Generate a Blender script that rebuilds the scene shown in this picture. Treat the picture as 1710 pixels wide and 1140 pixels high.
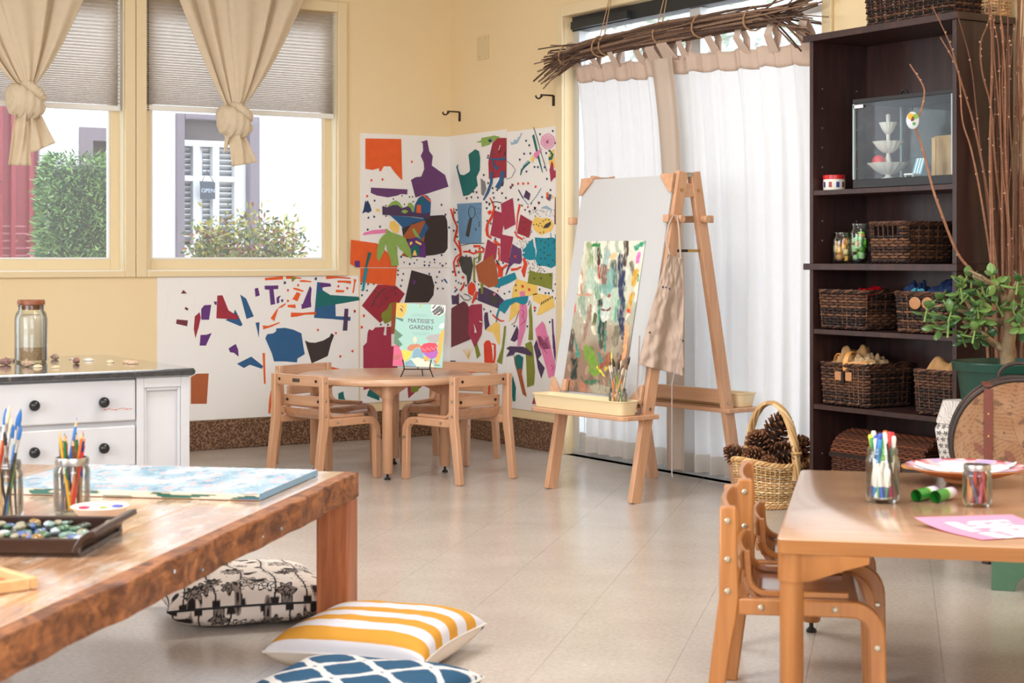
import bpy, math, random
from mathutils import Vector, Matrix, noise as mnoise
random.seed(7)
PI = math.pi
sc = bpy.context.scene
COL = sc.collection
for _o in list(bpy.data.objects): bpy.data.objects.remove(_o)

# ------------------------------------------------------------- camera
# room axes: window wall is the plane y=0, curtained wall is the plane x=0, corner at the origin
FP, YH, EYE, TH = 2800.0, 430.0, 1.05, math.radians(32.2)
CAM = Vector((-5.009, -8.643, EYE))
cd = bpy.data.cameras.new('camera'); cam = bpy.data.objects.new('camera', cd); COL.objects.link(cam)
cam.location = CAM; cam.rotation_euler = (PI/2, 0, -TH)
cd.sensor_width = 36; cd.lens = FP/1710*36
cd.shift_y = -(570-YH)/1710
cd.clip_end = 200
cd.dof.use_dof = True; cd.dof.focus_distance = 7.6; cd.dof.aperture_fstop = 7.0
sc.camera = cam

# ------------------------------------------------------------- world, lamps, exposure
sc.view_settings.view_transform = 'Standard'; sc.view_settings.look = 'None'
sc.view_settings.gamma = 1.0; sc.view_settings.use_curve_mapping = False
sc.view_settings.exposure = 0.4
w = bpy.data.worlds.new('sky'); sc.world = w; w.use_nodes = True
bg = w.node_tree.nodes['Background']
bg.inputs[0].default_value = (0.84, 0.94, 1.06, 1); bg.inputs[1].default_value = 3.4
def area(name, loc, rot, sx, sy, power, col=(1, 1, 1)):
    l = bpy.data.lights.new(name, 'AREA'); l.shape = 'RECTANGLE'; l.size = sx; l.size_y = sy; l.energy = power; l.color = col
    o = bpy.data.objects.new(name, l); COL.objects.link(o); o.location = loc; o.rotation_euler = rot; return o
# added fill lights, unseen: ceiling panels facing down, then rear and side window openings
area('ceiling_fill', (-2.2, -3.4, 2.76), (0, 0, 0), 1.2, 0.6, 34, (.97, .98, 1))
area('ceiling_fill', (-4.2, -5.6, 2.76), (0, 0, 0), 1.2, 0.6, 34, (.97, .98, 1))
area('ceiling_fill', (-1.6, -6.6, 2.76), (0, 0, 0), 1.2, 0.6, 24, (.97, .98, 1))
area('window_fill', (-4.6, -9.68, 1.7), (PI/2, 0, 0), 3.2, 1.5, 52, (.9, .96, 1.06))
area('window_fill', (-7.18, -5.0, 1.6), (PI/2, 0, -PI/2), 3.4, 1.5, 66, (.9, .96, 1.06))
sc.cycles.use_denoising = True
sc.cycles.max_bounces = 10; sc.cycles.diffuse_bounces = 4; sc.cycles.glossy_bounces = 4
sc.cycles.transmission_bounces = 8; sc.cycles.transparent_max_bounces = 16
sc.cycles.caustics_reflective = False; sc.cycles.caustics_refractive = False
sc.cycles.sample_clamp_indirect = 6.0

# ------------------------------------------------------------- pixel -> point on a real plane
def ray(px, py):
    u = (px-855)/FP; v = -(py-YH)/FP; c, s = math.cos(TH), math.sin(TH)
    return Vector((u*c+s, -u*s+c, v))
def _hit(px, py, ax, val):
    d = ray(px, py); return CAM + d*((val-CAM[ax])/d[ax])
def WL(px, py, y=0.0): return _hit(px, py, 1, y)
def WR(px, py, x=0.0): return _hit(px, py, 0, x)
def FL(px, py, z=0.0): return _hit(px, py, 2, z)
def DP(px, py, dep): return CAM + ray(px, py)*dep

# ------------------------------------------------------------- colour and materials
def lin(c):
    c = c/255.0
    return c/12.92 if c <= .04045 else ((c+.055)/1.055)**2.4
def S(r, g, b, a=1.0): return (lin(r), lin(g), lin(b), a)
MATS = {}
class NT:
    def __init__(s, name):
        s.m = bpy.data.materials.new(name); s.m.use_nodes = True; s.t = s.m.node_tree; s.n = s.t.nodes; s.l = s.t.links
        s.b = s.n['Principled BSDF']; s.out = s.n['Material Output']
    def add(s, typ, **kw):
        nd = s.n.new(typ)
        for k, v in kw.items(): setattr(nd, k, v)
        return nd
    def link(s, a, b): s.l.new(a, b)
    def ramp(s, fac, stops):
        r = s.add('ShaderNodeValToRGB'); e = r.color_ramp.elements
        e[0].position, e[0].color = stops[0]; e[1].position, e[1].color = stops[-1]
        for p, c in stops[1:-1]:
            x = e.new(p); x.color = c
        s.link(fac, r.inputs[0]); return r.outputs[0]
    def coord(s, scale=(1, 1, 1), rot=(0, 0, 0), kind='Object'):
        tc = s.add('ShaderNodeTexCoord'); mp = s.add('ShaderNodeMapping')
        mp.inputs['Scale'].default_value = scale; mp.inputs['Rotation'].default_value = rot
        s.link(tc.outputs[kind], mp.inputs[0]); return mp.outputs[0]
    def noise(s, vec, scale=5, detail=3, rough=.55, dist=0):
        n = s.add('ShaderNodeTexNoise'); n.inputs['Scale'].default_value = scale; n.inputs['Detail'].default_value = detail
        n.inputs['Roughness'].default_value = rough; n.inputs['Distortion'].default_value = dist
        if vec is not None: s.link(vec, n.inputs['Vector'])
        return n.outputs['Fac']
    def bump(s, h, strength=.2, dist=.01):
        b = s.add('ShaderNodeBump'); b.inputs['Strength'].default_value = strength; b.inputs['Distance'].default_value = dist
        s.link(h, b.inputs['Height']); s.link(b.outputs[0], s.b.inputs['Normal']); return b
def mat(name, col, rough=.5, metal=0, var=.0, vscale=30, bump=0, spec=None, coat=0, sss=0):
    if name in MATS: return MATS[name]
    k = NT(name); k.b.inputs['Roughness'].default_value = rough; k.b.inputs['Metallic'].default_value = metal
    if spec is not None: k.b.inputs['Specular IOR Level'].default_value = spec
    if coat: k.b.inputs['Coat Weight'].default_value = coat; k.b.inputs['Coat Roughness'].default_value = .1
    k.b.inputs['Base Color'].default_value = col
    if var or bump:
        v = k.coord(); nz = k.noise(v, vscale, 4)
        if var:
            lo = tuple(c*(1-var) for c in col[:3])+(1,); hi = tuple(min(1, c*(1+var)) for c in col[:3])+(1,)
            k.link(k.ramp(nz, [(.3, lo), (.7, hi)]), k.b.inputs['Base Color'])
        if bump: k.bump(nz, bump, .004)
    MATS[name] = k.m; return k.m
def wood(name, c1, c2, axis='x', scale=1.0, rough=.4, coat=0, c3=None, stretch=14):
    if name in MATS: return MATS[name]
    k = NT(name); st = {'x': (1, stretch, stretch), 'y': (stretch, 1, stretch), 'z': (stretch, stretch, 1)}[axis]
    v = k.coord(tuple(a*scale for a in st)); nz = k.noise(v, 2.2, 6, .6, .6)
    stops = [(.32, c1), (.68, c2)] if c3 is None else [(.3, c1), (.5, c2), (.72, c3)]
    k.link(k.ramp(nz, stops), k.b.inputs['Base Color'])
    k.b.inputs['Roughness'].default_value = rough
    if coat: k.b.inputs['Coat Weight'].default_value = coat; k.b.inputs['Coat Roughness'].default_value = .15
    k.bump(nz, .06, .003); MATS[name] = k.m; return k.m
def attr_mat(name, rough=.6, spec=.3, bump=0):
    if name in MATS: return MATS[name]
    k = NT(name); a = k.add('ShaderNodeAttribute'); a.attribute_name = 'Col'
    k.link(a.outputs['Color'], k.b.inputs['Base Color']); k.b.inputs['Roughness'].default_value = rough
    k.b.inputs['Specular IOR Level'].default_value = spec
    if bump: k.bump(k.noise(k.coord(), 160, 3), bump, .003)
    MATS[name] = k.m; return k.m
def thin_glass(name, tint=(1, 1, 1, 1), refl=.06, edge=.55, rough=.02, milk=0):
    if name in MATS: return MATS[name]
    k = NT(name); tr = k.add('ShaderNodeBsdfTransparent'); tr.inputs[0].default_value = tint
    gl = k.add('ShaderNodeBsdfGlossy'); gl.inputs['Roughness'].default_value = rough
    lw = k.add('ShaderNodeFresnel'); lw.inputs[0].default_value = 1.38
    mr = k.add('ShaderNodeMapRange'); mr.inputs['To Min'].default_value = refl*.3; mr.inputs['To Max'].default_value = edge
    k.link(lw.outputs[0], mr.inputs[0])
    mx = k.add('ShaderNodeMixShader'); k.link(mr.outputs[0], mx.inputs[0]); k.link(tr.outputs[0], mx.inputs[1]); k.link(gl.outputs[0], mx.inputs[2])
    last = mx.outputs[0]
    if milk:
        df = k.add('ShaderNodeBsdfTranslucent'); m2 = k.add('ShaderNodeMixShader'); m2.inputs[0].default_value = milk
        k.link(last, m2.inputs[1]); k.link(df.outputs[0], m2.inputs[2]); last = m2.outputs[0]
    k.link(last, k.out.inputs[0]); MATS[name] = k.m; return k.m
def cloth_trans(name, col, trans=.5, var=.05, weave=900, bump=.05, tcol=None):
    if name in MATS: return MATS[name]
    k = NT(name); df = k.add('ShaderNodeBsdfDiffuse'); tl = k.add('ShaderNodeBsdfTranslucent')
    v = k.coord(); nz = k.noise(v, 25, 4)
    lo = tuple(c*(1-var) for c in col[:3])+(1,); cr = k.ramp(nz, [(.3, lo), (.7, col)])
    k.link(cr, df.inputs[0])
    if tcol: tl.inputs[0].default_value = tcol
    else: k.link(cr, tl.inputs[0])
    bp = k.add('ShaderNodeBump'); bp.inputs['Strength'].default_value = bump; bp.inputs['Distance'].default_value = .002
    k.link(k.noise(v, weave, 2), bp.inputs['Height']); k.link(bp.outputs[0], df.inputs['Normal'])
    mx = k.add('ShaderNodeMixShader'); mx.inputs[0].default_value = trans
    k.link(df.outputs[0], mx.inputs[1]); k.link(tl.outputs[0], mx.inputs[2]); k.link(mx.outputs[0], k.out.inputs[0])
    MATS[name] = k.m; return k.m

# ------------------------------------------------------------- mesh builder
class MB:
    def __init__(s): s.v = []; s.f = []; s.mi = []; s.c = []; s.cur = 0; s.col = None
    def _q(s, vs, fs):
        b = len(s.v); s.v.extend(vs); s.f.extend(tuple(b+i for i in f) for f in fs); s.mi.extend([s.cur]*len(fs))
        if s.col is not None: s.c.extend([s.col]*len(vs))
        return s
    def box(s, c, d, M=None):
        x, y, z = d[0]/2, d[1]/2, d[2]/2; c = Vector(c)
        vs = [Vector((a*x, b*y, e*z)) for a in (-1, 1) for b in (-1, 1) for e in (-1, 1)]
        vs = [(M @ p if M is not None else p)+c for p in vs]
        return s._q(vs, [(0, 1, 3, 2), (4, 6, 7, 5), (0, 4, 5, 1), (2, 3, 7, 6), (0, 2, 6, 4), (1, 5, 7, 3)])
    def span(s, a, b):
        return s.box([(p+q)/2 for p, q in zip(a, b)], [abs(p-q) for p, q in zip(a, b)])
    def bar(s, p0, p1, w, h, up=(0, 0, 1)):
        p0, p1 = Vector(p0), Vector(p1); d = (p1-p0).normalized(); x = d.cross(Vector(up))
        if x.length < 1e-4: x = d.cross(Vector((1, 0, 0)))
        x.normalize(); y = x.cross(d).normalized()
        vs = [p+x*a*w/2+y*b*h/2 for p in (p0, p1) for a, b in ((-1, -1), (1, -1), (1, 1), (-1, 1))]
        return s._q(vs, [(3, 2, 1, 0), (4, 5, 6, 7), (0, 1, 5, 4), (1, 2, 6, 5), (2, 3, 7, 6), (3, 0, 4, 7)])
    def tube(s, pts, r, n=6, caps=True, closed=False):
        pts = [Vector(p) for p in pts]; m = len(pts); rs = r if isinstance(r, (list, tuple)) else [r]*m
        vs = []; prev = None
        for i, p in enumerate(pts):
            if closed: t = pts[(i+1) % m]-pts[i-1]
            else: t = pts[min(i+1, m-1)]-pts[max(i-1, 0)]
            if t.length < 1e-9: t = Vector((0, 0, 1))
            t.normalize()
            if prev is None: prev = t.cross(Vector((0, 0, 1)) if abs(t.z) < .9 else Vector((1, 0, 0))).normalized()
            x = prev-t*prev.dot(t)
            if x.length < 1e-6: x = t.orthogonal()
            x.normalize(); prev = x; y = t.cross(x)
            vs += [p+(x*math.cos(2*PI*k/n)+y*math.sin(2*PI*k/n))*rs[i] for k in range(n)]
        fs = []
        for i in range(m if closed else m-1):
            j = (i+1) % m
            fs += [(i*n+k, i*n+(k+1) % n, j*n+(k+1) % n, j*n+k) for k in range(n)]
        if caps and not closed: fs += [tuple(range(n-1, -1, -1)), tuple((m-1)*n+k for k in range(n))]
        return s._q(vs, fs)
    def cyl(s, p0, p1, r0, r1=None, n=16): return s.tube([p0, p1], [r0, r0 if r1 is None else r1], n)
    def lathe(s, prof, n=24, c=(0, 0, 0), sx=1, sy=1, wob=None):
        vs = []; c = Vector(c)
        for r, z in prof:
            for k in range(n):
                a = 2*PI*k/n; rr = r*(1+(wob(a, z) if wob else 0))
                vs.append(c+Vector((rr*math.cos(a)*sx, rr*math.sin(a)*sy, z)))
        fs = [(i*n+k, i*n+(k+1) % n, (i+1)*n+(k+1) % n, (i+1)*n+k) for i in range(len(prof)-1) for k in range(n)]
        return s._q(vs, fs)
    def prism(s, poly, fn, t):
        """poly: 2D points; fn(u, v, w) -> Vector; w in 0..t"""
        n = len(poly); vs = [fn(a, b, 0) for a, b in poly]+[fn(a, b, t) for a, b in poly]
        fs = [tuple(range(n-1, -1, -1)), tuple(range(n, 2*n))]+[(i, (i+1) % n, n+(i+1) % n, n+i) for i in range(n)]
        return s._q(vs, fs)
    def strip(s, path, th, x0, x1, ax='x'):
        """a bent bar: path of (y,z) points, thickness th across the path, from x0 to x1"""
        m = len(path); P = [Vector((a, b)) for a, b in path]; out = []; inn = []
        for i in range(m):
            t = (P[min(i+1, m-1)]-P[max(i-1, 0)]).normalized(); nn = Vector((-t.y, t.x)); hh = th[i] if isinstance(th, (list, tuple)) else th
            out.append(P[i]+nn*hh/2); inn.append(P[i]-nn*hh/2)
        mk = (lambda x, p: Vector((x, p.x, p.y))) if ax == 'x' else (lambda x, p: Vector((p.x, x, p.y))) if ax == 'y' else (lambda x, p: Vector((p.x, p.y, x)))
        vs = [];
        for i in range(m): vs += [mk(x0, out[i]), mk(x1, out[i]), mk(x1, inn[i]), mk(x0, inn[i])]
        fs = [(3, 2, 1, 0), tuple(4*(m-1)+k for k in range(4))]
        for i in range(m-1): fs += [(4*i+k, 4*i+(k+1) % 4, 4*i+4+(k+1) % 4, 4*i+4+k) for k in range(4)]
        return s._q(vs, fs)
    def grid(s, nu, nv, fn, cf=None):
        vs = [fn(i/nu, j/nv) for j in range(nv+1) for i in range(nu+1)]
        if cf: s.c.extend(cf(i/nu, j/nv) for j in range(nv+1) for i in range(nu+1)); keep = s.col; s.col = None
        fs = [(j*(nu+1)+i, j*(nu+1)+i+1, (j+1)*(nu+1)+i+1, (j+1)*(nu+1)+i) for j in range(nv) for i in range(nu)]
        s._q(vs, fs)
        if cf: s.col = keep
        return s
    def ball(s, c, r, nu=10, nv=7, sc=(1, 1, 1), M=None):
        c = Vector(c); prof = [(math.sin(PI*j/nv), -math.cos(PI*j/nv)) for j in range(nv+1)]; vs = []
        for a, b in prof:
            for k in range(nu):
                p = Vector((a*math.cos(2*PI*k/nu)*r*sc[0], a*math.sin(2*PI*k/nu)*r*sc[1], b*r*sc[2])); vs.append((M @ p if M is not None else p)+c)
        fs = [(i*nu+k, i*nu+(k+1) % nu, (i+1)*nu+(k+1) % nu, (i+1)*nu+k) for i in range(nv) for k in range(nu)]
        return s._q(vs, fs)
    def build(s, name, m, parent=None, smooth=0, bevel=0, solid=0, sub=0, seg=2):
        me = bpy.data.meshes.new(name); me.from_pydata([tuple(p) for p in s.v], [], s.f)
        ms = m if isinstance(m, (list, tuple)) else [m]
        for x in ms: me.materials.append(x)
        if len(ms) > 1: me.polygons.foreach_set('material_index', s.mi)
        if s.c:
            a = me.color_attributes.new('Col', 'FLOAT_COLOR', 'POINT'); a.data.foreach_set('color', [x for c in s.c for x in c])
        if smooth:
            me.polygons.foreach_set('use_smooth', [True]*len(me.polygons))
            if smooth < 180: me.set_sharp_from_angle(angle=math.radians(smooth))
        me.validate(); me.update()
        o = bpy.data.objects.new(name, me); COL.objects.link(o)
        if parent is not None: o.parent = parent
        if solid:
            k = o.modifiers.new('solid', 'SOLIDIFY'); k.thickness = solid; k.offset = 0
        if bevel:
            k = o.modifiers.new('bevel', 'BEVEL'); k.width = bevel; k.segments = seg; k.limit_method = 'ANGLE'
        if sub:
            k = o.modifiers.new('sub', 'SUBSURF'); k.levels = sub; k.render_levels = sub
        return o
def tag(o, label=None, cat=None, group=None, kind=None):
    if label: o['label'] = label
    if cat: o['category'] = cat
    if group: o['group'] = group
    if kind: o['kind'] = kind
    return o
def thing(name, label, cat, loc=(0, 0, 0), rz=0.0, group=None, rot=None):
    o = bpy.data.objects.new(name, None); COL.objects.link(o); o.location = loc; o.rotation_euler = rot or (0, 0, rz)
    o.empty_display_size = .05
    return tag(o, label, cat, group)
KIDS = {}
def copy_tree(o, parent=None):
    c = o.copy(); COL.objects.link(c)
    if parent is not None: c.parent = parent
    for ch in [x for x in bpy.data.objects if x.parent == o]: copy_tree(ch, c)
    return c
def place(o, loc, rz=0.0, label=None, group=None, scale=None):
    o.location = loc; o.rotation_euler = (0, 0, rz)
    if label: o['label'] = label
    if group: o['group'] = group
    if scale: o.scale = (scale,)*3
    return o
def arc(c, r, a0, a1, n): return [(c[0]+r*math.cos(a0+(a1-a0)*i/n), c[1]+r*math.sin(a0+(a1-a0)*i/n)) for i in range(n+1)]
def text_mesh(name, body, size, m, parent, M, extrude=.0006, align='CENTER', bold=0):
    cu = bpy.data.curves.new(name, 'FONT'); cu.body = body; cu.size = size; cu.extrude = extrude; cu.align_x = align; cu.offset = bold
    t = bpy.data.objects.new(name+'_tmp', cu); COL.objects.link(t); dg = bpy.context.evaluated_depsgraph_get()
    me = bpy.data.meshes.new_from_object(t.evaluated_get(dg)); bpy.data.objects.remove(t); bpy.data.curves.remove(cu)
    me.name = name; me.transform(M); me.materials.clear(); me.materials.append(m)
    o = bpy.data.objects.new(name, me); COL.objects.link(o)
    if parent is not None: o.parent = parent
    return o
def frame(o, x, y, z=None):
    """matrix with origin o, axes x, y (and their cross)"""
    x = Vector(x).normalized(); y = Vector(y).normalized(); z = x.cross(y).normalized()
    return Matrix(((x.x, y.x, z.x, o[0]), (x.y, y.y, z.y, o[1]), (x.z, y.z, z.z, o[2]), (0, 0, 0, 1)))
def clamp(x, a=0, b=1): return max(a, min(b, x))
def mixc(a, b, t): return tuple(x+(y-x)*t for x, y in zip(a, b))
# ============================================================= SETTING
def structure(o, label=None):
    o['kind'] = 'structure'
    if label: o['label'] = label
    return o
k = NT('wall_paint'); v = k.coord(); k.link(k.ramp(k.noise(v, 1.2, 3), [(.3, S(237, 211, 165)), (.7, S(241, 217, 172))]), k.b.inputs[0])
k.b.inputs['Roughness'].default_value = .55; k.bump(k.noise(v, 60, 4), .12, .004); M_WALL = k.m
M_TRIM = mat('cream_trim', S(234, 212, 170), .4, bump=.03, vscale=40)
M_WHITE_TRIM = mat('white_bead', S(236, 232, 222), .4)
M_CEIL = mat('ceiling_paint', S(238, 232, 220), .8)
def wall(name, axis, a0, a1, z1, holes, off, thick):
    """wall on a plane; axis 'x': spans x, plane y=off..off+thick; holes (u0,u1,z0,z1)"""
    mb = MB(); us = sorted({a0, a1, *[h[0] for h in holes], *[h[1] for h in holes]})
    def put(u0, u1, z0, z1):
        if z1-z0 < 1e-6: return
        if axis == 'x': mb.span((u0, off, z0), (u1, off+thick, z1))
        else: mb.span((off, u0, z0), (off+thick, u1, z1))
    for u0, u1 in zip(us, us[1:]):
        hs = [h for h in holes if h[0] <= u0+1e-6 and h[1] >= u1-1e-6]
        if hs: put(u0, u1, -.02, hs[0][2]); put(u0, u1, hs[0][3], z1)
        else: put(u0, u1, -.02, z1)
    return structure(mb.build(name, M_WALL))
W0 = (-6.5, -3.9, .35, 2.45); W1 = (-3.25, -2.004, .979, 2.45); W2 = (-1.885, -.751, .979, 2.45); DOOR = (-3.225, -1.215, 0.0, 2.335)
wall('wall_left', 'x', -7.2, .16, 2.8, [W0, W1, W2], 0.0, .16)
wall('wall_right', 'y', -9.8, 0.0, 2.8, [DOOR], 0.0, .16)
wall('wall_rear', 'x', -7.2, .16, 2.8, [(-6.2, -3.0, .9, 2.5)], -9.96, .16)
wall('wall_far_side', 'y', -9.8, 0.0, 2.8, [(-6.7, -3.3, .85, 2.4)], -7.36, .16)
structure(MB().span((-7.36, -9.96, 2.8), (.16, .16, 2.9)).build('ceiling', M_CEIL))
# floor: vinyl tiles laid diagonally
k = NT('vinyl_tile'); g = k.add('ShaderNodeNewGeometry'); mp = k.add('ShaderNodeMapping'); mp.inputs['Rotation'].default_value = (0, 0, PI/4)
k.link(g.outputs['Position'], mp.inputs[0]); n1 = k.noise(mp.outputs[0], 70, 5, .7); n2 = k.noise(mp.outputs[0], 3, 3)
c1 = k.ramp(n1, [(.3, S(184, 175, 166)), (.5, S(197, 188, 179)), (.7, S(207, 199, 190))])
mx = k.add('ShaderNodeMix', data_type='RGBA', blend_type='MULTIPLY'); mx.inputs[0].default_value = .5
k.link(c1, mx.inputs[6]); k.link(k.ramp(n2, [(.3, S(225, 218, 210)), (.7, S(255, 252, 248))]), mx.inputs[7]); k.link(mx.outputs[2], k.b.inputs[0])
k.link(k.ramp(k.noise(mp.outputs[0], 2.5, 2), [(.3, (.2,)*3+(1,)), (.7, (.26,)*3+(1,))]), k.b.inputs['Roughness'])
k.b.inputs['Specular IOR Level'].default_value = .75
k.bump(n2, .03, .002); M_TILE = k.m
fl = structure(MB().span((-7.36, -9.96, -.06), (.16, .16, -.004)).build('floor', mat('floor_grout', S(172, 158, 144), .8)))
TS = .3365; ta, tb = Vector((.70711, .70711)), Vector((.70711, -.70711)); hw = TS/2-.0004
proto = MB().box((0, 0, -.002), (2*hw, 2*hw, .004)); cells = []
for i in range(-45, 10):
    for j in range(-30, 40):
        p = ta*(i*TS)+tb*(1.685+(j-.5)*TS)
        if not (-7.2+.1 < p.x < -.02+.26 and -9.8 < p.y < .26): continue
        q = Vector((p.x, p.y, 0))-CAM; dep = q.x*math.sin(TH)+q.y*math.cos(TH); rt = q.x*math.cos(TH)-q.y*math.sin(TH)
        vis = dep > 1.5 and abs(rt/dep*FP) < 1000 and 430+FP*EYE/dep < 1250 and p.x < .1 and p.y < .1
        cells.append((0 if vis else 1, dep, p))
cells.sort(key=lambda c: (c[0], c[1])); rest = MB(); tile_me = None; nt = 0
for vis, dep, p in cells:
    inside = p.x+.24 < .15 and p.y+.24 < .15
    if vis == 0 and nt < 296 and inside:
        if tile_me is None: o = proto.build('floor_tile', M_TILE, fl); tile_me = o.data
        else: o = bpy.data.objects.new('floor_tile', tile_me); COL.objects.link(o); o.parent = fl
        o.location = (p.x, p.y, 0); o.rotation_euler = (0, 0, PI/4); nt += 1
    else: rest.box((p.x, p.y, -.002), (2*hw, 2*hw, .004), Matrix.Rotation(PI/4, 3, 'Z'))
tag(rest.build('floor_tiling', M_TILE, fl), kind='stuff')
# skirting of woven brown carpet
k = NT('woven_skirting'); v = k.coord((1, 1, 1)); vo = k.add('ShaderNodeTexVoronoi'); vo.inputs['Scale'].default_value = 95; k.link(v, vo.inputs['Vector'])
mm = k.add('ShaderNodeMath', operation='MULTIPLY'); k.link(vo.outputs['Distance'], mm.inputs[0]); k.link(k.noise(v, 60, 3), mm.inputs[1])
k.link(k.ramp(mm.outputs[0], [(.05, S(58, 36, 24)), (.22, S(108, 76, 54)), (.42, S(150, 116, 88))]), k.b.inputs[0]); k.b.inputs['Roughness'].default_value = .9
k.bump(vo.outputs['Distance'], .6, .006); M_BASE = k.m
structure(MB().span((-7.2, -.014, 0.001), (-.014, -.0005, .16)).build('baseboard_left', M_BASE, bevel=.003))
structure(MB().span((-.014, -1.15, 0.001), (-.0005, 0, .16)).build('baseboard_right', M_BASE, bevel=.003))
structure(MB().span((-.02, -9.8, 0.001), (-.0005, -3.3, .12)).build('baseboard_rear', M_BASE, bevel=.003))
# windows
M_PANE = thin_glass('window_glass', (1, 1, 1, 1), .04, .3, .02, .05)  # slight translucency mixed in stands for the reflection haze on the panes
def window(name, b):
    x0, x1, z0, z1 = b; cw = .058; mb = MB()
    f = MB()
    for q in ((x0-cw, x0, z0-.033, z1+cw), (x1, x1+cw, z0-.033, z1+cw)): f.span((q[0], -.022, q[2]), (q[1], -.0005, q[3]))
    f.span((x0, -.022, z0-.033), (x1, -.0005, z0)); f.span((x0, -.022, z1), (x1, -.0005, z1+cw))
    root = structure(f.build(name, M_TRIM, bevel=.004))
    s = MB(); sw = .052; y0, y1 = .06, .11
    s.span((x0, y0, z0+.005), (x0+sw, y1, z1)); s.span((x1-sw, y0, z0+.005), (x1, y1, z1)); s.span((x0+sw, y0, z0+.005), (x1-sw, y1, z0+.06)); s.span((x0+sw, y0, z1-.06), (x1-sw, y1, z1))
    s.build('sash', M_TRIM, root, bevel=.003)
    s = MB(); t = .012; a, c, d, e = x0+sw, x1-sw, z0+.06, z1-.06
    for q in ((a, a+t, d, e), (c-t, c, d, e), (a+t, c-t, d, d+t), (a+t, c-t, e-t, e)): s.span((q[0], y0+.006, q[2]), (q[1], y1-.012, q[3]))
    s.build('glazing_bead', M_WHITE_TRIM, root, bevel=.002)
    MB().span((x0, .0, z0), (x1, .06, z0+.006)).build('stool', M_WHITE_TRIM, root)
    MB().span((x1-.006, 0, z0+.006), (x1-.0005, .06, z1)).build('lit_reveal', mat('lit_reveal_cream', S(236, 226, 200), .4), root)  # whitish tone paints the light falling on the right-hand reveal
    MB().span((a+t, .084, d+t), (c-t, .089, e-t)).build('pane', M_PANE, root)
    return root
window('window_3', W0); window('window_1', W1); window('window_2', W2)
# door casing and glazed sliding door behind the curtain
y0, y1, _, zt = DOOR; cw = .06
f = MB(); f.span((-.018, y1, 0), (-.0005, y1+cw, zt+cw)); f.span((-.018, y0-cw, 0), (-.0005, y0, zt+cw)); f.span((-.018, y0, zt), (-.0005, y1, zt+cw))
structure(f.build('trim_1', M_TRIM, bevel=.004))
M_ALU = mat('dark_door_track', S(62, 64, 66), .45, .6); M_ALUW = mat('pale_door_frame', S(206, 206, 204), .4, .2)
dr = structure(MB().span((.05, y0, zt-.075), (.14, y1, zt)).build('door_1', M_ALU))
f = MB(); f.span((.06, y1-.05, 0), (.13, y1, zt-.075)); f.span((.06, y0, 0), (.13, y0+.05, zt-.075)); f.span((.05, y0, 0.0), (.14, y1, .03))
f.span((.07, -2.28, .03), (.12, -2.2, zt-.075)); f.span((.07, y0+.05, .03), (.12, y1-.05, .12)); f.span((.07, y0+.05, 2.13), (.12, y1-.05, 2.165))
f.build('door_frame', M_ALUW, dr, bevel=.002)
MB().span((.093, y0+.05, .12), (.098, -2.28, zt-.075)).build('pane', M_PANE, dr); MB().span((.093, -2.2, .12), (.098, y1-.05, zt-.075)).build('pane', M_PANE, dr)
MB().span((.02, -1.75, zt-.07), (.05, y1-.03, zt-.03)).build('track_motor', M_ALU, dr)
# ------------------------------------------------------------- outside
gnd = structure(MB().span((-14, .17, -.16), (16, 12, -.12)).span((.17, -14, -.16), (16, .165, -.12)).build('ground', mat('pavement', S(196, 190, 182), .8, var=.06, vscale=6)))
YF = 4.0
def XF(px): return WL(px, 430, YF).x
def ZF(px, py): return WL(px, py, YF).z
M_STUCCO = mat('white_stucco', S(206, 205, 206), .8, bump=.1, vscale=50); M_MAUVE = mat('mauve_surround', S(104, 92, 99), .7, var=.05); M_LINT = mat('brown_stone', S(78, 64, 61), .7, var=.3, vscale=9)
M_RED = mat('red_door_paint', S(132, 26, 38), .45, var=.06, vscale=4); M_SHUT = mat('shutter_white', S(196, 197, 200), .5); M_DARKGLASS = mat('dark_glass', S(44, 50, 58), .1)
bd = thing('exterior_building', 'white stucco building across the path seen through both windows', 'building', (0, YF, 0))
bx0 = XF(68); wx0, wx1 = XF(293), XF(432); wz1 = ZF(360, 192); ix0, ix1 = XF(307), XF(415)
w3, w4 = XF(132), XF(186)
mb = MB(); Zt = 4.2
mb.span((bx0, 0, -.13), (w3, .3, Zt)); mb.span((w3, 0, -.13), (w4, .3, .55)); mb.span((w3, 0, ZF(150, 213)), (w4, .3, Zt)); mb.span((w4, 0, -.13), (wx0, .3, Zt))
mb.span((wx0, 0, wz1), (wx1, .3, Zt)); mb.span((wx1, 0, -.13), (XF(478), .3, Zt)); mb.span((XF(478), .25, -.13), (9, .55, Zt)); mb.span((-8, 0, -.13), (XF(-230), .3, Zt)); mb.span((XF(-230), 0, 2.61), (bx0, .3, Zt))
mb.build('facade', M_STUCCO, bd)
z_a, z_b = ZF(150, 213), .55
mb = MB(); e = .1
mb.span((w3, -.03, z_b), (w3+e, .25, z_a)); mb.span((w3+e, -.03, z_a-e), (w4, .25, z_a)); mb.build('surround', M_MAUVE, bd)
MB().span((w3+e, .1, z_b), (w4, .2, z_a-e)).build('window_panel', M_LINT, bd)
mb = MB(); mb.span((wx0, -.03, -.1), (ix0, .25, wz1)); mb.span((ix1, -.03, -.1), (wx1, .25, wz1)); mb.span((ix0, -.03, ZF(350, 201)), (ix1, .25, wz1))
mb.build('surround', M_MAUVE, bd, bevel=.01)
zl0, zl1 = ZF(350, 234), ZF(350, 201)
MB().span((ix0, .06, zl0), (ix1, .25, zl1)).build('lintel_panel', M_LINT, bd)
zb = ZF(350, 409); MB().span((ix0, .05, -.1), (ix1, .25, zb)).build('apron_panel', M_SHUT, bd)
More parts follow.
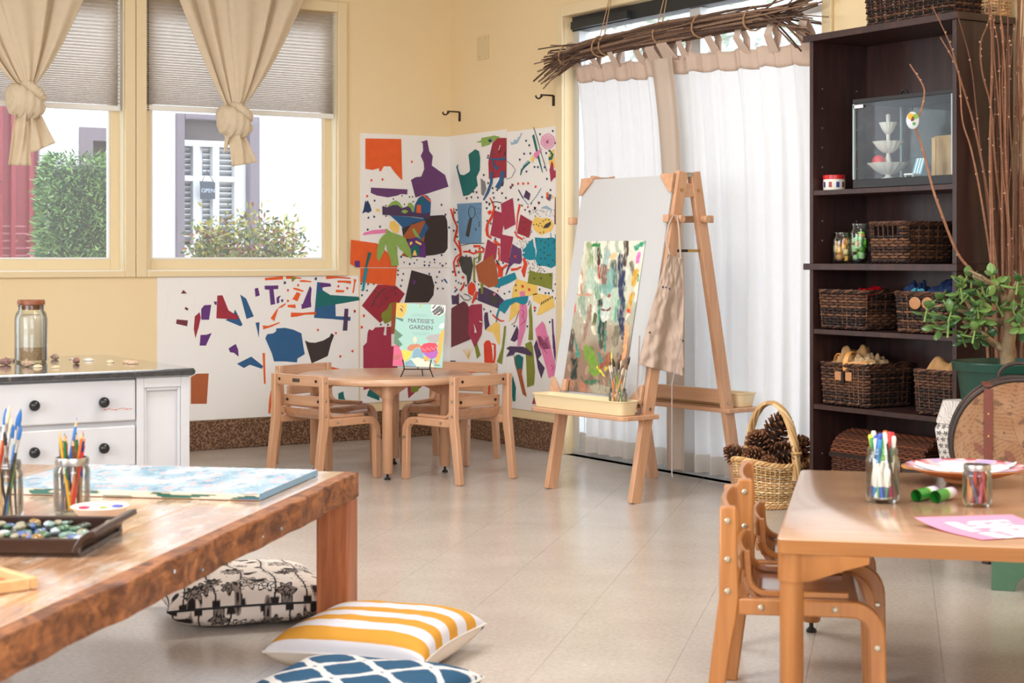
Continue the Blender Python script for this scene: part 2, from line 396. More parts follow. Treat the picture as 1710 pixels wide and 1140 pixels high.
wn = MB().span((ix0, .18, zb), (ix1, .2, zl0)).build('window', M_DARKGLASS, bd)
mb = MB(); mb.span((ix0, .05, zl0-.05), (ix1, .12, zl0)); mb.span((ix1-.1, .05, zb), (ix1, .12, zl0-.05))
for px in (332, 365): mb.span((XF(px)-.028, .05, zb), (XF(px)+.028, .12, zl0-.05))
zm = ZF(350, 298); mb.span((ix0, .055, zm-.022), (ix1-.1, .115, zm+.022)); mb.build('window_frame', M_SHUT, wn, bevel=.004)
MB().span((XF(339), .121, zb), (XF(347), .145, zl0-.05)).build('shutter_stile', M_SHUT, wn)
lv = None
for (pa, pb) in ((307, 329), (335, 339), (347, 362), (368, 398)):
    xa, xb = XF(pa), XF(pb); nL = 17
    for i in range(nL):
        z = zb+.05+(zl0-.13-zb)*i/(nL-1); c = ((xa+xb)/2, .14, z)
        o = MB().box((0, 0, 0), (xb-xa, .075, .009), Matrix.Rotation(-.55, 3, 'X')).build('louver', M_SHUT, wn); o.location = c
rd = thing('exterior_door', 'red painted panelled door across the path seen through left window', 'door', (0, YF, 0))
MB().span((XF(-200), .06, -.1), (bx0-.006, .12, 2.6)).build('door_leaf', M_RED, rd)
mb = MB()
for (a, b, zz0, zz1) in ((-30, 6, .9, 1.52), (-30, 6, 1.62, 2.2), (20, 58, .9, 2.3)): 
    xa, xb = XF(a), XF(b); t = .035
    mb.span((xa, .02, zz0), (xa+t, .06, zz1)); mb.span((xb-t, .02, zz0), (xb, .06, zz1)); mb.span((xa+t, .02, zz0), (xb-t, .06, zz0+t)); mb.span((xa+t, .02, zz1-t), (xb-t, .06, zz1))
mb.build('panel_moulding', M_RED, rd, bevel=.006)
MB().span((XF(-30)+.035, .045, .935), (XF(6)-.035, .06, 1.485)).build('door_pane', mat('amber_pane', S(206, 150, 110), .3), rd)
# notices printed white on the red door (too small to read)
mb = MB()
for i in range(9): mb.span((XF(8), .052, 1.28-.055*i), (XF(8)+.17+.06*math.sin(i*2.3), .0585, 1.292-.055*i))
for i in range(4): mb.span((XF(44), .0, 1.22-.05*i), (XF(44)+.09-.015*(i % 3), .0195, 1.229-.05*i))
mb.span((XF(50), .0, 1.02), (XF(50)+.04, .019, 1.11)); mb.build('door_notice', mat('white_print', S(176, 96, 106), .6), rd)
# sign in the shuttered window
sp = WL(347, 318, YF-.02)
sg = thing('hanging_sign', 'small slate sign hanging in front of white shuttered window', 'sign', sp)
MB().box((0, 0, 0), (.125, .012, .135)).build('sign_board', mat('slate_sign', S(46, 52, 62), .6, var=.2), sg, bevel=.003)
text_mesh('sign_text', 'OPEN', .045, mat('chalk', S(170, 178, 190), .8), sg, frame((0, -.0065, -.016), (1, 0, 0), (0, 0, 1)))
MB().tube([(-.05, 0, .067), (0, .02, .16), (.05, 0, .067)], .004, 4).build('sign_cord', mat('dark_cord', S(60, 60, 60), .8), sg)
# clipped hedge and loose bush
def leaf_cloud(mb, pts, L, wd, cols, rnd, droop=.2):
    for p, n in pts:
        d = (n+Vector((rnd.uniform(-1, 1), rnd.uniform(-1, 1), rnd.uniform(-1, 1)))*.8-Vector((0, 0, droop))).normalized()
        sd = d.cross(Vector((rnd.uniform(-1, 1), rnd.uniform(-1, 1), rnd.uniform(-1, 1)))).normalized(); l = L*rnd.uniform(.6, 1.3)
        mb.col = rnd.choice(cols); mb._q([p, p+d*l*.5+sd*wd, p+d*l, p+d*l*.5-sd*wd], [(0, 1, 2, 3)])
rnd = random.Random(3); HX, HY = WL(132, 430, 2.6).x, 2.6
hd = thing('hedge_shrub', 'clipped bright green leafy hedge column beside the red door', 'hedge', (HX, HY, -.12))
mb = MB(); pts = []; zt = WL(124, 258, 2.6).z+.12
for _ in range(15000):
    a = rnd.uniform(0, 2*PI); z = rnd.uniform(.1, zt); rr = rnd.uniform(.78, 1.0)*(.17+.09*min(1, (zt-z)*4+.25))
    ca, sa = math.cos(a), math.sin(a); q = (abs(ca)**3+abs(sa)**3)**(-1/3); pts.append((Vector((ca*q*rr, sa*q*rr, z)), Vector((ca, sa, .3))))
leaf_cloud(mb, pts, .062, .0065, [S(70, 104, 56), S(98, 138, 72), S(122, 160, 90), S(146, 180, 114), S(56, 88, 54)], rnd)
mb.build('foliage', attr_mat('leaf_attr', .5), hd); mb.build  # leaf mass
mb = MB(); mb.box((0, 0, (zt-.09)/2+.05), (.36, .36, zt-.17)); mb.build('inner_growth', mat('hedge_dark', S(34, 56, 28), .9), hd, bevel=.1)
MB().cyl((0, 0, -.005), (0, 0, .3), .03, n=8).build('stem', mat('bark', S(96, 74, 56), .9), hd)
bb = WL(405, 430, 1.7)
bu = thing('garden_bush', 'loose yellow green and reddish bush outside right-hand window', 'bush', (bb.x, 1.7, -.12))
mb = MB(); st = MB()
for s_ in range(20):
    bx, by = rnd.uniform(-.24, .3), rnd.uniform(-.15, .15); p = Vector((bx*.6, by*.6, 0)); ln = [p.copy()]; hgt = rnd.uniform(1.05, 1.42) if s_ > 1 else (1.36, 1.22)[s_]
    tx = (.09, -.2)[s_] if s_ < 2 else bx*1.1
    for i in range(1, 9):
        t = i/8; ln.append(Vector((bx*.6+(tx-bx*.6)*t+rnd.uniform(-.015, .015), by+rnd.uniform(-.015, .015), hgt*t)))
    st.tube(ln, [.008-.005*i/8 for i in range(9)], 5)
    for q in ln[4:]:
        for _ in range(95):
            off = Vector((rnd.gauss(0, .055), rnd.gauss(0, .07), rnd.gauss(0, .05)))
            c = rnd.random(); hi = (q.z-.95)/.4
            cc = S(150, 146, 60) if c < .25+.3*hi else S(92, 104, 46) if c < .75 else S(130, 66, 44) if c < .9 else S(62, 80, 42)
            leaf_cloud(mb, [(q+off, off.normalized())], .046, .01, [cc], rnd)
mb.build('foliage', attr_mat('leaf_attr'), bu); st.build('stem', mat('bark', S(96, 74, 56), .9), bu)
# trees beyond the curtained door, only glimpsed between the curtain tabs
for (px, dep, lab) in ((1035, 13.5, 'leafy tree glimpsed between tabs of left curtain panel'), (1290, 12.5, 'leafy tree glimpsed between tabs at right end of curtain')):
    q = DP(px, 60, dep)
    tr = thing('exterior_tree', lab, 'tree', (q.x, q.y, -.12)); mb = MB(); pts = []
    for _ in range(500):
        n = Vector((rnd.gauss(0, 1), rnd.gauss(0, 1), rnd.gauss(0, 1))).normalized(); pts.append((Vector((0, 0, q.z+.15))+Vector((n.x*.5, n.y*.5, n.z*.6))*rnd.uniform(.5, 1), n))
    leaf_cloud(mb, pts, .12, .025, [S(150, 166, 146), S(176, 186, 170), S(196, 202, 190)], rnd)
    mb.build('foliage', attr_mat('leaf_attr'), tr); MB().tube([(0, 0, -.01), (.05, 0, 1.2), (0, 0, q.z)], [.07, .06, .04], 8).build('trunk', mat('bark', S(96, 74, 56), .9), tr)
# ============================================================= SHADES, DRAPES, CURTAINS
M_SHADE = cloth_trans('pleated_shade_cloth', S(234, 227, 219), .62, .03, 600)
M_SHRAIL = mat('shade_rail', S(240, 236, 228), .4)
def shade(label, x0, x1, zb, ztop, bead):
    t = thing('cellular_shade', label, 'window shade', ((x0+x1)/2, .03, zb)); w2 = (x1-x0)/2; H_ = ztop-zb
    path = []; z = .03; i = 0
    while z < H_:
        path.append((.011*(1 if i % 2 else -1), z)); z += (.0035+.0075*min(1, (z/.5)**1.1)); i += 1
    vs = []
    mb = MB(); n = len(path)
    mb._q([Vector((sx*w2, a, b)) for a, b in path for sx in (-1, 1)], [(2*i, 2*i+1, 2*i+3, 2*i+2) for i in range(n-1)])
    mb.build('pleated_fabric', M_SHADE, t)
    MB().span((-w2, -.016, 0), (w2, .016, .028)).build('bottom_rail', M_SHRAIL, t, bevel=.004)
    c = MB(); side = -1 if bead else 1; xx = side*(w2-.012)
    if bead:
        for i in range(int(H_/.012)): c.ball((xx, -.022, .012*i), .0045, 5, 4)
        c.build('bead_chain', mat('bead_bronze', S(86, 74, 62), .4, .5), t)
    else:
        for i in range(int(H_/.02)): c.box((xx, -.018, .02*i+.01), (.012, .004, .016))
        c.build('side_lift_tape', mat('lift_tape', S(214, 220, 224), .6), t)
    return t
shade('pleated beige shade half lowered in left-hand window', W1[0]+.01, W1[1]-.012, WL(100, 181, .03).z, 2.448, False)
shade('pleated beige shade half lowered in right-hand window nearer the corner', W2[0]+.006, W2[1]-.008, WL(400, 191, .03).z, 2.448, True)
M_DRAPE = cloth_trans('cream_canvas_drape', S(238, 219, 190), .16, .05, 500, .12)
def drape(label, kx, ky, lt, rt, ytop, tails, seed):
    K = WL(kx, ky, -.13); r = random.Random(seed)
    t = thing('knotted_drape', label, 'curtain', K)
    sc_ = 2800/9.45; L = -(lt-kx)/sc_/.846; Rr = (rt-kx)/sc_/.846; ht = (ky-ytop)/sc_ ; hk = .07
    def up(u, v):
        tt = v; wl = .03+(L-.03)*tt**.85; wr = .035+(Rr-.035)*tt**.72; top = 1.42
        z = hk+(ht*top-hk)*tt; wl = .03+(L*top-.03)*(tt**.86); wr = .035+(Rr*top-.035)*(tt**.74)
        x = -wl+(wl+wr)*u
        def fold(c, wd): return math.exp(-((u-c)/wd)**2)
        dep = -.04*fold(.05, .07)-.055*fold(.2, .045)+.045*fold(.135, .022)+.03*fold(.265, .02)-.018*fold(.5, .13)+.012*fold(.4, .015)-.05*fold(.9, .075)+.05*fold(.775, .02)-.03*fold(.72, .03)
        y = dep*(.45+.75*tt)+.03*(1-tt)*math.cos(PI*(u-.5)*2)*-1+.003*math.sin(40*u+3*v)
        return Vector((x, y+.04*tt, z))
    MB().grid(110, 36, up).build('gathered_cloth', M_DRAPE, t, smooth=180, solid=.002)
    # knot: cloth wound round itself
    def knot(u, v):
        a = 2*PI*u; b = PI*(v-.5); n = Vector((math.cos(b)*math.cos(a), math.cos(b)*math.sin(a), math.sin(b)))
        d = n.x*.62+n.z*.78; e = n.x*.78-n.z*.62; tw = 1+.045*math.sin(13*e+9*d)*(d < .5)+.025*math.sin(29*e+6*d)+.12*math.exp(-((d+.05)/.38)**2)-.2*math.exp(-((d-.5)/.09)**2)+.1*math.exp(-((d-.78)/.2)**2)
        return Vector((n.x*.098*tw, n.y*.085*tw, n.z*.098*tw))
    MB().grid(64, 40, knot).build('knot', M_DRAPE, t, smooth=180)
    for (dx0, dx1, w0, w1, ln, yy, f0) in tails:
        def tl(u, v):
            w_ = w0+(w1-w0)*v**.8; x = dx0+(dx1-dx0)*v+(u-.5)*w_; z = -.05-(ln-.05)*v+.03*(u-.5)*v*f0
            y = yy+(.03-.02*v)*math.sin(2*PI*(1.35*u)+f0)+.006*math.sin(17*u+5*v)
            return Vector((x, y, z))
        MB().grid(26, 16, tl).build('tail', M_DRAPE, t, smooth=180, solid=.003)
    return t
drape('knotted cream drape hanging in left-hand window', 42, 168, -62, 116, 0, [(-.02, -.035, .06, .12, .33, -.03, 0), (.03, .085, .05, .13, .24, -.01, 2)], 1)
drape('knotted cream drape hanging in right-hand window nearer the corner', 391, 202, 313, 488, 0, [(-.0, .05, .06, .15, .235, -.03, 1), (-.02, -.035, .04, .06, .14, .0, 3)], 2)
# sheer tab-top curtain over the glass door
M_SHEER = cloth_trans('sheer_white_cotton', S(238, 233, 228), .4, .03, 700, .1, S(184, 184, 184))
M_HEM = cloth_trans('shaded_doubled_hem', S(214, 190, 172), .14, .03, 700, .1)  # doubled cloth; its brown tint paints the shade on heading and tabs
def tabcurtain(label, ya, yb, z0, z1, zb, tabs, nf, seed):
    r = random.Random(seed); t = thing('tab_top_curtain', label, 'curtain', (.012, ya, 0)); Ly = yb-ya
    ph = [r.uniform(0, 6.28) for _ in range(8)]
    def X(u, zz):
        lo = 1-zz/2.1; a = .012+.022*lo
        return a*(.75*math.sin(2*PI*nf*u+ph[0]+.9*math.sin(2*PI*1.7*u+ph[1]))+.3*math.sin(2*PI*nf*2.3*u+ph[2]+.5*zz))+.002*math.sin(60*u+7*zz)
    def pt(u, z, off=0): return Vector((X(u, z)+off-.07*(z/2.05)**6, Ly*u+.008*math.sin(2*PI*nf*u+ph[3]), z))
    top = lambda u: z0+(z1-z0)*u-.014*abs(math.sin(PI*len(tabs)*u*.98))
    MB().grid(150, 40, lambda u, v: pt(u, zb+(top(u)-.085-zb)*v)).build('sheer_cloth', M_SHEER, t, smooth=180)
    MB().grid(150, 4, lambda u, v: pt(u, top(u)-.09+.09*v, -.003)).build('heading', M_HEM, t, smooth=180, solid=.004)
    MB().grid(150, 3, lambda u, v: pt(u, zb-.002+.085*v, -.004)).build('bottom_hem', cloth_trans('bottom_hem', S(232, 224, 214), .4, .03, 700), t, smooth=180)
    for (u, wd, sk) in tabs:
        b = pt(u, top(u)-.02, -.005); mb = MB()
        for sx, xo in ((1, -.055), (-1, .05)):
            mb._q([b+Vector((0, -wd/2, 0)), b+Vector((0, wd/2, 0)), b+Vector((xo*.6-.02, wd/2*.8+sk, .07)), b+Vector((xo*.6-.02, -wd/2*.8+sk, .07)), b+Vector((-.03, wd/2*.7+sk*1.3, .135)), b+Vector((-.03, -wd/2*.7+sk*1.3, .135))], [(0, 1, 2, 3), (3, 2, 4, 5)])
        mb.build('tab', M_HEM, t, solid=.003)
    return t
tabcurtain('sheer white tab-top curtain panel behind the easel', -1.385, -2.19, 2.065, 2.02, .035, [(.03, .07, .02), (.27, .05, 0), (.5, .05, -.01), (.73, .06, 0), (.9, .09, 0)], 7, 3)
tabcurtain('sheer white tab-top curtain panel between easel and dark bookcase', -2.2, -3.215, 2.035, 1.985, .03, [(.04, .1, .01), (.13, .05, -.01), (.34, .06, 0), (.56, .055, .01), (.75, .06, -.015), (.95, .07, 0)], 8, 5)
# overlapping gathered edges in the middle
t = bpy.data.objects['tab_top_curtain']
def strip_edge(u, v): return Vector((-.05-.055*v**6+.012*math.sin(9*u+2)+.012*math.sin(3*v), -.70-.165*u-.06*(1-v)-.03*v*u, .03+1.98*v))
MB().grid(24, 20, strip_edge).build('folded_edge', cloth_trans('folded_edge', S(214, 196, 178), .3, .03, 700), t, smooth=180)
# ------------------------------------------------------------- twig bundle used as curtain rod
r = random.Random(11)
tb_ = thing('twig_bundle', 'long bundle of dry brown twigs tied with twine above the curtain', 'twig bundle', (-.1, -2.25, 2.13))
M_TW = [mat('twig_bark_a', S(112, 84, 66), .85, var=.25, vscale=60), mat('twig_bark_b', S(84, 60, 48), .85, var=.25, vscale=60), mat('twig_bark_c', S(138, 108, 86), .85, var=.2, vscale=60)]
for i in range(150):
    ln = r.uniform(.8, 1.7); kind = i % 8
    if kind < 3: yc = 1.1-r.uniform(0, .26)-ln/2; splay = 1
    elif kind < 5: yc = -1.12+r.uniform(0, .2)+ln/2; splay = -1
    else: yc = r.uniform(-.5, .45); ln = r.uniform(.8, 1.25); splay = 0
    a = r.uniform(0, 2*PI); rad = .05*math.sqrt(r.random()); sy, sz = rad*math.cos(a), rad*math.sin(a)
    pts = []; N = 14; wig = r.uniform(.004, .012); p1, p2 = r.uniform(0, 6), r.uniform(0, 6); up = r.gauss(-.05, .09) if splay == 1 else r.gauss(-.02, .1); out = r.gauss(-.05, .1)
    for j in range(N):
        y = yc+ln*(.5-j/(N-1)); e = 0
        if splay == 1: e = max(0, y-.72)
        if splay == -1: e = max(0, -y-.72)
        k2 = min(1, 1-.3*min(1, abs(y)/1.2)); slope = -.035*abs(y)**2*(1 if y > 0 else .3)
        pts.append((sy*k2+wig*math.sin(3*y+p1)+out*e*1.1, y, sz*k2+wig*math.sin(4*y+p2)+slope+up*e*(1.5 if splay == 1 else 2.4)*(1+.4*e)))
    r0 = r.uniform(.004, .0075)
    if splay: pts = pts if splay == 1 else pts[::-1]; rs = [r0*.7+r0*.3*j/(N-1) for j in range(N)]
    else: rs = r0
    MB().tube(pts, rs, 5).build('twig', M_TW[i % 3], tb_, smooth=60)
M_TWINE = mat('jute_twine', S(170, 132, 96), .9)
for y in (.86, .56, .5, .05, -.25, -.62):
    z = -.035*y*y; MB().tube([(.055*math.cos(2*PI*k/14)+0, y+.004*math.sin(4*PI*k/14)*2, z+.052*math.sin(2*PI*k/14)) for k in range(14)], .0045, 5, closed=True).build('twine', M_TWINE, tb_, smooth=60)
for y in (.55, .07): MB().tube([(.0, y+.02, .03), (.085, y, .36)], .003, 4).tube([(.0, y-.02, .03), (.085, y, .36)], .003, 4).build('hanging_cord', M_TWINE, tb_)
# ------------------------------------------------------------- wall fittings
M_IRON = mat('black_iron', S(46, 34, 30), .5, .5)
for (y, z, lab) in ((-.113, 1.9, 'dark metal curtain rod bracket nearer the room corner'), (-1.113, 1.915, 'dark metal curtain rod bracket beside the curtained door')):
    h = thing('rod_bracket', lab, 'bracket', (0, y, z), group='curtain rod brackets')
    MB().box((-.003, 0, -.02), (.005, .02, .055)).build('back_plate', M_IRON, h, bevel=.001)
    MB().bar((-.004, 0, .008), (-.085, 0, .008), .008, .008).build('arm', M_IRON, h)
    MB().tube([(-.1+.017*math.cos(a), 0, .004+.017*math.sin(a)) for a in [PI+i*PI/8 for i in range(9)]], .0045, 6).build('cup', M_IRON, h)
    MB().cyl((-.08, -.008, -.002), (-.08, .008, -.002), .004, n=8).build('screw', M_IRON, h)
bp = thing('blank_cover_plate', 'cream blank switch cover plate high on wall right of the corner', 'cover plate', (0, -.378, 2.258))
MB().box((-.003, 0, 0), (.005, .128, .138)).build('plate', mat('cream_plate', S(222, 200, 156), .35), bp, bevel=.0025)
for y, z in ((-.03, .05), (.03, .05), (-.03, -.05), (.03, -.05)): MB().cyl((-.0055, y, z), (-.0075, y, z), .004, n=8).build('screw', mat('plate_screw', S(196, 176, 140), .4), bp)
# ============================================================= ART BOARDS WITH PAPER CUT-OUTS
M_BOARD = mat('white_foam_board', S(242, 238, 233), .6)
PC = dict(O=(232, 96, 38), P=(104, 60, 108), G=(20, 106, 102), R=(158, 44, 58), B=(44, 92, 136), K=(60, 48, 44), L=(132, 138, 48), g=(142, 174, 86), Y=(248, 206, 106), k=(236, 132, 178), N=(172, 92, 50), T=(14, 138, 158), D=(78, 56, 88), M=(112, 50, 58), W=(168, 52, 78), b=(110, 150, 184), s=(132, 130, 128), n=(70, 66, 62), r=(224, 66, 34), e=(232, 226, 220), a=(160, 186, 204), d=(40, 62, 98), V=(98, 50, 120))
def pap(c): return mat('paper_'+{'O': 'orange', 'P': 'purple', 'G': 'deep_teal', 'R': 'red', 'B': 'blue', 'K': 'black', 'L': 'olive', 'g': 'green', 'Y': 'yellow', 'k': 'pink', 'N': 'rust', 'T': 'turquoise', 'D': 'aubergine', 'M': 'maroon', 'W': 'crimson', 'b': 'sky_blue', 's': 'grey', 'n': 'charcoal', 'r': 'vermilion', 'e': 'white', 'a': 'pale_blue', 'd': 'navy', 'V': 'violet'}[c], S(*PC[c]), .75, var=.05, vscale=20)
ZONE = {'1': (585, 205, 8.1444), '2': (585, 325, 8.1444), '3': (585, 440, 8.1444), '4': (750, 205, 8.142), '5': (750, 325, 8.142), '6': (750, 440, 8.142), '7': (750, 560, 8.142), '8': (400, 455, 7.124), 'A': (250, 440, 4.222), 'B': (590, 420, 4.072)}
def zp(z, x, y): a = ZONE[z]; return a[0]+x/a[2], a[1]+y/a[2]
BT = .006
def board(lab, side, a0, a1, z0, z1):
    c = ((a0+a1)/2, 0, 0) if side == 'L' else (0, (a0+a1)/2, 0)
    t = thing('art_board', lab, 'art board', c); mb = MB()
    if side == 'L': mb.span((a0-c[0], -BT, z0), (a1-c[0], -.0003, z1))
    else: mb.span((-BT, a0-c[1], z0), (-.0003, a1-c[1], z1))
    mb.build('backing_board', M_BOARD, t, bevel=.001); t['side'] = side; return t
zj = WL(700, 447).z; ys = WR(847, 430).y
BL = board('low white board with blue black and purple paper shapes under the window', 'L', -1.822, -.612, .163, .9455)
BU = board('upper white board left of the corner with orange and purple paper shapes', 'L', -.602, -.0065, zj+.0008, 1.768)
BM = board('lower white board left of the corner behind the round table', 'L', -.602, -.0065, WL(601, 673).z, zj-.0008)
B1 = board('tall white board just right of the corner with blue portrait paper', 'R', -.0003, ys+.001, .208, 1.772)
B2 = board('tall white board beside the curtained door with pink rose drawing', 'R', ys-.001, -1.146, .208, 1.757)
def bpt(B, px, py, off):
    p = WL(px, py, -BT-off) if B['side'] == 'L' else WR(px, py, -BT-off); return p-Vector(B.location)
def cut(B, zone, col, pts, layer=1, label=None, name='paper_cutout', lift=.0009, curl=0):
    """flat paper shape of its own thickness glued to a board"""
    q = [zp(zone, x, y) for x, y in zip(pts[::2], pts[1::2])]; h = layer*lift; mb = MB(); n = len(q)
    A = [bpt(B, x, y, h-.0003) for x, y in q]; C = [bpt(B, x, y, h+.0004) for x, y in q]
    mb._q(A+C, [tuple(range(n-1, -1, -1)), tuple(range(n, 2*n))]+[(i, (i+1) % n, n+(i+1) % n, n+i) for i in range(n)])
    o = mb.build(name, pap(col), B)
    if label: o['label'] = label
    return o
def ribbon_pts(pts, wd):
    P = [Vector(p) for p in zip(pts[::2], pts[1::2])]; out = []; inn = []; m = len(P)
    for i in range(m):
        t = (P[min(i+1, m-1)]-P[max(i-1, 0)]).normalized(); nn = Vector((-t.y, t.x)); w_ = wd[min(i, len(wd)-1)] if isinstance(wd, (list, tuple)) else wd
        out.append(P[i]+nn*w_/2); inn.append(P[i]-nn*w_/2)
    return [c for p in out+inn[::-1] for c in p]
def stroke(B, zone, col, pts, wd, layer=4, name='paint_stroke', parent=None):
    return cut(B, zone, col, ribbon_pts(pts, wd), layer, None, name)
DOTS = {}
def dots(B, zone, col, pts, sz=2.2, layer=2):
    key = (B.name, col); mb = DOTS.setdefault(key, (B, MB()))[1]
    for x, y in zip(pts[::2], pts[1::2]):
        px, py = zp(zone, x, y); n = 6; a0 = (x*7+y*3) % 6; A = []
        for i in range(n):
            a = a0+2*PI*i/n; rr = sz*(.75 if i % 2 else 1.05)*(1+.2*math.sin(x+i)); A.append((px+rr*math.cos(a)*.8, py+rr*math.sin(a)))
        P = [bpt(B, u, v, layer*.0009-.0002) for u, v in A]+[bpt(B, u, v, layer*.0009+.0003) for u, v in A]
        mb._q(P, [tuple(range(n-1, -1, -1)), tuple(range(n, 2*n))]+[(i, (i+1) % n, n+(i+1) % n, n+i) for i in range(n)])
# --- low board
cut(BL, 'A', 'M', [238, 185, 263, 211, 220, 211]); cut(BL, 'A', 'M', [253, 304, 273, 318, 268, 332, 246, 320]); cut(BL, 'A', 'M', [190, 393, 269, 400, 264, 442, 186, 424])
cut(BL, 'A', 'V', [363, 320, 385, 293, 434, 290, 418, 396, 364, 395], 2); cut(BL, 'A', 'R', [352, 342, 360, 380, 345, 450, 322, 526, 311, 460, 318, 372])
cut(BL, 'A', 'V', [358, 503, 400, 501, 437, 489, 396, 578, 352, 578]); cut(BL, 'A', 'B', [602, 322, 655, 430, 641, 442, 535, 398, 590, 360], 1)
cut(BL, 'A', 'R', [477, 225, 513, 223, 556, 330, 630, 372, 620, 394, 470, 385], 2); cut(BL, 'A', 'V', [452, 266, 474, 268, 470, 293, 456, 285])
cut(BL, 'A', 'B', [638, 218, 680, 246, 734, 372, 683, 390]); cut(BL, 'A', 'B', [746, 416, 774, 413, 770, 523]); cut(BL, 'A', 'V', [740, 176, 764, 170, 776, 224, 746, 234])
cut(BL, 'A', 'V', [606, 566, 624, 606, 627, 656, 594, 628, 567, 625, 555, 598]); cut(BL, 'A', 'B', [716, 655, 800, 722, 790, 741, 706, 712, 664, 736, 615, 706])
cut(BL, 'A', 'O', [795, 630, 812, 630, 818, 850, 806, 845]); cut(BL, 'A', 'O', [853, 895, 866, 896, 850, 1058, 836, 1055, 842, 960]); cut(BL, 'A', 'N', [330, 776, 416, 774, 402, 988, 290, 988, 290, 800])
cut(BL, 'A', 'O', [1270, 725, 1402, 756, 1395, 763, 1270, 746])
cut(BL, '8', 'O', [300, 65, 515, 42, 518, 82, 305, 92]); cut(BL, '8', 'O', [552, 32, 610, 32, 640, 48, 735, 66, 735, 76, 640, 70, 555, 76]); cut(BL, '8', 'L', [612, 58, 660, 48, 676, 66, 626, 116], 2)
cut(BL, '8', 'O', [716, 94, 760, 88, 856, 102, 852, 115, 716, 110]); cut(BL, '8', 'O', [1032, 40, 1180, 46, 1322, 62, 1320, 76, 1180, 66, 1030, 78]); cut(BL, '8', 'O', [1165, 94, 1326, 96, 1325, 134, 1250, 120, 1165, 118])
cut(BL, '8', 'O', [1146, 203, 1246, 210, 1243, 236, 1144, 234]); cut(BL, '8', 'O', [1358, 74, 1392, 84, 1378, 120, 1360, 244, 1342, 240, 1360, 130])
cut(BL, '8', 'V', [298, 156, 462, 152, 460, 196, 404, 198, 424, 374, 370, 386, 354, 204, 300, 200]); cut(BL, '8', 'V', [440, 300, 466, 280, 494, 274, 470, 310, 476, 356, 444, 370])
cut(BL, '8', 'V', [838, 158, 858, 190, 848, 320, 854, 408, 740, 434, 736, 378, 752, 372]); cut(BL, '8', 'O', [640, 178, 700, 190, 770, 218, 750, 230, 640, 198]); cut(BL, '8', 'O', [682, 230, 728, 250, 690, 342, 628, 316])
cut(BL, '8', 'O', [570, 384, 664, 378, 670, 424, 574, 410]); cut(BL, '8', 'O', [550, 362, 552, 375, 515, 408, 462, 425, 414, 578, 370, 542, 440, 440, 480, 402]); cut(BL, '8', 'O', [612, 474, 760, 478, 912, 464, 912, 498, 780, 500, 690, 522, 610, 530])
cut(BL, '8', 'O', [478, 588, 480, 600, 380, 645, 282, 676, 275, 628, 340, 634])
cut(BL, '8', 'B', [924, 112, 980, 118, 990, 210, 1060, 260, 1140, 370, 1145, 518, 1322, 526, 1318, 574, 1100, 552, 886, 538], 1); cut(BL, '8', 'V', [962, 116, 1082, 130, 1092, 165, 1010, 172, 962, 184], 2)
cut(BL, '8', 'G', [924, 225, 1010, 222, 1080, 266, 1420, 288, 1428, 328, 1240, 362, 904, 416], 2); cut(BL, '8', 'D', [1250, 428, 1296, 430, 1282, 690, 1228, 690], 3)
cut(BL, '8', 'B', [438, 664, 540, 656, 640, 678, 736, 722, 760, 880, 776, 970, 690, 1022, 682, 1068, 540, 1056, 410, 1056, 384, 960, 306, 780, 330, 732, 400, 722, 434, 698])
cut(BL, '8', 'K', [778, 806, 830, 830, 900, 834, 1000, 806, 1070, 764, 1092, 718, 1126, 744, 1090, 840, 1050, 992, 858, 1080])
dots(BL, '8', 'r', [700, 150, 578, 212, 578, 338, 932, 680, 1145, 722, 1372, 462, 1200, 994, 1345, 932, 1178, 165, 1280, 188], 2.6); dots(BL, '8', 'd', [540, 118, 505, 332, 910, 75], 3)
cut(BL, 'A', 'G', [1330, 915, 1365, 900, 1372, 945, 1385, 966, 1330, 955]); cut(BL, 'A', 'O', [1000, 820, 1025, 820, 1010, 870, 1000, 880])
# faint pencil lines low board
for p in ([95, 120, 130, 260, 105, 430], [130, 100, 128, 300], [230, 120, 130, 250], [700, 110, 600, 150, 540, 230], [330, 190, 310, 330, 330, 420], [440, 430, 470, 530], [620, 170, 560, 190, 535, 300]): stroke(BL, 'A', 'e', p, 1.3, 1, 'pencil_line')
# --- upper board left of corner
cut(BU, '1', 'O', [205, 212, 692, 220, 708, 778, 690, 770, 600, 668, 545, 592, 455, 592, 418, 660, 396, 660, 388, 616, 300, 640, 205, 626], 2, 'large orange paper with torn lower edge')
cut(BU, '1', 'P', [1046, 232, 1074, 385, 1122, 450, 1108, 580, 1290, 710, 1336, 868, 885, 1016, 824, 776, 890, 738, 965, 730, 1005, 628, 998, 540, 958, 450, 990, 380, 985, 275, 955, 262], 1, 'purple paper cut like a tall bottle')
cut(BU, '1', 'P', [280, 880, 778, 905, 774, 974, 690, 968, 640, 990, 510, 1014, 360, 988, 278, 952])
cut(BU, '2', 'g', [500, 160, 560, 100, 620, 76, 670, 105, 720, 180, 640, 190], 2); cut(BU, '2', 'g', [770, 165, 790, 110, 830, 108, 868, 160, 860, 250, 800, 240], 2)
cut(BU, '2', 'D', [436, 152, 500, 172, 580, 142, 640, 140, 700, 184, 780, 156, 820, 180, 840, 236, 1000, 258, 1090, 240, 1080, 330, 860, 300, 438, 272], 5)
cut(BU, '2', 'g', [690, 232, 720, 205, 760, 206, 790, 228, 740, 258], 6); cut(BU, '2', 'B', [860, 246, 880, 130, 930, 40, 990, 4, 1040, 6, 1090, 60, 1098, 100, 1088, 250, 970, 268], 4)
cut(BU, '2', 'O', [966, 0, 1000, 0, 1098, 80, 1096, 108], 5); cut(BU, '2', 'O', [905, 140, 960, 138, 962, 262, 898, 270], 5); cut(BU, '2', 'G', [930, 90, 990, 50, 1010, 110, 960, 130], 5)
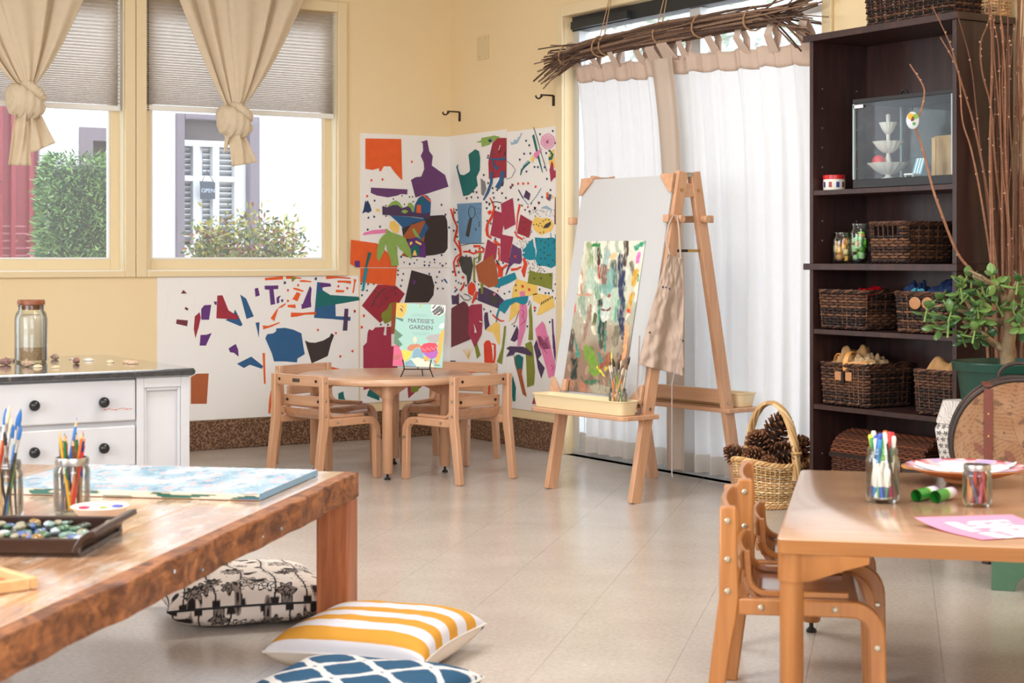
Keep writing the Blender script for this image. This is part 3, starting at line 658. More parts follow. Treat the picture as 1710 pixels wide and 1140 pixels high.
cut(BU, '2', 'K', [1060, 288, 1240, 276, 1290, 280, 1318, 360, 1326, 500, 1324, 730, 1280, 790, 1150, 820, 880, 850, 760, 850, 700, 450, 800, 420], 1, 'large black paper with rounded right side')
cut(BU, '2', 'B', [540, 280, 800, 300, 1020, 330, 1000, 352, 880, 380, 718, 456, 640, 370], 3); cut(BU, '2', 'N', [1016, 350, 1010, 560, 1000, 640, 900, 600, 730, 600, 720, 560, 830, 410, 940, 372], 2)
cut(BU, '2', 'B', [1020, 372, 1066, 450, 965, 620, 900, 614, 950, 520], 4); cut(BU, '2', 'g', [840, 468, 868, 455, 930, 555, 966, 608, 880, 560], 5); cut(BU, '2', 'V', [800, 600, 900, 580, 970, 640, 1020, 660, 1026, 856, 960, 850, 800, 830, 780, 640], 3)
cut(BU, '2', 'Y', [888, 622, 970, 660, 960, 690, 886, 648], 5); cut(BU, '2', 'Y', [805, 650, 838, 635, 848, 660, 815, 690], 5); cut(BU, '2', 'G', [826, 740, 880, 670, 940, 700, 936, 828, 840, 830], 4); cut(BU, '2', 'Y', [866, 758, 885, 756, 908, 830, 846, 826], 6)
cut(BU, '2', 'N', [690, 830, 730, 780, 800, 840, 780, 846], 2); cut(BU, '2', 'Y', [540, 362, 600, 355, 668, 420, 660, 520, 600, 520, 530, 450], 2); cut(BU, '2', 'k', [162, 552, 190, 515, 300, 482, 470, 468, 500, 480, 490, 520, 300, 536], 1)
cut(BU, '2', 'O', [10, 612, 360, 660, 640, 900, 640, 988, 132, 988, 110, 988, 90, 980, 40, 960, 0, 940], 1, 'orange paper overhanging the left edge')
cut(BU, '2', 'g', [484, 456, 560, 510, 680, 550, 750, 590, 790, 680, 820, 740, 838, 875, 780, 840, 690, 750, 640, 690, 605, 650, 640, 720, 640, 800, 660, 960, 560, 970, 545, 880, 500, 760, 490, 670, 470, 690, 460, 770, 388, 905, 360, 860, 362, 740, 400, 610, 450, 550, 490, 520], 7, 'green leaf shape with three lobes')
cut(BU, '2', 'd', [204, 74, 218, 100, 236, 74, 270, 140, 292, 216, 250, 248, 205, 235, 160, 258, 180, 200], 1); cut(BU, '2', 'Y', [340, 188, 402, 196, 396, 252, 380, 222, 336, 236, 360, 212], 1)
dots(BU, '1', 'r', [838, 530, 290, 780, 440, 772, 226, 998], 2.5); dots(BU, '2', 'd', [330, 84, 1242, 140, 1292, 272, 248, 315, 326, 302, 405, 432, 234, 474, 1344, 444, 1244, 822, 690, 845, 810, 940, 1142, 884, 1008, 962, 1256, 968, 1072, 960], 2.4)
dots(BU, '2', 'n', [586, 60, 706, 14, 806, 28, 848, 30, 856, 96, 736, 134, 482, 150, 484, 292, 732, 922, 870, 932, 906, 886, 1008, 914, 1084, 920, 1146, 922, 1222, 934, 1300, 936, 682, 735], 1.8)
cut(BU, '2', 'V', [62, 900, 128, 898, 130, 985, 64, 985], 8); cut(BU, '2', 'G', [245, 778, 288, 792, 226, 988, 200, 988], 8); 
# --- lower board left of corner
cut(BM, '3', 'O', [134, 62, 636, 62, 612, 306, 134, 252], 2, 'large orange paper overhanging the left edge'); cut(BM, '3', 'T', [196, 62, 242, 62, 225, 140, 186, 370, 160, 370, 172, 200], 9)
cut(BM, '3', 'R', [372, 284, 620, 300, 742, 410, 600, 640, 404, 806, 156, 572], 1, 'red diamond-shaped paper with black scribbles'); cut(BM, '3', 'K', [832, 88, 1106, 168, 1144, 300, 1130, 430, 1060, 528, 735, 530], 1)
cut(BM, '3', 'W', [256, 890, 300, 910, 340, 866, 556, 856, 560, 1600, 180, 1720, 176, 1120, 225, 1070, 235, 940], 1, 'tall dark crimson paper'); cut(BM, 'B', 'W', [72, 660, 300, 640, 300, 828, 76, 828], 2)
cut(BM, '3', 'e', [470, 850, 494, 850, 488, 978, 452, 970], 3); cut(BM, '3', 'L', [540, 540, 640, 520, 630, 700, 540, 790, 470, 820, 420, 730, 430, 670, 500, 620], 2); cut(BM, '3', 'N', [565, 545, 635, 530, 600, 950, 552, 960], 3)
stroke(BM, '3', 'n', [290, 580, 340, 480, 400, 390, 480, 330], 14, 3); stroke(BM, '3', 'n', [330, 540, 400, 600, 440, 470], 6, 3); stroke(BM, '3', 'n', [420, 570, 480, 500, 540, 430], 6, 3); stroke(BM, '3', 'n', [500, 480, 440, 420, 560, 360, 590, 300], 6, 3)
cut(BM, '3', 'T', [0, 452, 90, 452, 126, 476, 124, 498, 60, 515, 0, 522], 2) if False else None
cut(BM, 'B', 'G', [125, 918, 180, 980, 176, 1012, 92, 980, 100, 950], 1); cut(BM, 'B', 'W', [360, 830, 480, 800, 560, 830, 375, 998], 1); cut(BM, 'B', 'L', [390, 830, 440, 805, 470, 850, 440, 950, 390, 960], 2)
dots(BM, '3', 'd', [160, 430, 690, 302, 1076, 136, 1212, 112, 1160, 258], 2.3); dots(BM, '3', 'n', [722, 142, 706, 226, 648, 92, 646, 150, 1176, 180, 1186, 338, 1260, 342, 1250, 236, 150, 270, 240, 278, 320, 278, 165, 360, 230, 365, 608, 340, 620, 410, 340, 376, 416, 826, 510, 830], 2.2)
dots(BM, '3', 'r', [60, 650, 186, 712, 158, 864], 3.0); cut(BM, '3', 'B', [1260, 210, 1290, 205, 1326, 262, 1310, 270], 1); cut(BM, '3', 'V', [840, 262, 870, 215, 902, 250, 870, 285], 3)
cut(BM, 'B', 'd', [660, 738, 696, 740, 690, 755, 662, 752]); cut(BM, 'B', 'd', [650, 798, 708, 796, 706, 815, 648, 812])
# --- right board next to corner
cut(B1, '4', 'G', [355, 358, 405, 384, 422, 480, 418, 640, 372, 740, 390, 850, 310, 950, 262, 984, 192, 998, 95, 598, 122, 556, 120, 620, 150, 702, 200, 712, 272, 668, 284, 640, 272, 520, 262, 430], 1, 'dark green hook-shaped paper')
cut(B1, '4', 'R', [660, 206, 780, 206, 778, 750, 680, 740, 540, 764, 532, 530, 560, 400, 590, 270], 2, 'tall red paper figure with blue arms and legs'); cut(B1, '4', 'g', [360, 262, 432, 240, 440, 205, 560, 184, 610, 172, 690, 190, 580, 262, 548, 296, 440, 326, 438, 270], 3)
cut(B1, '4', 'd', [526, 235, 560, 216, 580, 240, 572, 268, 536, 258], 4); stroke(B1, '4', 'B', [510, 474, 600, 492, 680, 500, 760, 482], [14, 22, 30, 44], 4, 'paper_strip'); stroke(B1, '4', 'B', [590, 500, 610, 580, 660, 630], [20, 30, 56], 4, 'paper_strip')
stroke(B1, '4', 'B', [575, 360, 590, 440], 12, 4); stroke(B1, '4', 'B', [578, 660, 570, 820, 520, 950, 466, 1050], [32, 36, 34, 18], 4, 'paper_strip'); stroke(B1, '4', 'B', [730, 660, 710, 780, 650, 890], [58, 60, 66], 4, 'paper_strip')
stroke(B1, '4', 'n', [745, 450, 765, 380], 14, 5); stroke(B1, '4', 'n', [680, 410, 690, 340], 10, 5); stroke(B1, '4', 'e', [676, 370, 694, 306], 9, 6); stroke(B1, '4', 'n', [780, 520, 860, 580, 900, 640, 850, 740, 780, 766], 5, 3)
cut(B1, '4', 's', [428, 752, 490, 800, 508, 900, 470, 994, 436, 970], 1)
cut(B1, '5', 'b', [108, 124, 440, 104, 436, 660, 140, 672], 2, 'sky blue paper with a black drawn figure'); cut(B1, '5', 'n', [290, 310, 314, 318, 290, 470, 270, 580, 222, 556, 250, 420, 268, 340], 3, None, 'drawn_shape')
mbp = [(308+44*math.cos(a), 238+82*math.sin(a)) for a in [2*PI*i/18 for i in range(19)]]; stroke(B1, '5', 'n', [c for p in mbp for c in p], 9, 3, 'drawn_line')
stroke(B1, '5', 'n', [350, 180, 430, 200, 420, 270, 380, 220], 4, 3, 'drawn_line'); stroke(B1, '5', 'n', [360, 260, 400, 340], 4, 3, 'drawn_line'); stroke(B1, '5', 'n', [408, 360, 408, 440], 10, 3, 'drawn_line'); stroke(B1, '5', 'n', [355, 452, 370, 486], 14, 3, 'drawn_line'); stroke(B1, '5', 'n', [160, 692, 280, 664, 480, 660], 9, 3)
cut(B1, '5', 'W', [864, 42, 902, 404, 755, 480, 738, 410, 718, 540, 872, 572, 846, 700, 806, 936, 696, 900, 698, 600, 556, 552, 618, 212, 712, 244, 704, 124], 2, 'crimson paper made of joined squares'); cut(B1, '5', 'W', [520, 610, 656, 680, 634, 880, 460, 900], 2)
cut(B1, '5', 'N', [596, 810, 640, 980, 670, 1200, 640, 1240, 540, 1262, 400, 1180, 356, 966], 4, 'rust brown paper square tilted'); cut(B1, '5', 'P', [858, 668, 980, 748, 990, 900, 960, 944, 880, 930, 826, 980, 780, 1080, 760, 1090, 810, 930], 3)
cut(B1, '5', 'r', [888, 820, 916, 826, 908, 858, 886, 850], 4); cut(B1, '5', 'n', [120, 880, 170, 830, 230, 850, 300, 840, 324, 960, 310, 1040, 290, 1150, 250, 1240, 236, 1100, 180, 1050, 150, 960], 3)
V_ = [20, 190, 60, 330, 110, 440, 90, 520, 68, 620, 130, 720, 156, 800, 90, 850, 60, 920, 70, 1020, 90, 1110]; stroke(B1, '5', 'r', V_, 22); stroke(B1, '5', 'r', [64, 180, 56, 300, 100, 420, 112, 500, 80, 600], 12); stroke(B1, '5', 'r', [130, 620, 150, 720, 160, 820, 110, 900, 130, 980], 22)
stroke(B1, '5', 'r', [190, 775, 260, 772, 330, 800, 410, 770, 460, 780, 470, 720], 26); stroke(B1, '5', 'r', [330, 700, 420, 700, 410, 750], 34); stroke(B1, '5', 'r', [550, 40, 590, 110, 610, 190, 580, 300, 520, 400, 510, 480, 520, 550, 570, 590], [14, 18, 26, 34, 30, 40, 34, 30])
stroke(B1, '5', 'r', [540, 220, 560, 260], 50); stroke(B1, '5', 'r', [610, 620, 650, 660, 690, 690], 34); stroke(B1, '5', 'r', [670, 720, 680, 860, 670, 900], 20); stroke(B1, '5', 'r', [640, 930, 700, 1010, 690, 1120], [30, 70, 60]); stroke(B1, '5', 'r', [700, 1020, 790, 950], 30)
stroke(B1, '5', 'n', [570, 104, 640, 94, 710, 110], 12); stroke(B1, '5', 'n', [640, 890, 680, 960], 22); cut(B1, '5', 'L', [400, 790, 434, 780, 430, 890, 400, 900], 3); cut(B1, '5', 'L', [328, 860, 350, 850, 350, 1180, 326, 1180], 3)
stroke(B1, '5', 'n', [355, 870, 400, 840, 400, 910, 370, 920], 14, 3)
cut(B1, '6', 'T', [890, 118, 918, 205, 820, 260, 700, 310, 640, 328, 526, 266, 640, 230, 690, 196], 3); cut(B1, '6', 'D', [400, 340, 480, 318, 580, 366, 660, 410, 746, 500, 670, 612, 384, 500], 2); cut(B1, '6', 'n', [560, 380, 600, 380, 640, 450, 680, 480, 650, 550, 600, 560, 550, 520, 545, 440], 4); cut(B1, '6', 'k', [596, 410, 620, 396, 636, 412, 612, 440], 5)
cut(B1, '6', 'L', [424, 270, 462, 256, 464, 410, 436, 416], 4); cut(B1, '6', 'r', [250, 310, 300, 246, 350, 280, 360, 360, 320, 440, 260, 410], 3); stroke(B1, '6', 'r', [380, 380, 350, 450, 310, 540], [30, 44, 20]); stroke(B1, '6', 'r', [206, 250, 190, 310, 150, 370], [14, 26, 24]); cut(B1, '6', 'r', [164, 190, 190, 164, 210, 186, 192, 210], 3)
stroke(B1, '6', 'n', [150, 430, 200, 490, 260, 500, 300, 470, 260, 430, 200, 412], 11); cut(B1, '6', 'D', [30, 428, 90, 436, 136, 400, 130, 570, 92, 550, 40, 556], 2)
cut(B1, '6', 'M', [200, 508, 240, 540, 270, 600, 290, 1030, 26, 1140, 26, 700, 30, 606], 2, 'large dark maroon paper'); cut(B1, '6', 'W', [270, 584, 300, 558, 444, 548, 452, 800, 440, 960, 345, 1140, 300, 1030, 256, 960], 3)
stroke(B1, '6', 'e', [336, 826, 352, 880, 360, 940], [6, 14, 34], 5); stroke(B1, '6', 'e', [410, 782, 460, 802], 14, 5); stroke(B1, '6', 'n', [300, 936, 350, 944], 6, 5)
cut(B1, '6', 'D', [486, 664, 526, 662, 534, 760, 552, 840, 486, 908, 474, 720], 1); cut(B1, '6', 'Y', [640, 782, 690, 830, 694, 1100, 670, 1100, 596, 940, 496, 905], 1)
stroke(B1, '6', 'r', [586, 690, 640, 740, 700, 780, 750, 776], [16, 24, 20, 14]); cut(B1, '6', 'L', [748, 820, 772, 822, 760, 1140, 720, 1440, 650, 1300, 716, 1140], 1) if False else None
cut(B1, '7', 'L', [748, -130, 774, -126, 764, 0, 716, 392, 646, 360, 716, 160], 2); cut(B1, '7', 'L', [336, 110, 376, 90, 428, 268, 378, 318], 1)
cut(B1, '7', 'r', [470, 115, 500, 70, 545, 64, 570, 100, 585, 200, 595, 370, 600, 470, 540, 480, 480, 380, 474, 240], 1, 'tall vermilion painted shape'); stroke(B1, '7', 'r', [580, 115, 620, 120, 622, 270, 605, 380], 28, 1); cut(B1, '7', 'r', [520, 640, 612, 620, 608, 800, 540, 980, 508, 980], 1)
cut(B1, '7', 'O', [220, 470, 430, 470, 440, 500, 190, 520], 1); cut(B1, '7', 'd', [14, 340, 90, 342, 86, 360, 18, 358], 1); cut(B1, '7', 'd', [0, 470, 112, 466, 114, 490, 0, 494], 1)
for i in range(9): stroke(B1, '7', 'Y', [265+10*math.sin(i*2), 330-6*i, 180+18*i, 190+20*math.sin(i*3)], 5, 1)
dots(B1, '4', 'n', [470, 712, 530, 816, 590, 885, 654, 915, 720, 960, 768, 1020, 530, 446, 236, 1026, 330, 940, 370, 944, 506, 1078, 550, 1096], 2.4); dots(B1, '4', 'd', [304, 1012, 390, 1014, 606, 1020, 598, 956], 2.2); cut(B1, '4', 'M', [720, 790, 745, 800, 735, 860, 708, 868], 1)
dots(B1, '5', 'n', [96, 208, 78, 246, 112, 370, 108, 570, 506, 100, 546, 130, 570, 394, 516, 352, 520, 520, 450, 720, 280, 756, 360, 764, 230, 836, 632, 165, 664, 320, 610, 506, 540, 624, 506, 720, 500, 850, 752, 736, 814, 868], 2.2); dots(B1, '5', 'd', [64, 492, 82, 744, 96, 968, 52, 1050, 130, 1050, 508, 182, 672, 180, 624, 602, 680, 670, 672, 790, 732, 930], 2.3)
dots(B1, '6', 'n', [90, 236, 128, 256, 164, 272, 350, 250, 400, 280], 2); dots(B1, '6', 'd', [52, 116, 130, 118, 226, 298, 474, 622, 566, 650, 368, 474, 750, 410, 680, 320], 2.2); stroke(B1, '6', 'B', [70, 390, 110, 340], 18, 3); dots(B1, '6', 'r', [85, 325, 660, 368], 2); dots(B1, '7', 'r', [748, 658, 772, 790], 2.2)
# --- right board beside the door
cut(B2, '4', 'a', [826, 242, 850, 268, 876, 260, 880, 228, 920, 232, 940, 190, 962, 186, 976, 138, 994, 140, 960, 220, 930, 280, 846, 304], 1); cut(B2, '4', 'G', [1128, 176, 1154, 156, 1180, 260, 1210, 400, 1276, 680, 1264, 670, 1196, 460], 2); stroke(B2, '4', 'n', [1146, 60, 1200, 230, 1270, 480, 1326, 656], 8, 3)
cut(B2, '4', 'k', [1262, 344, 1244, 380, 1188, 490, 1150, 450, 1152, 414], 4); cut(B2, '4', 'Y', [1128, 448, 1162, 480, 1130, 545, 1100, 500], 3); stroke(B2, '4', 'G', [1098, 530, 1030, 590, 986, 640, 970, 712], [22, 26, 24, 12], 2); stroke(B2, '4', 'a', [1080, 510, 1010, 580, 1000, 640], 16, 1)
for rr in (90, 66, 44, 24): stroke(B2, '4', 'k', [c for i in range(19) for c in (1340+rr*math.cos(2*PI*i/18)+4*math.sin(i*2.1), 252+rr*1.1*math.sin(2*PI*i/18)+5*math.sin(i*1.7))], 12 if rr > 30 else 10, 2, 'painted_ring')
dots(B2, '4', 'n', [1334, 262], 2.6); cut(B2, '4', 'Y', [1380, 380, 1430, 354, 1434, 440, 1446, 600, 1400, 640, 1356, 560, 1350, 440], 1); cut(B2, '4', 'G', [1342, 384, 1366, 362, 1424, 430, 1400, 500, 1352, 510, 1350, 470, 1388, 450, 1374, 400], 2); cut(B2, '4', 'W', [1392, 516, 1416, 560, 1420, 640, 1468, 660, 1460, 740, 1420, 750, 1382, 806, 1364, 640], 3)
cut(B2, '4', 'D', [1044, 912, 1106, 964, 1088, 1056, 1010, 1006], 1); stroke(B2, '4', 'd', [940, 910, 980, 980, 1006, 1030], 14, 2); stroke(B2, '4', 'b', [1006, 1030, 1080, 1120], 10, 2); stroke(B2, '4', 'b', [1250, 886, 1190, 990, 1110, 1090], 8, 2)
cut(B2, '4', 'O', [1318, 950, 1350, 940, 1354, 1040, 1320, 1020], 1); cut(B2, '4', 'B', [1356, 970, 1390, 972, 1384, 1040, 1350, 1030], 2); cut(B2, '4', 'Y', [1395, 980, 1418, 990, 1416, 1034, 1394, 1030], 1); cut(B2, '4', 'R', [1318, 1000, 1380, 1050, 1360, 1062, 1320, 1030], 2); cut(B2, '4', 'M', [1438, 1008, 1450, 1010, 1468, 1380, 1430, 1380], 1)
dots(B2, '4', 'd', [1238, 156, 1408, 114, 1442, 272, 1044, 242, 1090, 304, 1016, 422, 1106, 416, 962, 500, 1318, 410, 1208, 600, 1296, 604, 1050, 660, 1158, 600, 1328, 758, 940, 1042, 1264, 1012, 1380, 916], 2.3); dots(B2, '4', 'r', [938, 824, 1006, 830, 1074, 820, 1172, 868], 2.6); dots(B2, '4', 'M', [840, 880, 860, 850, 1222, 1086, 1162, 1160], 3)
cut(B2, '5', 'R', [970, 268, 1128, 362, 1086, 586, 920, 522], 2, 'red paper square with a drawn face'); stroke(B2, '5', 'r', [960, 130, 930, 280, 914, 480], [30, 20, 12], 2); stroke(B2, '5', 'r', [890, 500, 920, 560, 1000, 610], [20, 22, 30], 2); stroke(B2, '5', 'n', [1000, 380, 1030, 370], 8, 4); stroke(B2, '5', 'M', [985, 440, 1020, 480, 1040, 440], 6, 4)
cut(B2, '5', 'Y', [1170, 300, 1250, 320, 1340, 312, 1400, 350, 1422, 420, 1390, 500, 1320, 520, 1260, 550, 1200, 520, 1150, 470, 1126, 380], 1, 'yellow bumpy paper with dark spots'); cut(B2, '5', 'n', [1384, 362, 1380, 410, 1340, 450, 1272, 456, 1310, 400], 3)
cut(B2, '5', 'T', [1136, 600, 1150, 700, 1170, 740, 1174, 880, 1100, 890, 1030, 870, 990, 810, 1040, 780, 1000, 780, 1000, 750, 1060, 690, 1050, 680], 2); cut(B2, '5', 'T', [1164, 580, 1300, 590, 1400, 580, 1472, 600, 1472, 950, 1390, 998, 1300, 970, 1200, 960, 1172, 880, 1190, 770, 1176, 680], 1, 'large turquoise paper with dark dots')
stroke(B2, '5', 'T', [1388, 590, 1380, 520], 10, 1); stroke(B2, '5', 'T', [1446, 590, 1440, 535], 10, 1)
dots(B2, '5', 'n', [1180, 620, 1248, 630, 1306, 650, 1350, 600, 1440, 620, 1240, 750, 1290, 720, 1352, 680, 1416, 650, 1440, 730, 1288, 790, 1335, 825, 1375, 820, 1456, 790, 1300, 866, 1246, 866, 1406, 890, 1440, 910, 1230, 960, 1352, 950], 1.7, 4); dots(B2, '5', 'n', [1150, 405, 1190, 405, 1215, 425, 1240, 390, 1280, 360, 1310, 340, 1355, 340, 1260, 425, 1236, 515, 1282, 510], 1.4, 4)
rr_ = random.Random(4)
dots(B2, '5', 'n', [c for _ in range(70) for c in ((lambda x, y: (x, y))(rr_.uniform(1080, 1470), rr_.uniform(200, 300)))], .8, 1); dots(B2, '5', 'n', [c for _ in range(60) for c in (rr_.uniform(900, 1130), rr_.uniform(480, 780))], 1.1, 1); dots(B2, '5', 'n', [c for _ in range(40) for c in (rr_.uniform(1060, 1300), rr_.uniform(900, 1060))], 1.2, 1)
dots(B2, '5', 'r', [1070, 166, 1162, 186], 2.2); dots(B2, '5', 'n', [990, 150, 1030, 206, 1090, 226, 1116, 120], 2); stroke(B2, '5', 'a', [1256, 180, 1320, 170, 1390, 204], [20, 44, 20], 1)
stroke(B2, '5', 'r', [840, 1020, 920, 1010, 980, 980], [36, 30, 24], 2) ; stroke(B2, '5', 'r', [1010, 860, 1040, 940, 1010, 1040, 1020, 1120], [30, 50, 60, 20], 2)
cut(B2, '6', 'L', [1090, 82, 1180, 120, 1300, 134, 1406, 124, 1398, 354, 1220, 300, 1066, 266], 2, 'olive green paper with uneven top edge'); cut(B2, '6', 'Y', [920, 206, 1060, 250, 1200, 300, 1200, 420, 1060, 440, 850, 470, 870, 320], 1); cut(B2, '6', 'Y', [1134, 420, 1180, 402, 1410, 440, 1434, 590, 1250, 690, 1190, 700, 1236, 560, 1140, 500], 1, 'yellow paper with black ticks')
for i in range(6): stroke(B2, '6', 'n', [1250+30*i, 560-18*i, 1262+28*i, 520-16*i], 12, 3)
cut(B2, '6', 'Y', [846, 520, 960, 540, 950, 660, 806, 800, 830, 660], 1); stroke(B2, '6', 'N', [950, 640, 900, 790, 846, 834], 9, 2)
cut(B2, '6', 'T', [1074, 436, 1058, 530, 1010, 560, 900, 520, 820, 570, 750, 680, 700, 640, 660, 640, 690, 560, 760, 496, 900, 458], 4, 'curved teal paper like a wing'); stroke(B2, '6', 'T', [676, 620, 650, 700, 640, 790], [20, 22, 10], 4)
cut(B2, '6', 'k', [960, 378, 1030, 374, 1034, 450, 966, 450], 2); cut(B2, '6', 'k', [964, 540, 1056, 560, 1060, 680, 1030, 900, 964, 1120, 926, 1120, 950, 900, 950, 700], 2, 'long pink strip with drawn loops'); cut(B2, '7', 'k', [935, -10, 1010, -20, 966, 130, 930, 130], 2)
cut(B2, '6', 'L', [1112, 520, 1130, 760, 1138, 1040, 1076, 1040, 1090, 830, 1082, 640], 2); cut(B2, '6', 'D', [924, 842, 944, 900, 940, 1020, 886, 1066, 832, 1040], 1); cut(B2, '6', 'k', [1266, 782, 1300, 830, 1360, 1060, 1376, 1160, 1220, 1160, 1170, 890], 2); cut(B2, '7', 'k', [1200, 10, 1350, 0, 1420, 320, 1472, 480, 1460, 530, 1352, 578, 1320, 440, 1240, 160], 2, 'broad pink strip with drawn squiggles')
cut(B2, '6', 'V', [1392, 750, 1414, 752, 1420, 900, 1444, 1160, 1410, 1160, 1400, 900], 1); cut(B2, '7', 'V', [1400, -10, 1430, -10, 1452, 240, 1440, 360, 1420, 240], 1); cut(B2, '7', 'L', [1034, 112, 1116, 76, 1140, 160, 1166, 480, 1154, 670, 1060, 706, 1048, 400], 1, 'long olive green strip')
cut(B2, '7', 'D', [776, 176, 820, 146, 1010, 152, 1070, 190, 1124, 240, 1118, 282, 1040, 256, 900, 222, 870, 262, 772, 288, 820, 206], 4); cut(B2, '7', 'N', [876, 262, 900, 290, 1000, 400, 985, 520, 1054, 836, 1000, 800, 940, 560, 890, 380], 2); cut(B2, '7', 'G', [905, 268, 950, 256, 1008, 300, 990, 452, 920, 460, 890, 330], 3)
cut(B2, '7', 'G', [866, 546, 908, 710, 900, 890, 866, 898, 832, 690], 1); cut(B2, '7', 'D', [1186, 56, 1220, 150, 1256, 260, 1210, 320, 1300, 440, 1252, 584, 1204, 440, 1182, 290, 1150, 150], 1); cut(B2, '7', 'W', [1158, 818, 1266, 930, 1126, 930], 1)
for pts in ([980, 620, 1020, 660, 990, 720, 1030, 780, 970, 830], [990, 560, 1010, 600]): stroke(B2, '6', 'M', pts, 5, 4, 'drawn_line')
for pts in ([1266, 120, 1310, 100, 1330, 160, 1280, 190, 1330, 240], [1290, 20, 1340, 40, 1300, 60], [1380, 400, 1420, 440, 1390, 480]): stroke(B2, '7', 'M', pts, 5, 4, 'drawn_line')
dots(B2, '6', 'd', [1458, 152, 1456, 204, 1442, 278, 1232, 350, 1308, 400, 1356, 402, 1408, 372, 1446, 470, 884, 850, 1062, 850, 1370, 796, 820, 380], 2.2); dots(B2, '6', 'r', [998, 312, 1090, 352, 1160, 600], 3, 3); dots(B2, '6', 'n', [904, 292, 904, 362, 1154, 204, 1248, 200, 1376, 158, 1160, 640], 2, 4); stroke(B2, '6', 'd', [1094, 500, 1074, 570], 9, 3)
for (bn, c), (B, mb) in DOTS.items(): tag(mb.build('paint_dots', pap(c), B), kind='stuff')
# ============================================================= ROUND TABLE, CHAIRS, EASEL, DRESSER
M_MAPLE = wood('maple_upright', S(196, 146, 110), S(212, 164, 128), 'z', 1.2, .38, .25)
M_MAPLEX = wood('maple_across', S(196, 146, 110), S(212, 164, 128), 'x', 1.2, .38, .25)
M_MAPLEY = wood('maple_along', S(196, 146, 110), S(212, 164, 128), 'y', 1.2, .38, .25)
M_SEAT = wood('maple_seat', S(186, 134, 98), S(204, 154, 118), 'y', 1.0, .2, .6)
M_TOP = wood('maple_table_top', S(204, 156, 120), S(214, 170, 134), 'x', .8, .3, .4, stretch=8)
M_BOLT = mat('steel_bolt', S(190, 180, 160), .3, .9); M_DARKBOLT = mat('dark_bolt', S(60, 46, 40), .4, .6); M_RUBBER = mat('black_rubber', S(26, 26, 28), .6)
BOLT = None
def bolt(parent, p, axis, m=None):
    """small round bolt head; axis 'x' or 'y'"""
    global BOLT
    m = m or M_BOLT; key = 'bolt_'+axis+m.name
    if key not in MATS:
        a = Vector((1, 0, 0)) if axis == 'x' else Vector((0, 1, 0))
        o = MB().tube([-a*.0025, a*.001, a*.0025], [.0068, .0068, .004], 10).build('bolt', m); MATS[key] = o.data; o.parent = parent; o.location = p; return o
    o = bpy.data.objects.new('bolt', MATS[key]); COL.objects.link(o); o.parent = parent; o.location = p; return o
def make_chair(label):
    t = thing('child_chair', label, 'chair')
    for s in (-1, 1):
        xo, xi = s*.1925, s*.163
        MB().strip([(-.2, 0), (-.176, .19), (-.166, .25), (-.16, .3), (-.163, .5)], [.036, .04, .044, .044, .036], xo, xi).build('rear_post', M_MAPLE, t, smooth=40, bevel=.004)
        MB().strip([(-.139, .281), (.09, .281)]+arc((.105, .226), .055, PI/2, 0, 7)[1:]+[(.163, .1), (.166, 0)], [.036]*8+[.036, .035, .034], xo, xi).build('front_leg', M_MAPLE, t, smooth=40, bevel=.004)
        MB().strip([(-.122, .398), (-.118, .345)]+arc((-.078, .345), .04, PI, 1.5*PI, 6)[1:]+[(.1, .305)], [.013]*9, s*.1625, s*.138).build('side_bend', M_MAPLEY, t, smooth=40, bevel=.002)
        for (y, z) in ((-.163, .47), (-.163, .385), (-.163, .315), (-.09, .281), (.07, .281), (.161, .2)): bolt(t, (s*.194, y, z), 'x')
    MB().strip([(-.128, .34), (-.116, .31)]+arc((-.086, .3215), .03, 1.08*PI, 1.5*PI, 4)+[(.02, .289), (.09, .2915)]+arc((.105, .2535), .038, PI/2, .05, 6)[1:], .011, -.1615, .1615).build('seat', M_SEAT, t, smooth=50, bevel=.002)
    MB().strip([(x, -.163-.012*(1-(x/.1625)**2)) for x in [-.1625+.325*i/10 for i in range(11)]], .014, .448, .5, 'z').build('back_slat', M_MAPLEX, t, smooth=40, bevel=.003)
    MB().strip([(x, -.13-.011*(1-(x/.137)**2)) for x in [-.137+.274*i/10 for i in range(11)]], .013, .352, .4, 'z').build('back_slat', M_MAPLEX, t, smooth=40, bevel=.003)
    for x in (-.135, .135):
        bolt(t, (x, -.1745, .474), 'y', M_DARKBOLT); bolt(t, (x*.85, -.144, .376), 'y', M_DARKBOLT)
    return t
ch = make_chair('small maple chair at front left of round table, dark plate on its top slat')
place(ch, (-1.49, -1.387, 0), math.radians(14-90)); 
MB().box((0, -.1835, .474), (.05, .003, .016)).build('name_plate', mat('dark_plate', S(66, 52, 44), .5), ch, bevel=.001)
def chair_copy(src, loc, ang, label):
    c = src.copy(); COL.objects.link(c)
    for x in src.children:
        if x.name.startswith('name_plate'): continue
        y = x.copy(); COL.objects.link(y); y.parent = c
    return place(c, loc, math.radians(ang-90), label)
chair_copy(ch, (-.975, -1.745, 0), 104, 'small maple chair at front right of round table')
chair_copy(ch, (-.66, -1.131, 0), 213, 'small maple chair at back right of round table behind the book')
chair_copy(ch, (-1.24, -.88, 0), 291, 'small maple chair at back left of round table near the low art board')
chA = chair_copy(ch, (-2.386, -5.728, 0), -41, 'maple chair nearest the camera at the right-hand table')
chB = chair_copy(ch, (-2.056, -5.394, 0), -41, 'maple chair behind the nearest one at the right-hand table')
M_RCH = {m_.name: wood('oiled_'+m_.name, S(158, 97, 46), S(182, 120, 60), ax_, 1.2, .34, .3) for m_, ax_ in ((M_MAPLE, 'z'), (M_MAPLEX, 'x'), (M_MAPLEY, 'y'))}; M_RCH['maple_seat'] = wood('oiled_maple_seat', S(150, 92, 54), S(170, 110, 66), 'y', 1, .2, .7)
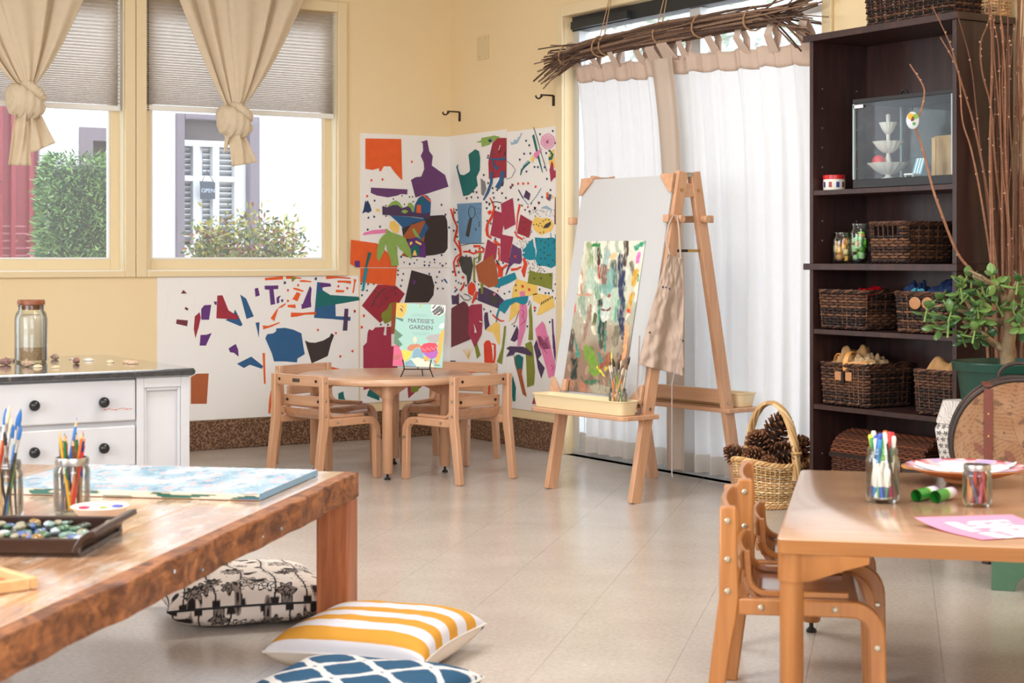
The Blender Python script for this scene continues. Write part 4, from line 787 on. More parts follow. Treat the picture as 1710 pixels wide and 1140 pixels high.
for cc_ in (chA, chB):
    for x in cc_.children:
        if x.material_slots and x.material_slots[0].material.name in M_RCH: sl = x.material_slots[0]; nm_ = sl.material.name; sl.link = 'OBJECT'; sl.material = M_RCH[nm_]
for c in [o for o in bpy.data.objects if o.name.startswith('child_chair') and o.type == 'EMPTY']: c['group'] = 'small maple chairs'
def table_leg(parent, x, y, ztop, r, a0, reach, mtl):
    lg = MB().tube([(x, y, .03), (x, y, .034), (x, y, ztop-.05), (x, y, ztop)], [r-.003, r, r, r], 20).build('leg', mtl, parent, smooth=40)
    MB().cyl((x, y, .012), (x, y, .03), .006, n=8).tube([(x, y, .0005), (x, y, .006), (x, y, .013)], [.014, .015, .009], 12).build('levelling_foot', M_RUBBER, lg)
    mb = MB(); N = 14; loops = []
    for (zz, k) in ((ztop-.0005, 1), (ztop-.014, 1), (ztop-.03, .72), (ztop-.05, .42), (ztop-.062, .24)):
        loops.append([Vector((x+rr*math.cos(a), y+rr*math.sin(a), zz)) for i in range(N) for a in [a0-.9+2*PI*i/N] for rr in [max(r+.004, reach*k) if math.cos(a-a0) > .28 else r+.004]])
    vs = [p for l in loops for p in l]; fs = [(i*N+k, (i+1)*N+k, (i+1)*N+(k+1) % N, i*N+(k+1) % N) for i in range(len(loops)-1) for k in range(N)]+[tuple(range(N)), tuple(reversed([(len(loops)-1)*N+k for k in range(N)]))]
    mb._q(vs, fs); mb.build('leg_bracket', mtl, lg, smooth=35)
RTC = (-1.14, -1.33)
rt = thing('round_table', 'low round maple children table holding the turquoise picture book', 'table', (RTC[0], RTC[1], 0), math.radians(8))
MB().lathe([(0, .446), (.418, .446), (.428, .449), (.432, .456), (.432, .470), (.428, .477), (.418, .48), (0, .48)], 72).build('table_top', M_TOP, rt, smooth=40)
for q in ((-.1835, -.271), (.2, -.22), (.2, .2), (-.247, .247)): table_leg(rt, q[0], q[1], .446, .0255, math.atan2(-q[1], -q[0]), .125, M_MAPLE)
# ------------------------------------------------------------- picture book on a wire stand
bp_ = DP(697, 612, 8.0); BKZ = bp_.z
bk = thing('picture_book', 'pale turquoise picture book titled for a garden, standing on round table', 'book', (bp_.x, bp_.y, BKZ), 0, rot=(math.radians(-12), math.radians(2.5), -TH-.02))
BW, BH = .238, .305
BKC = {}
MB().box((0, .006, BH/2), (BW, .003, BH)).box((0, .018, BH/2), (BW, .003, BH)).box((-BW/2+.0015, .012, BH/2), (.003, .015, BH)).build('cover', mat('book_cover_turquoise', S(164, 206, 194), .45), bk, bevel=.0008)
MB().box((.002, .012, BH/2), (BW-.008, .009, BH-.008)).build('page_block', mat('paper_white', S(236, 232, 222), .8), bk)
def buv(x, y):
    v = (y-110)/758; u = (x-(170-65*v))/606; return Vector(((u-.5)*BW, 0, (1-v)*BH))
def bshape(col, pts, l=1):
    q = [buv(x, y) for x, y in zip(pts[::2], pts[1::2])]; n = len(q); a = .0045-.0003*l
    for p in q: p.x = clamp(p.x, -BW/2, BW/2); p.z = clamp(p.z, .0005, BH)
    A = [Vector((p.x, .0046, p.z)) for p in q]+[Vector((p.x, a, p.z)) for p in q]
    MB()._q(A, [tuple(range(n)), tuple(range(2*n-1, n-1, -1))]+[(i, n+i, n+(i+1) % n, (i+1) % n) for i in range(n)]).build('cover_shape', mat('print_'+'_'.join(str(c) for c in col), S(*col), .45), bk)
bshape((250, 180, 74), [165, 108, 300, 108, 290, 200, 262, 262, 230, 290, 190, 280, 158, 270]); bshape((92, 132, 102), [158, 280, 200, 290, 248, 300, 244, 335, 160, 300])
for p in ([205, 180, 235, 170, 250, 225, 220, 200], [215, 130, 250, 150, 262, 170, 225, 145]): bshape((92, 96, 92), p, 2)
bshape((240, 232, 226), [600, 110, 775, 118, 770, 200, 700, 250, 620, 240, 590, 180]); 
for p in ([600, 160, 640, 115, 660, 110, 625, 160], [600, 200, 680, 130, 720, 115, 700, 150, 620, 215], [615, 225, 690, 160, 735, 120, 720, 180, 640, 240], [650, 240, 700, 210, 748, 130, 750, 200, 690, 242]): bshape((92, 92, 92), p, 2)
bshape((92, 132, 102), [145, 425, 240, 500, 180, 545, 232, 610, 190, 645, 125, 600]); bshape((222, 92, 132), [122, 615, 180, 620, 215, 690, 240, 790, 235, 866, 105, 866]); bshape((190, 100, 100), [118, 740, 215, 730, 180, 790, 112, 800], 2)
bshape((250, 210, 74), [215, 680, 260, 670, 300, 690, 342, 670, 330, 740, 260, 820, 240, 790]); bshape((206, 130, 96), [290, 640, 330, 605, 380, 600, 412, 590, 450, 606, 470, 630, 400, 640, 340, 685, 290, 670]); bshape((240, 216, 190), [362, 560, 370, 515, 388, 505, 410, 525, 408, 565, 385, 590])
bshape((132, 170, 190), [345, 750, 370, 670, 420, 640, 470, 680, 490, 760, 420, 830]); bshape((132, 170, 190), [255, 830, 320, 790, 380, 810, 400, 866, 265, 866]); bshape((240, 230, 206), [330, 780, 420, 755, 530, 790, 600, 830, 610, 868, 400, 866], 2)
bshape((178, 172, 170), [515, 515, 570, 480, 690, 462, 700, 540, 640, 570, 560, 556]); bshape((250, 180, 74), [690, 470, 735, 400, 752, 420, 715, 640, 690, 760, 650, 830, 622, 800, 650, 700], 2); bshape((250, 180, 74), [480, 745, 560, 740, 545, 790, 500, 800], 2)
bshape((226, 60, 84), [445, 640, 490, 590, 560, 572, 640, 575, 662, 610, 640, 660, 560, 690, 470, 690], 3); bshape((180, 96, 186), [470, 692, 560, 690, 650, 640, 664, 690, 640, 745, 580, 770, 520, 740], 3); bshape((222, 92, 132), [600, 770, 640, 800, 630, 826], 3)
for i in range(10): bshape((250, 220, 222), [470+18*i, 640-3*i+(i % 3)*12, 474+18*i, 641-3*i+(i % 3)*12, 480+18*i, 662-3*i+(i % 3)*12, 476+18*i, 662-3*i+(i % 3)*12], 4)
bshape((236, 244, 240), [680, 385, 700, 345, 745, 325, 752, 370, 720, 400], 1); bshape((196, 190, 96), [452, 112, 475, 112, 474, 150, 458, 158], 1)
TXM = mat('title_ink', S(92, 70, 92), .5)
for body, yy, sz in (("MATISSE\u2019S", 340, .0285), ('GARDEN', 418, .0285)):
    p = buv(462, yy); text_mesh('title_text', body, sz*1.0, TXM, bk, frame((p.x, .004, p.z), (1, 0, 0), (0, 0, 1)), .0003)
for yy in (238, 256, 462, 480):
    p = buv(456, yy); MB().box((p.x, .0041, p.z), (.062 if yy in (238, 480) else .088, .0006, .0016)).build('small_print', mat('small_print', S(150, 176, 170), .6), bk)
p = buv(650, 838); MB().box((p.x, .0025, p.z), (.026, .0006, .0025)).build('small_print', TXM, bk)
zt_ = .4805-BKZ
bs = thing('book_stand', 'thin black wire stand holding up the turquoise book', 'book stand', (bp_.x, bp_.y, .4805), -TH-.02)
bz = BKZ-.4805
for x in (-.062, .062): MB().tube([(x*1.25, -.03, .002), (x*1.05, -.018, bz*.6), (x, -.01, bz-.012), (x, -.02, bz-.012), (x, -.024, bz+.006), (x*1.1, -.0225, bz+.035)], .0028, 6).build('wire_hook', M_IRON, bs, smooth=60)
MB().tube([(-.062, -.01, bz-.012), (.062, -.01, bz-.012)], .0028, 6).tube([(-.062, -.01, bz-.012), (-.06, .03, bz-.014), (.06, .03, bz-.014), (.062, -.01, bz-.012)], .0026, 6).tube([(.02, .03, bz-.014), (.02, .07, .002)], .0028, 6).tube([(0, .03, bz-.014), (0, .075, bz+.1)], .0026, 6).build('wire_frame', M_IRON, bs, smooth=60)
# ------------------------------------------------------------- double easel
ez = thing('double_easel', 'maple double-sided painting easel with white panel in front of the curtain', 'easel', (-.466, -2.548, 0), math.radians(4.47))
HT, HW, HD = 1.425, .29, .31
def ex(z, s): return s*(HD-(HD-.035)*z/HT)
for s, nm in ((-1, 'front_leg'), (1, 'rear_leg')):
    for yy in (-HW, HW): MB().bar((ex(0, s), yy, .0), (ex(HT, s), yy, HT), .03, .055, up=(1, 0, 0)).build(nm, M_MAPLE, ez, bevel=.003)
for yy in (-HW, HW):
    MB().box((0, yy, 1.345), (.055, .024, .06)).build('top_spacer', M_MAPLEX, ez, bevel=.003); MB().box((0, yy, HT-.012), (.036, .03, .02)).build('hinge', mat('zinc', S(186, 182, 176), .35, .8), ez, bevel=.002)
    for s in (-1, 1): bolt(ez, (ex(1.345, s), yy*(1.0+.0165/HW), 1.345), 'y', mat('brass_bolt', S(196, 160, 96), .3, .9))
for yy in (-HW+.02,):
    zz = 1.08; a, b = Vector((ex(zz, -1), yy-.02, zz)), Vector((ex(zz, 1), yy-.02, zz))
    MB().bar(a, (a+b)/2, .004, .012).build('folding_brace', M_DARKBOLT, ez); MB().bar((a+b)/2, b, .004, .012).build('folding_brace', mat('brass_bolt', S(196, 160, 96), .3, .9), ez)
M_PANEL = mat('white_laminate_panel', S(194, 193, 192), .35)
for s in (-1, 1):
    off = s*.035; L0, L1 = -.285, .335; zlo, zhi = .43, 1.41
    def bq(y, z, d=0): return Vector((ex(z, s)+off+s*d, y, z))
    if s < 0: MB()._q([bq(y, z, d) for d in (-.004, .004) for y, z in ((L0, zlo), (L1, zlo), (L1, zhi), (L0, zhi))], [(3, 2, 1, 0), (4, 5, 6, 7), (0, 1, 5, 4), (1, 2, 6, 5), (2, 3, 7, 6), (3, 0, 4, 7)]).build('painting_panel', M_PANEL, ez)
    for (cy, cz, sy, sz) in () if s > 0 else ((L0, zhi, 1, -1), (L1, zhi, -1, -1), (L0, zlo, 1, 1), (L1, zlo, -1, 1)):
        c = .075; poly = [(cy-sy*.008, cz-sz*.008), (cy+sy*c, cz-sz*.008), (cy+sy*c*.93, cz+sz*.012), (cy+sy*.012, cz+sz*c*.93), (cy-sy*.008, cz+sz*c)]
        MB().prism(poly, lambda a, b, w: bq(a, b, .0045+w), .012).prism(poly, lambda a, b, w: bq(a, b, -.0165+w), .012).build('corner_bracket', M_MAPLEX, ez, bevel=.002)
    MB().bar((ex(1.22, s)+s*.005, -HW-.03, 1.22), (ex(1.22, s)+s*.005, L1+.025, 1.22), .022, .03).build('clip_bar', M_MAPLEY, ez, bevel=.003)
    MB().box((ex(1.22, s)+s*.045, -HW-.005, 1.22), (.035, .034, .034)).build('clip_block', M_MAPLEX, ez, bevel=.004); MB().box((ex(1.22, s)+s*.045, L1+.03, 1.22), (.035, .03, .034)).build('clip_block', M_MAPLEX, ez, bevel=.004)
    MB().cyl((ex(1.22, s), -HW-.015, 1.218), (ex(1.22, s), -HW-.05, 1.218), .017, n=18).build('wooden_knob', M_MAPLEX, ez, smooth=40, bevel=.003)
    MB().bar((ex(.445, s), -HW+.015, .43), (ex(.445, s), HW-.015, .43), .024, .06).build('cross_rail', M_MAPLEY, ez, bevel=.003)
    x0, x1 = s*.205, s*.412; mb = MB(); poly = [(x0, -.335), (x1-s*.03, -.335), (x1-s*.008, -.327), (x1, -.305), (x1, .285), (x1-s*.008, .31), (x1-s*.03, .318), (x0, .318)]
    mb.prism(poly, lambda a, b, w: Vector((a, b, .358+w)), .02).build('tray_shelf', M_MAPLEY, ez, bevel=.004)
    for yy in (-HW, HW):
        for zz in (.4, .36): bolt(ez, (ex(zz, s), yy*(1+.0165/HW), zz), 'y')
    bolt(ez, (ex(.43, s)+s*.014, -.2, .43), 'x') if False else None
MB().bar((ex(.447, -1)-.058, .225, .447), (ex(.5, -1)-.058, .225, .5), .03, .018).build('paper_rest', M_MAPLE, ez, bevel=.003)
def rrect(x0, x1, y0, y1, r, z, n=5):
    out = []
    for cx, cy, a in ((x1-r, y1-r, 0), (x0+r, y1-r, PI/2), (x0+r, y0+r, PI), (x1-r, y0+r, 1.5*PI)):
        out += [Vector((cx+r*math.cos(a+PI/2*i/n), cy+r*math.sin(a+PI/2*i/n), z)) for i in range(n+1)]
    return out
def loft(mb, loops, cap0=True, cap1=True):
    n = len(loops[0]); vs = [p for l in loops for p in l]; fs = [(i*n+k, i*n+(k+1) % n, (i+1)*n+(k+1) % n, (i+1)*n+k) for i in range(len(loops)-1) for k in range(n)]
    if cap0: fs.append(tuple(range(n-1, -1, -1)))
    if cap1: fs.append(tuple((len(loops)-1)*n+k for k in range(n)))
    return mb._q(vs, fs)
M_CREAMP = mat('cream_plastic', S(238, 214, 170), .35)
def paint_tray(label, s, ya, yb):
    E_ = ez.matrix_basis if False else Matrix.Translation(ez.location) @ Matrix.Rotation(math.radians(4.47), 4, 'Z')
    c = E_ @ Vector((s*.353, (ya+yb)/2, .3787)); t = thing('paint_tray', label, 'tray', c, math.radians(4.47)); hx, hy = .057, (yb-ya)/2
    R_ = lambda d, z: rrect(-hx-d, hx+d, -hy-d, hy+d, .03+d*.5, z)
    mb = loft(MB(), [R_(-.012, .0), R_(-.01, .001), R_(0, .056), R_(.006, .058), R_(.006, .062), R_(-.001, .061), R_(-.006, .055), R_(-.015, .006)])
    mb.build('tray_shell', M_CREAMP, t, smooth=40); return t, c
paint_tray('cream plastic paint tray on the near easel shelf under the painting', -1, -.318, .305)
paint_tray('cream plastic paint tray on the far easel shelf by the curtain', 1, -.31, .3)
# children's painting on the panel
STK = []
def K(x0, y0, x1, y1, w, c): STK.append((x0, y0, x1, y1, w, S(*c)))
for a in ([230, 75, 290, 70, 22, (30, 130, 60)], [290, 75, 318, 150, 14, (30, 130, 60)], [285, 100, 300, 200, 20, (80, 44, 38)], [205, 60, 240, 260, 40, (150, 166, 120)], [180, 120, 190, 330, 16, (206, 196, 170)], [410, 140, 412, 142, 36, (246, 190, 130)], [365, 130, 350, 200, 40, (160, 182, 176)], [520, 60, 505, 190, 30, (70, 52, 44)], [462, 155, 500, 420, 32, (34, 44, 76)], [495, 250, 490, 640, 34, (38, 48, 84)], [510, 560, 512, 680, 18, (34, 42, 74)],
          [590, 95, 650, 70, 22, (20, 146, 110)], [612, 140, 610, 185, 30, (224, 120, 190)], [560, 190, 580, 260, 26, (120, 110, 90)], [600, 250, 585, 330, 34, (214, 160, 40)], [570, 400, 550, 480, 34, (206, 150, 40)], [618, 260, 622, 300, 14, (40, 140, 90)], [550, 495, 565, 500, 26, (220, 60, 44)], [340, 230, 350, 310, 50, (132, 96, 84)], [300, 220, 310, 290, 16, (170, 70, 44)], [380, 240, 385, 290, 14, (176, 70, 40)], [420, 190, 425, 210, 34, (90, 96, 80)],
          [430, 240, 440, 340, 40, (90, 110, 100)], [330, 360, 400, 350, 44, (110, 160, 146)], [400, 260, 380, 380, 44, (120, 170, 160)], [270, 340, 300, 410, 40, (120, 160, 130)], [230, 250, 240, 330, 60, (180, 200, 180)], [140, 210, 170, 330, 10, (196, 140, 110)], [150, 330, 165, 390, 16, (196, 130, 100)], [125, 400, 240, 405, 10, (200, 150, 120)], [160, 430, 190, 530, 40, (140, 160, 140)], [112, 470, 105, 560, 12, (220, 70, 74)], [130, 550, 160, 640, 50, (176, 166, 144)],
          [245, 470, 200, 700, 26, (156, 120, 100)], [320, 450, 318, 470, 30, (34, 50, 46)], [370, 450, 365, 520, 46, (190, 206, 196)], [330, 500, 400, 490, 8, (120, 50, 46)], [398, 412, 400, 414, 22, (140, 44, 50)], [440, 380, 440, 540, 44, (176, 196, 176)], [470, 440, 450, 560, 20, (90, 160, 130)], [318, 500, 316, 720, 14, (16, 130, 110)], [350, 590, 350, 640, 58, (22, 56, 46)], [350, 560, 380, 540, 30, (230, 226, 214)], [345, 680, 350, 730, 40, (70, 76, 56)], [385, 640, 370, 760, 10, (20, 140, 120)],
          [280, 540, 275, 580, 26, (90, 96, 54)], [270, 600, 280, 650, 22, (220, 210, 180)], [460, 620, 450, 720, 40, (120, 110, 84)], [545, 600, 530, 800, 24, (240, 166, 110)], [95, 660, 90, 760, 40, (80, 62, 52)], [125, 710, 150, 760, 14, (20, 130, 116)], [152, 780, 155, 790, 28, (20, 140, 120)], [110, 830, 150, 830, 26, (26, 44, 36)], [130, 850, 128, 950, 44, (24, 44, 34)], [240, 780, 300, 900, 60, (110, 150, 44)], [250, 900, 330, 915, 24, (100, 146, 40)], [320, 780, 340, 860, 16, (20, 130, 110)],
          [320, 880, 380, 920, 12, (240, 226, 50)], [385, 880, 430, 830, 10, (236, 220, 50)], [430, 760, 436, 820, 8, (230, 210, 60)], [400, 800, 400, 840, 40, (150, 84, 54)], [340, 880, 370, 860, 24, (150, 70, 44)], [440, 940, 450, 990, 30, (20, 120, 116)], [220, 970, 330, 970, 18, (36, 110, 76)], [200, 1000, 210, 1030, 40, (180, 110, 80)], [90, 990, 110, 1010, 50, (170, 124, 98)], [300, 1010, 420, 1030, 40, (170, 164, 140)], [450, 860, 490, 880, 60, (100, 92, 74)]): K(*a)
NCACHE = {}
def paint_col(u, v):
    x = (165-130*v)+(500-5*v)*u; y = 45+1000*v
    q = Vector((x*.013, y*.013, 0)); x2 = x+15*(mnoise.noise(q*.9))+7*mnoise.noise(q*3.5); y2 = y+22*mnoise.noise(q*.8+Vector((9, 3, 1)))+9*mnoise.noise(q*4+Vector((3, 1, 2)))
    n1 = mnoise.noise(Vector((x*.012, y*.007, 4))); n2 = mnoise.noise(Vector((x*.024, y*.014, 7)))
    top, mid, bot = S(224, 220, 200), S(188, 190, 168), S(140, 112, 92)
    vv = clamp(v*1.25+.25*n1); c = mixc(top, mid, clamp(vv*2)) if vv < .5 else mixc(mid, bot, clamp(vv*2-1))
    if n2 > .25: c = mixc(c, S(232, 228, 214) if v < .55 else S(176, 146, 124), .7)
    if n2 < -.3: c = mixc(c, S(128, 158, 138) if v < .6 else S(98, 78, 64), .6)
    for (x0, y0, x1, y1, w, cc) in STK:
        dx, dy = x1-x0, y1-y0; l2 = dx*dx+dy*dy; t = clamp(((x2-x0)*dx+(y2-y0)*dy)/l2) if l2 else 0
        d = math.hypot(x2-x0-dx*t, y2-y0-dy*t)
        if d < w*.75: al = clamp((.75-d/w)*4)*clamp(.95+1.1*mnoise.noise(Vector((x*.1, y*.022, x0*.01)))); c = mixc(c, tuple(min(1, q_*(1+.3*mnoise.noise(Vector((x*.08, y*.03, 2))))) for q_ in cc), al)
        if False: c = mixc(c, tuple(min(1, q_*(1+.25*mnoise.noise(Vector((x*.08, y*.03, 2))))) for q_ in cc), .93 if d < w*.5 else .55)
    return tuple(c[:3])+(1,)
Em = Matrix.Translation(ez.location) @ Matrix.Rotation(math.radians(4.47), 4, 'Z')
pt_ = thing('painting', 'colourful child painting on paper clipped to the easel panel', 'painting', ez.location, math.radians(4.47))
PY0, PY1, PZ0, PZ1 = .258, -.165, .447, 1.125
MB().grid(112, 200, lambda u, v: Vector((ex(PZ1+(PZ0-PZ1)*v, -1)-.0415-.002*math.sin(3*u+2*v)**2-.0006, PY0+(PY1-PY0)*u, PZ1+(PZ0-PZ1)*v)), paint_col).build('painted_paper', attr_mat('tempera_paint', .55, .4), pt_, solid=.0006)
# ------------------------------------------------------------- linen apron on the easel knob
M_LINEN = cloth_trans('linen_apron', S(206, 182, 164), .15, .06, 400, .2)
AD = 7.19
ap = thing('linen_apron', 'beige linen apron hanging from the easel knob', 'apron', DP(1105, 520, AD))
A0 = Vector(ap.location)
def adp(px, py, d=0): return DP(px, py, AD+d)-A0
def apron(u, v):
    lx = 1115+(1066-1115)*v-3*math.sin(PI*v); rx = 1139+(1144-1139)*v+2*math.sin(2*PI*v)-(v > .93)*3
    px = lx+(rx-lx)*u; py = (424+8*u)+(608+20*u-(424+8*u))*v
    f = .012*mnoise.noise(Vector((u*5+v*2, v*9, 3)))+.006*mnoise.noise(Vector((u*11-v*4, v*16, 8)))+.02*math.sin(2*PI*(1.4*u+.25*v)+1)*v+.008*math.sin(2*PI*3.1*u+2+2*v)*v+.004*math.sin(9*v+4*u)
    return adp(px, py, f-.02+.06*u)
MB().grid(40, 60, apron).build('apron_cloth', M_LINEN, ap, smooth=180, solid=.0022)
for pts in ([(1118, 425), (1112, 400), (1117, 375), (1124, 360), (1131, 362), (1134, 385), (1137, 432)],): MB().tube([adp(a, b, (-.02, -.01, .03, .062, .062, .04, .03)[i]) for i, (a, b) in enumerate(pts)], .0045, 6).build('neck_strap', M_LINEN, ap, smooth=60)
MB().tube([adp(*p) for p in ((1140, 560), (1131, 600), (1122, 640), (1122, 720), (1122, 790), (1123, 796))], .003, 5).build('waist_tie', mat('grey_tape', S(168, 152, 146), .8), ap)
MB().tube([adp(*p) for p in ((1068, 560), (1066, 610), (1064, 650), (1073, 690), (1078, 720), (1076, 770), (1078, 785))], .003, 5).build('waist_tie', mat('grey_tape', S(168, 152, 146), .8), ap)
mb = MB(); 
for (x, y) in ((1107, 479), (1112, 480), (1099, 505), (1138, 567), (1141, 569), (1085, 555), (1118, 482)): mb.ball(adp(x, y, -.022+.03*(x-1085)/60), .0045, 6, 4)
mb.build('paint_spot', mat('apron_ink', S(58, 60, 84), .8), ap)['kind'] = 'stuff'
# ------------------------------------------------------------- jars: mason jar builder shared by all
M_JAR = thin_glass('jar_glass', (.97, .99, .98, 1), .05, .75, .03)
M_LIDRING = mat('zinc_ring', S(190, 190, 192), .28, .9)
def jar(label, loc, r, h, ring=None, name='glass_jar', square=0):
    t = thing(name, label, 'jar', loc); e = r*.86
    prof = [(0, .003), (r*.82, .0), (r*.95, .004), (r, .015), (r, h*.74), (r*.97, h*.8), (e, h*.86), (e, h*.985), (e*.98, h), (e*.93, h), (e*.93, h*.86), (r*.93, h*.79), (r*.94, h*.73), (r*.94, .016), (r*.8, .007), (0, .007)]
    MB().lathe(prof, 32).build('glass_body', M_JAR, t, smooth=60)
    if ring:
        MB().lathe([(e*.96, h*.87), (e*1.07, h*.87), (e*1.08, h*.89), (e*1.08, h*.975), (e*1.05, h*1.005), (e*.93, h*1.01), (e*.93, h*.99)], 32).build('screw_ring', ring, t, smooth=40)
    else:
        mb = MB()
        for k in (.89, .94): mb.lathe([(e, h*k-.003), (e+.0022, h*k), (e, h*k+.003)], 32)
        mb.build('thread', M_JAR, t, smooth=60)
    return t
def put_in(jt, items, r, h, seed, z0=.008):
    """slots for sticks leaning in a jar: returns (base point, top direction)"""
    rr = random.Random(seed); out = []
    for i in range(items):
        a = 2*PI*i*.618+rr.uniform(-.3, .3); rb = r*.78*math.sqrt(rr.uniform(.1, 1)); rt_ = r*.72*math.sqrt(rr.uniform(.2, 1))
        out.append((Vector((rb*math.cos(a+1.1*(-1)**i), rb*math.sin(a+1.1*(-1)**i), z0)), Vector((rt_*math.cos(a), rt_*math.sin(a), h))))
    return out
def brush(loc, p0, p1, ln, hc, bc, label, group, flat=0):
    t = thing('paint_brush', label, 'brush', loc, group=group); d = (p1-p0).normalized(); q = lambda k: p0+d*ln*k
    MB().tube([q(0), q(.02), q(.35), q(.62), q(.7)], [.0015, .002, .0036, .0045, .003], 7).build('handle', hc, t, smooth=60)
    MB().tube([q(.7), q(.84)], [.0032, .004], 7).build('ferrule', mat('ferrule', S(190, 186, 180), .3, .8), t, smooth=60)
    MB().tube([q(.84), q(.9), q(.96), q(1)], [.004, .0052, .004, .0008], 7).build('bristles', bc, t, smooth=60); return t
jl = Em @ Vector((-.353, -.235, .3862))
jar('clear glass jar of brushes standing in the cream paint tray', jl, .04, .105)
HC = [mat('brush_orange', S(214, 126, 50), .35), mat('brush_wood', S(206, 160, 104), .4), mat('brush_green', S(120, 156, 70), .4), mat('brush_pale', S(222, 206, 180), .4), mat('brush_black', S(40, 36, 36), .4)]
BC = [mat('bristle_dark', S(60, 48, 44), .9), mat('bristle_cream', S(226, 208, 178), .9), mat('bristle_brown', S(120, 86, 60), .9)]
for i, (a, b) in enumerate(put_in(None, 13, .036, .105, 5)):
    brush(jl, a, a+(b-a)*1.0, random.Random(i).uniform(.185, .25), HC[i % 4], BC[i % 3], ('short ' if i == 12 else '')+('orange', 'plain wooden', 'green', 'pale')[i % 4]+'-handled brush with '+('dark', 'cream', 'brown')[i % 3]+' bristles in the easel jar', 'brushes in the easel jar')
# ------------------------------------------------------------- white dresser with black top
DX1, DYF, DH = -2.572, -2.47, .62
dz = thing('white_dresser', 'white painted dresser with worn black top below left-hand window', 'dresser', (-3.3, -1.95, 0))
ox, oy = -3.3, -1.95; x1, x0, yf, ybk = DX1-.02-ox, -4.35-ox, DYF+.02-oy, -1.41-oy
k = NT('dresser_white'); v = k.coord(); k.link(k.ramp(k.noise(v, 3, 5), [(.35, S(194, 193, 196)), (.65, S(204, 203, 205))]), k.b.inputs[0]); k.b.inputs['Roughness'].default_value = .42; M_DRW = k.m
k = NT('worn_black_top'); v = k.coord(); k.link(k.ramp(k.noise(v, 26, 6, .7), [(.2, S(30, 32, 36)), (.6, S(52, 54, 58)), (.74, S(120, 112, 100))]), k.b.inputs[0]); k.b.inputs['Roughness'].default_value = .2; k.b.inputs['Coat Weight'].default_value = 1; k.b.inputs['Coat Roughness'].default_value = .1; M_DRT = k.m
MB().span((x0, yf+.02, .05), (x1, ybk, .59)).build('carcass', M_DRW, dz, bevel=.003)
MB().span((x0+.03, yf+.05, 0), (x1-.03, ybk-.03, .05)).build('plinth', M_DRW, dz)
mb = MB(); loft(mb, [rrect(x0-.03-d, x1+.02+d, yf-.02-d, ybk+.02+d, .012, z, 3) for d, z in ((-.012, .590), (-.004, .595), (0, .603), (0, .612), (-.006, .6205))]); mb.build('black_top', M_DRT, dz, smooth=30)
mb = MB(); xd = -2.806-ox
for a, b in ((xd, xd+.03), (x1-.035, x1)): mb.span((a, yf, .05), (b, yf+.02, .59))
mb.span((xd+.03, yf, .55), (x1-.035, yf+.02, .59)); mb.span((xd+.03, yf, .05), (x1-.035, yf+.02, .11)); mb.build('face_frame', M_DRW, dz, bevel=.002)
mb = MB(); a, b, c, d, t = xd+.03, x1-.035, .11, .55, .012
for q in ((a, a+t, c, d), (b-t, b, c, d), (a+t, b-t, c, c+t), (a+t, b-t, d-t, d)): mb.span((q[0], yf+.006, q[2]), (q[1], yf+.02, q[3]))
mb.build('panel_moulding', M_DRW, dz, bevel=.003)
for xa, xb in ((-3.345-ox, xd-.004), (-3.95-ox, -3.352-ox)):
    for za, zb_ in ((.424, .588), (.252, .414), (.07, .242)):
        lx0, lx1 = xa, xb; dr_ = MB().span((lx0, yf-.002, za+.004), (lx1, yf+.018, zb_-.004)).build('drawer', M_DRW, dz, bevel=.006)
        for xk in (-.131, .132):
            kx = (-3.073-ox+xk) if xa > -3.4-ox else (lx0+lx1)/2+xk; MB().tube([(kx, yf-.002, (za+zb_)/2-.002), (kx, yf-.012, (za+zb_)/2-.002)], .008, 10).ball((kx, yf-.024, (za+zb_)/2-.002), .0205, 16, 12).build('knob', mat('black_knob', S(24, 22, 24), .25), dr_, smooth=60)
mb = MB(); zz = .475
for i in range(8): mb.box((-2.93-ox+.014*i, yf-.0025, zz+.003*math.sin(i*1.7)-.0), (.012, .001, .0022+.002*(i % 3 == 0)))
mb.build('crayon_mark', mat('crayon_mark', S(206, 130, 118), .7), dz)
# sand jar and shells on the dresser
sj = FL(52, 604, .622); sj = Vector((sj.x, sj.y, .6212))
js = thing('sand_jar', 'tall glass jar of layered sand with wooden lid on the dresser', 'jar', sj); R_ = .066
MB().lathe([(0, .0), (R_*.94, 0), (R_, .008), (R_, .178), (R_*.93, .2), (R_*.78, .213), (R_*.78, .228), (R_*.82, .23), (R_*.82, .234), (R_*.74, .234), (R_*.74, .21), (R_*.95, .178), (R_*.95, .01), (0, .008)], 40).build('glass_body', M_JAR, js, smooth=60)
MB().lathe([(0, .0082), (R_*.935, .0085), (R_*.935, .062), (0, .062)], 36).build('brown_sand', mat('coarse_sand', S(186, 148, 110), .95, var=.35, vscale=220), js, smooth=40)
MB().lathe([(0, .0622), (R_*.935, .0622), (R_*.935, .172), (R_*.88, .188), (R_*.5, .196), (0, .192)], 36).build('pale_sand', mat('fine_sand', S(226, 206, 180), .95, var=.12, vscale=260), js, smooth=40)
MB().lathe([(0, .215), (R_*.72, .215), (R_*.72, .236), (R_*.84, .236), (R_*.84, .25), (R_*.8, .256), (0, .256)], 36).build('wooden_lid', wood('lid_wood', S(120, 62, 34), S(160, 92, 54), 'x', 2, .4), js, smooth=40)
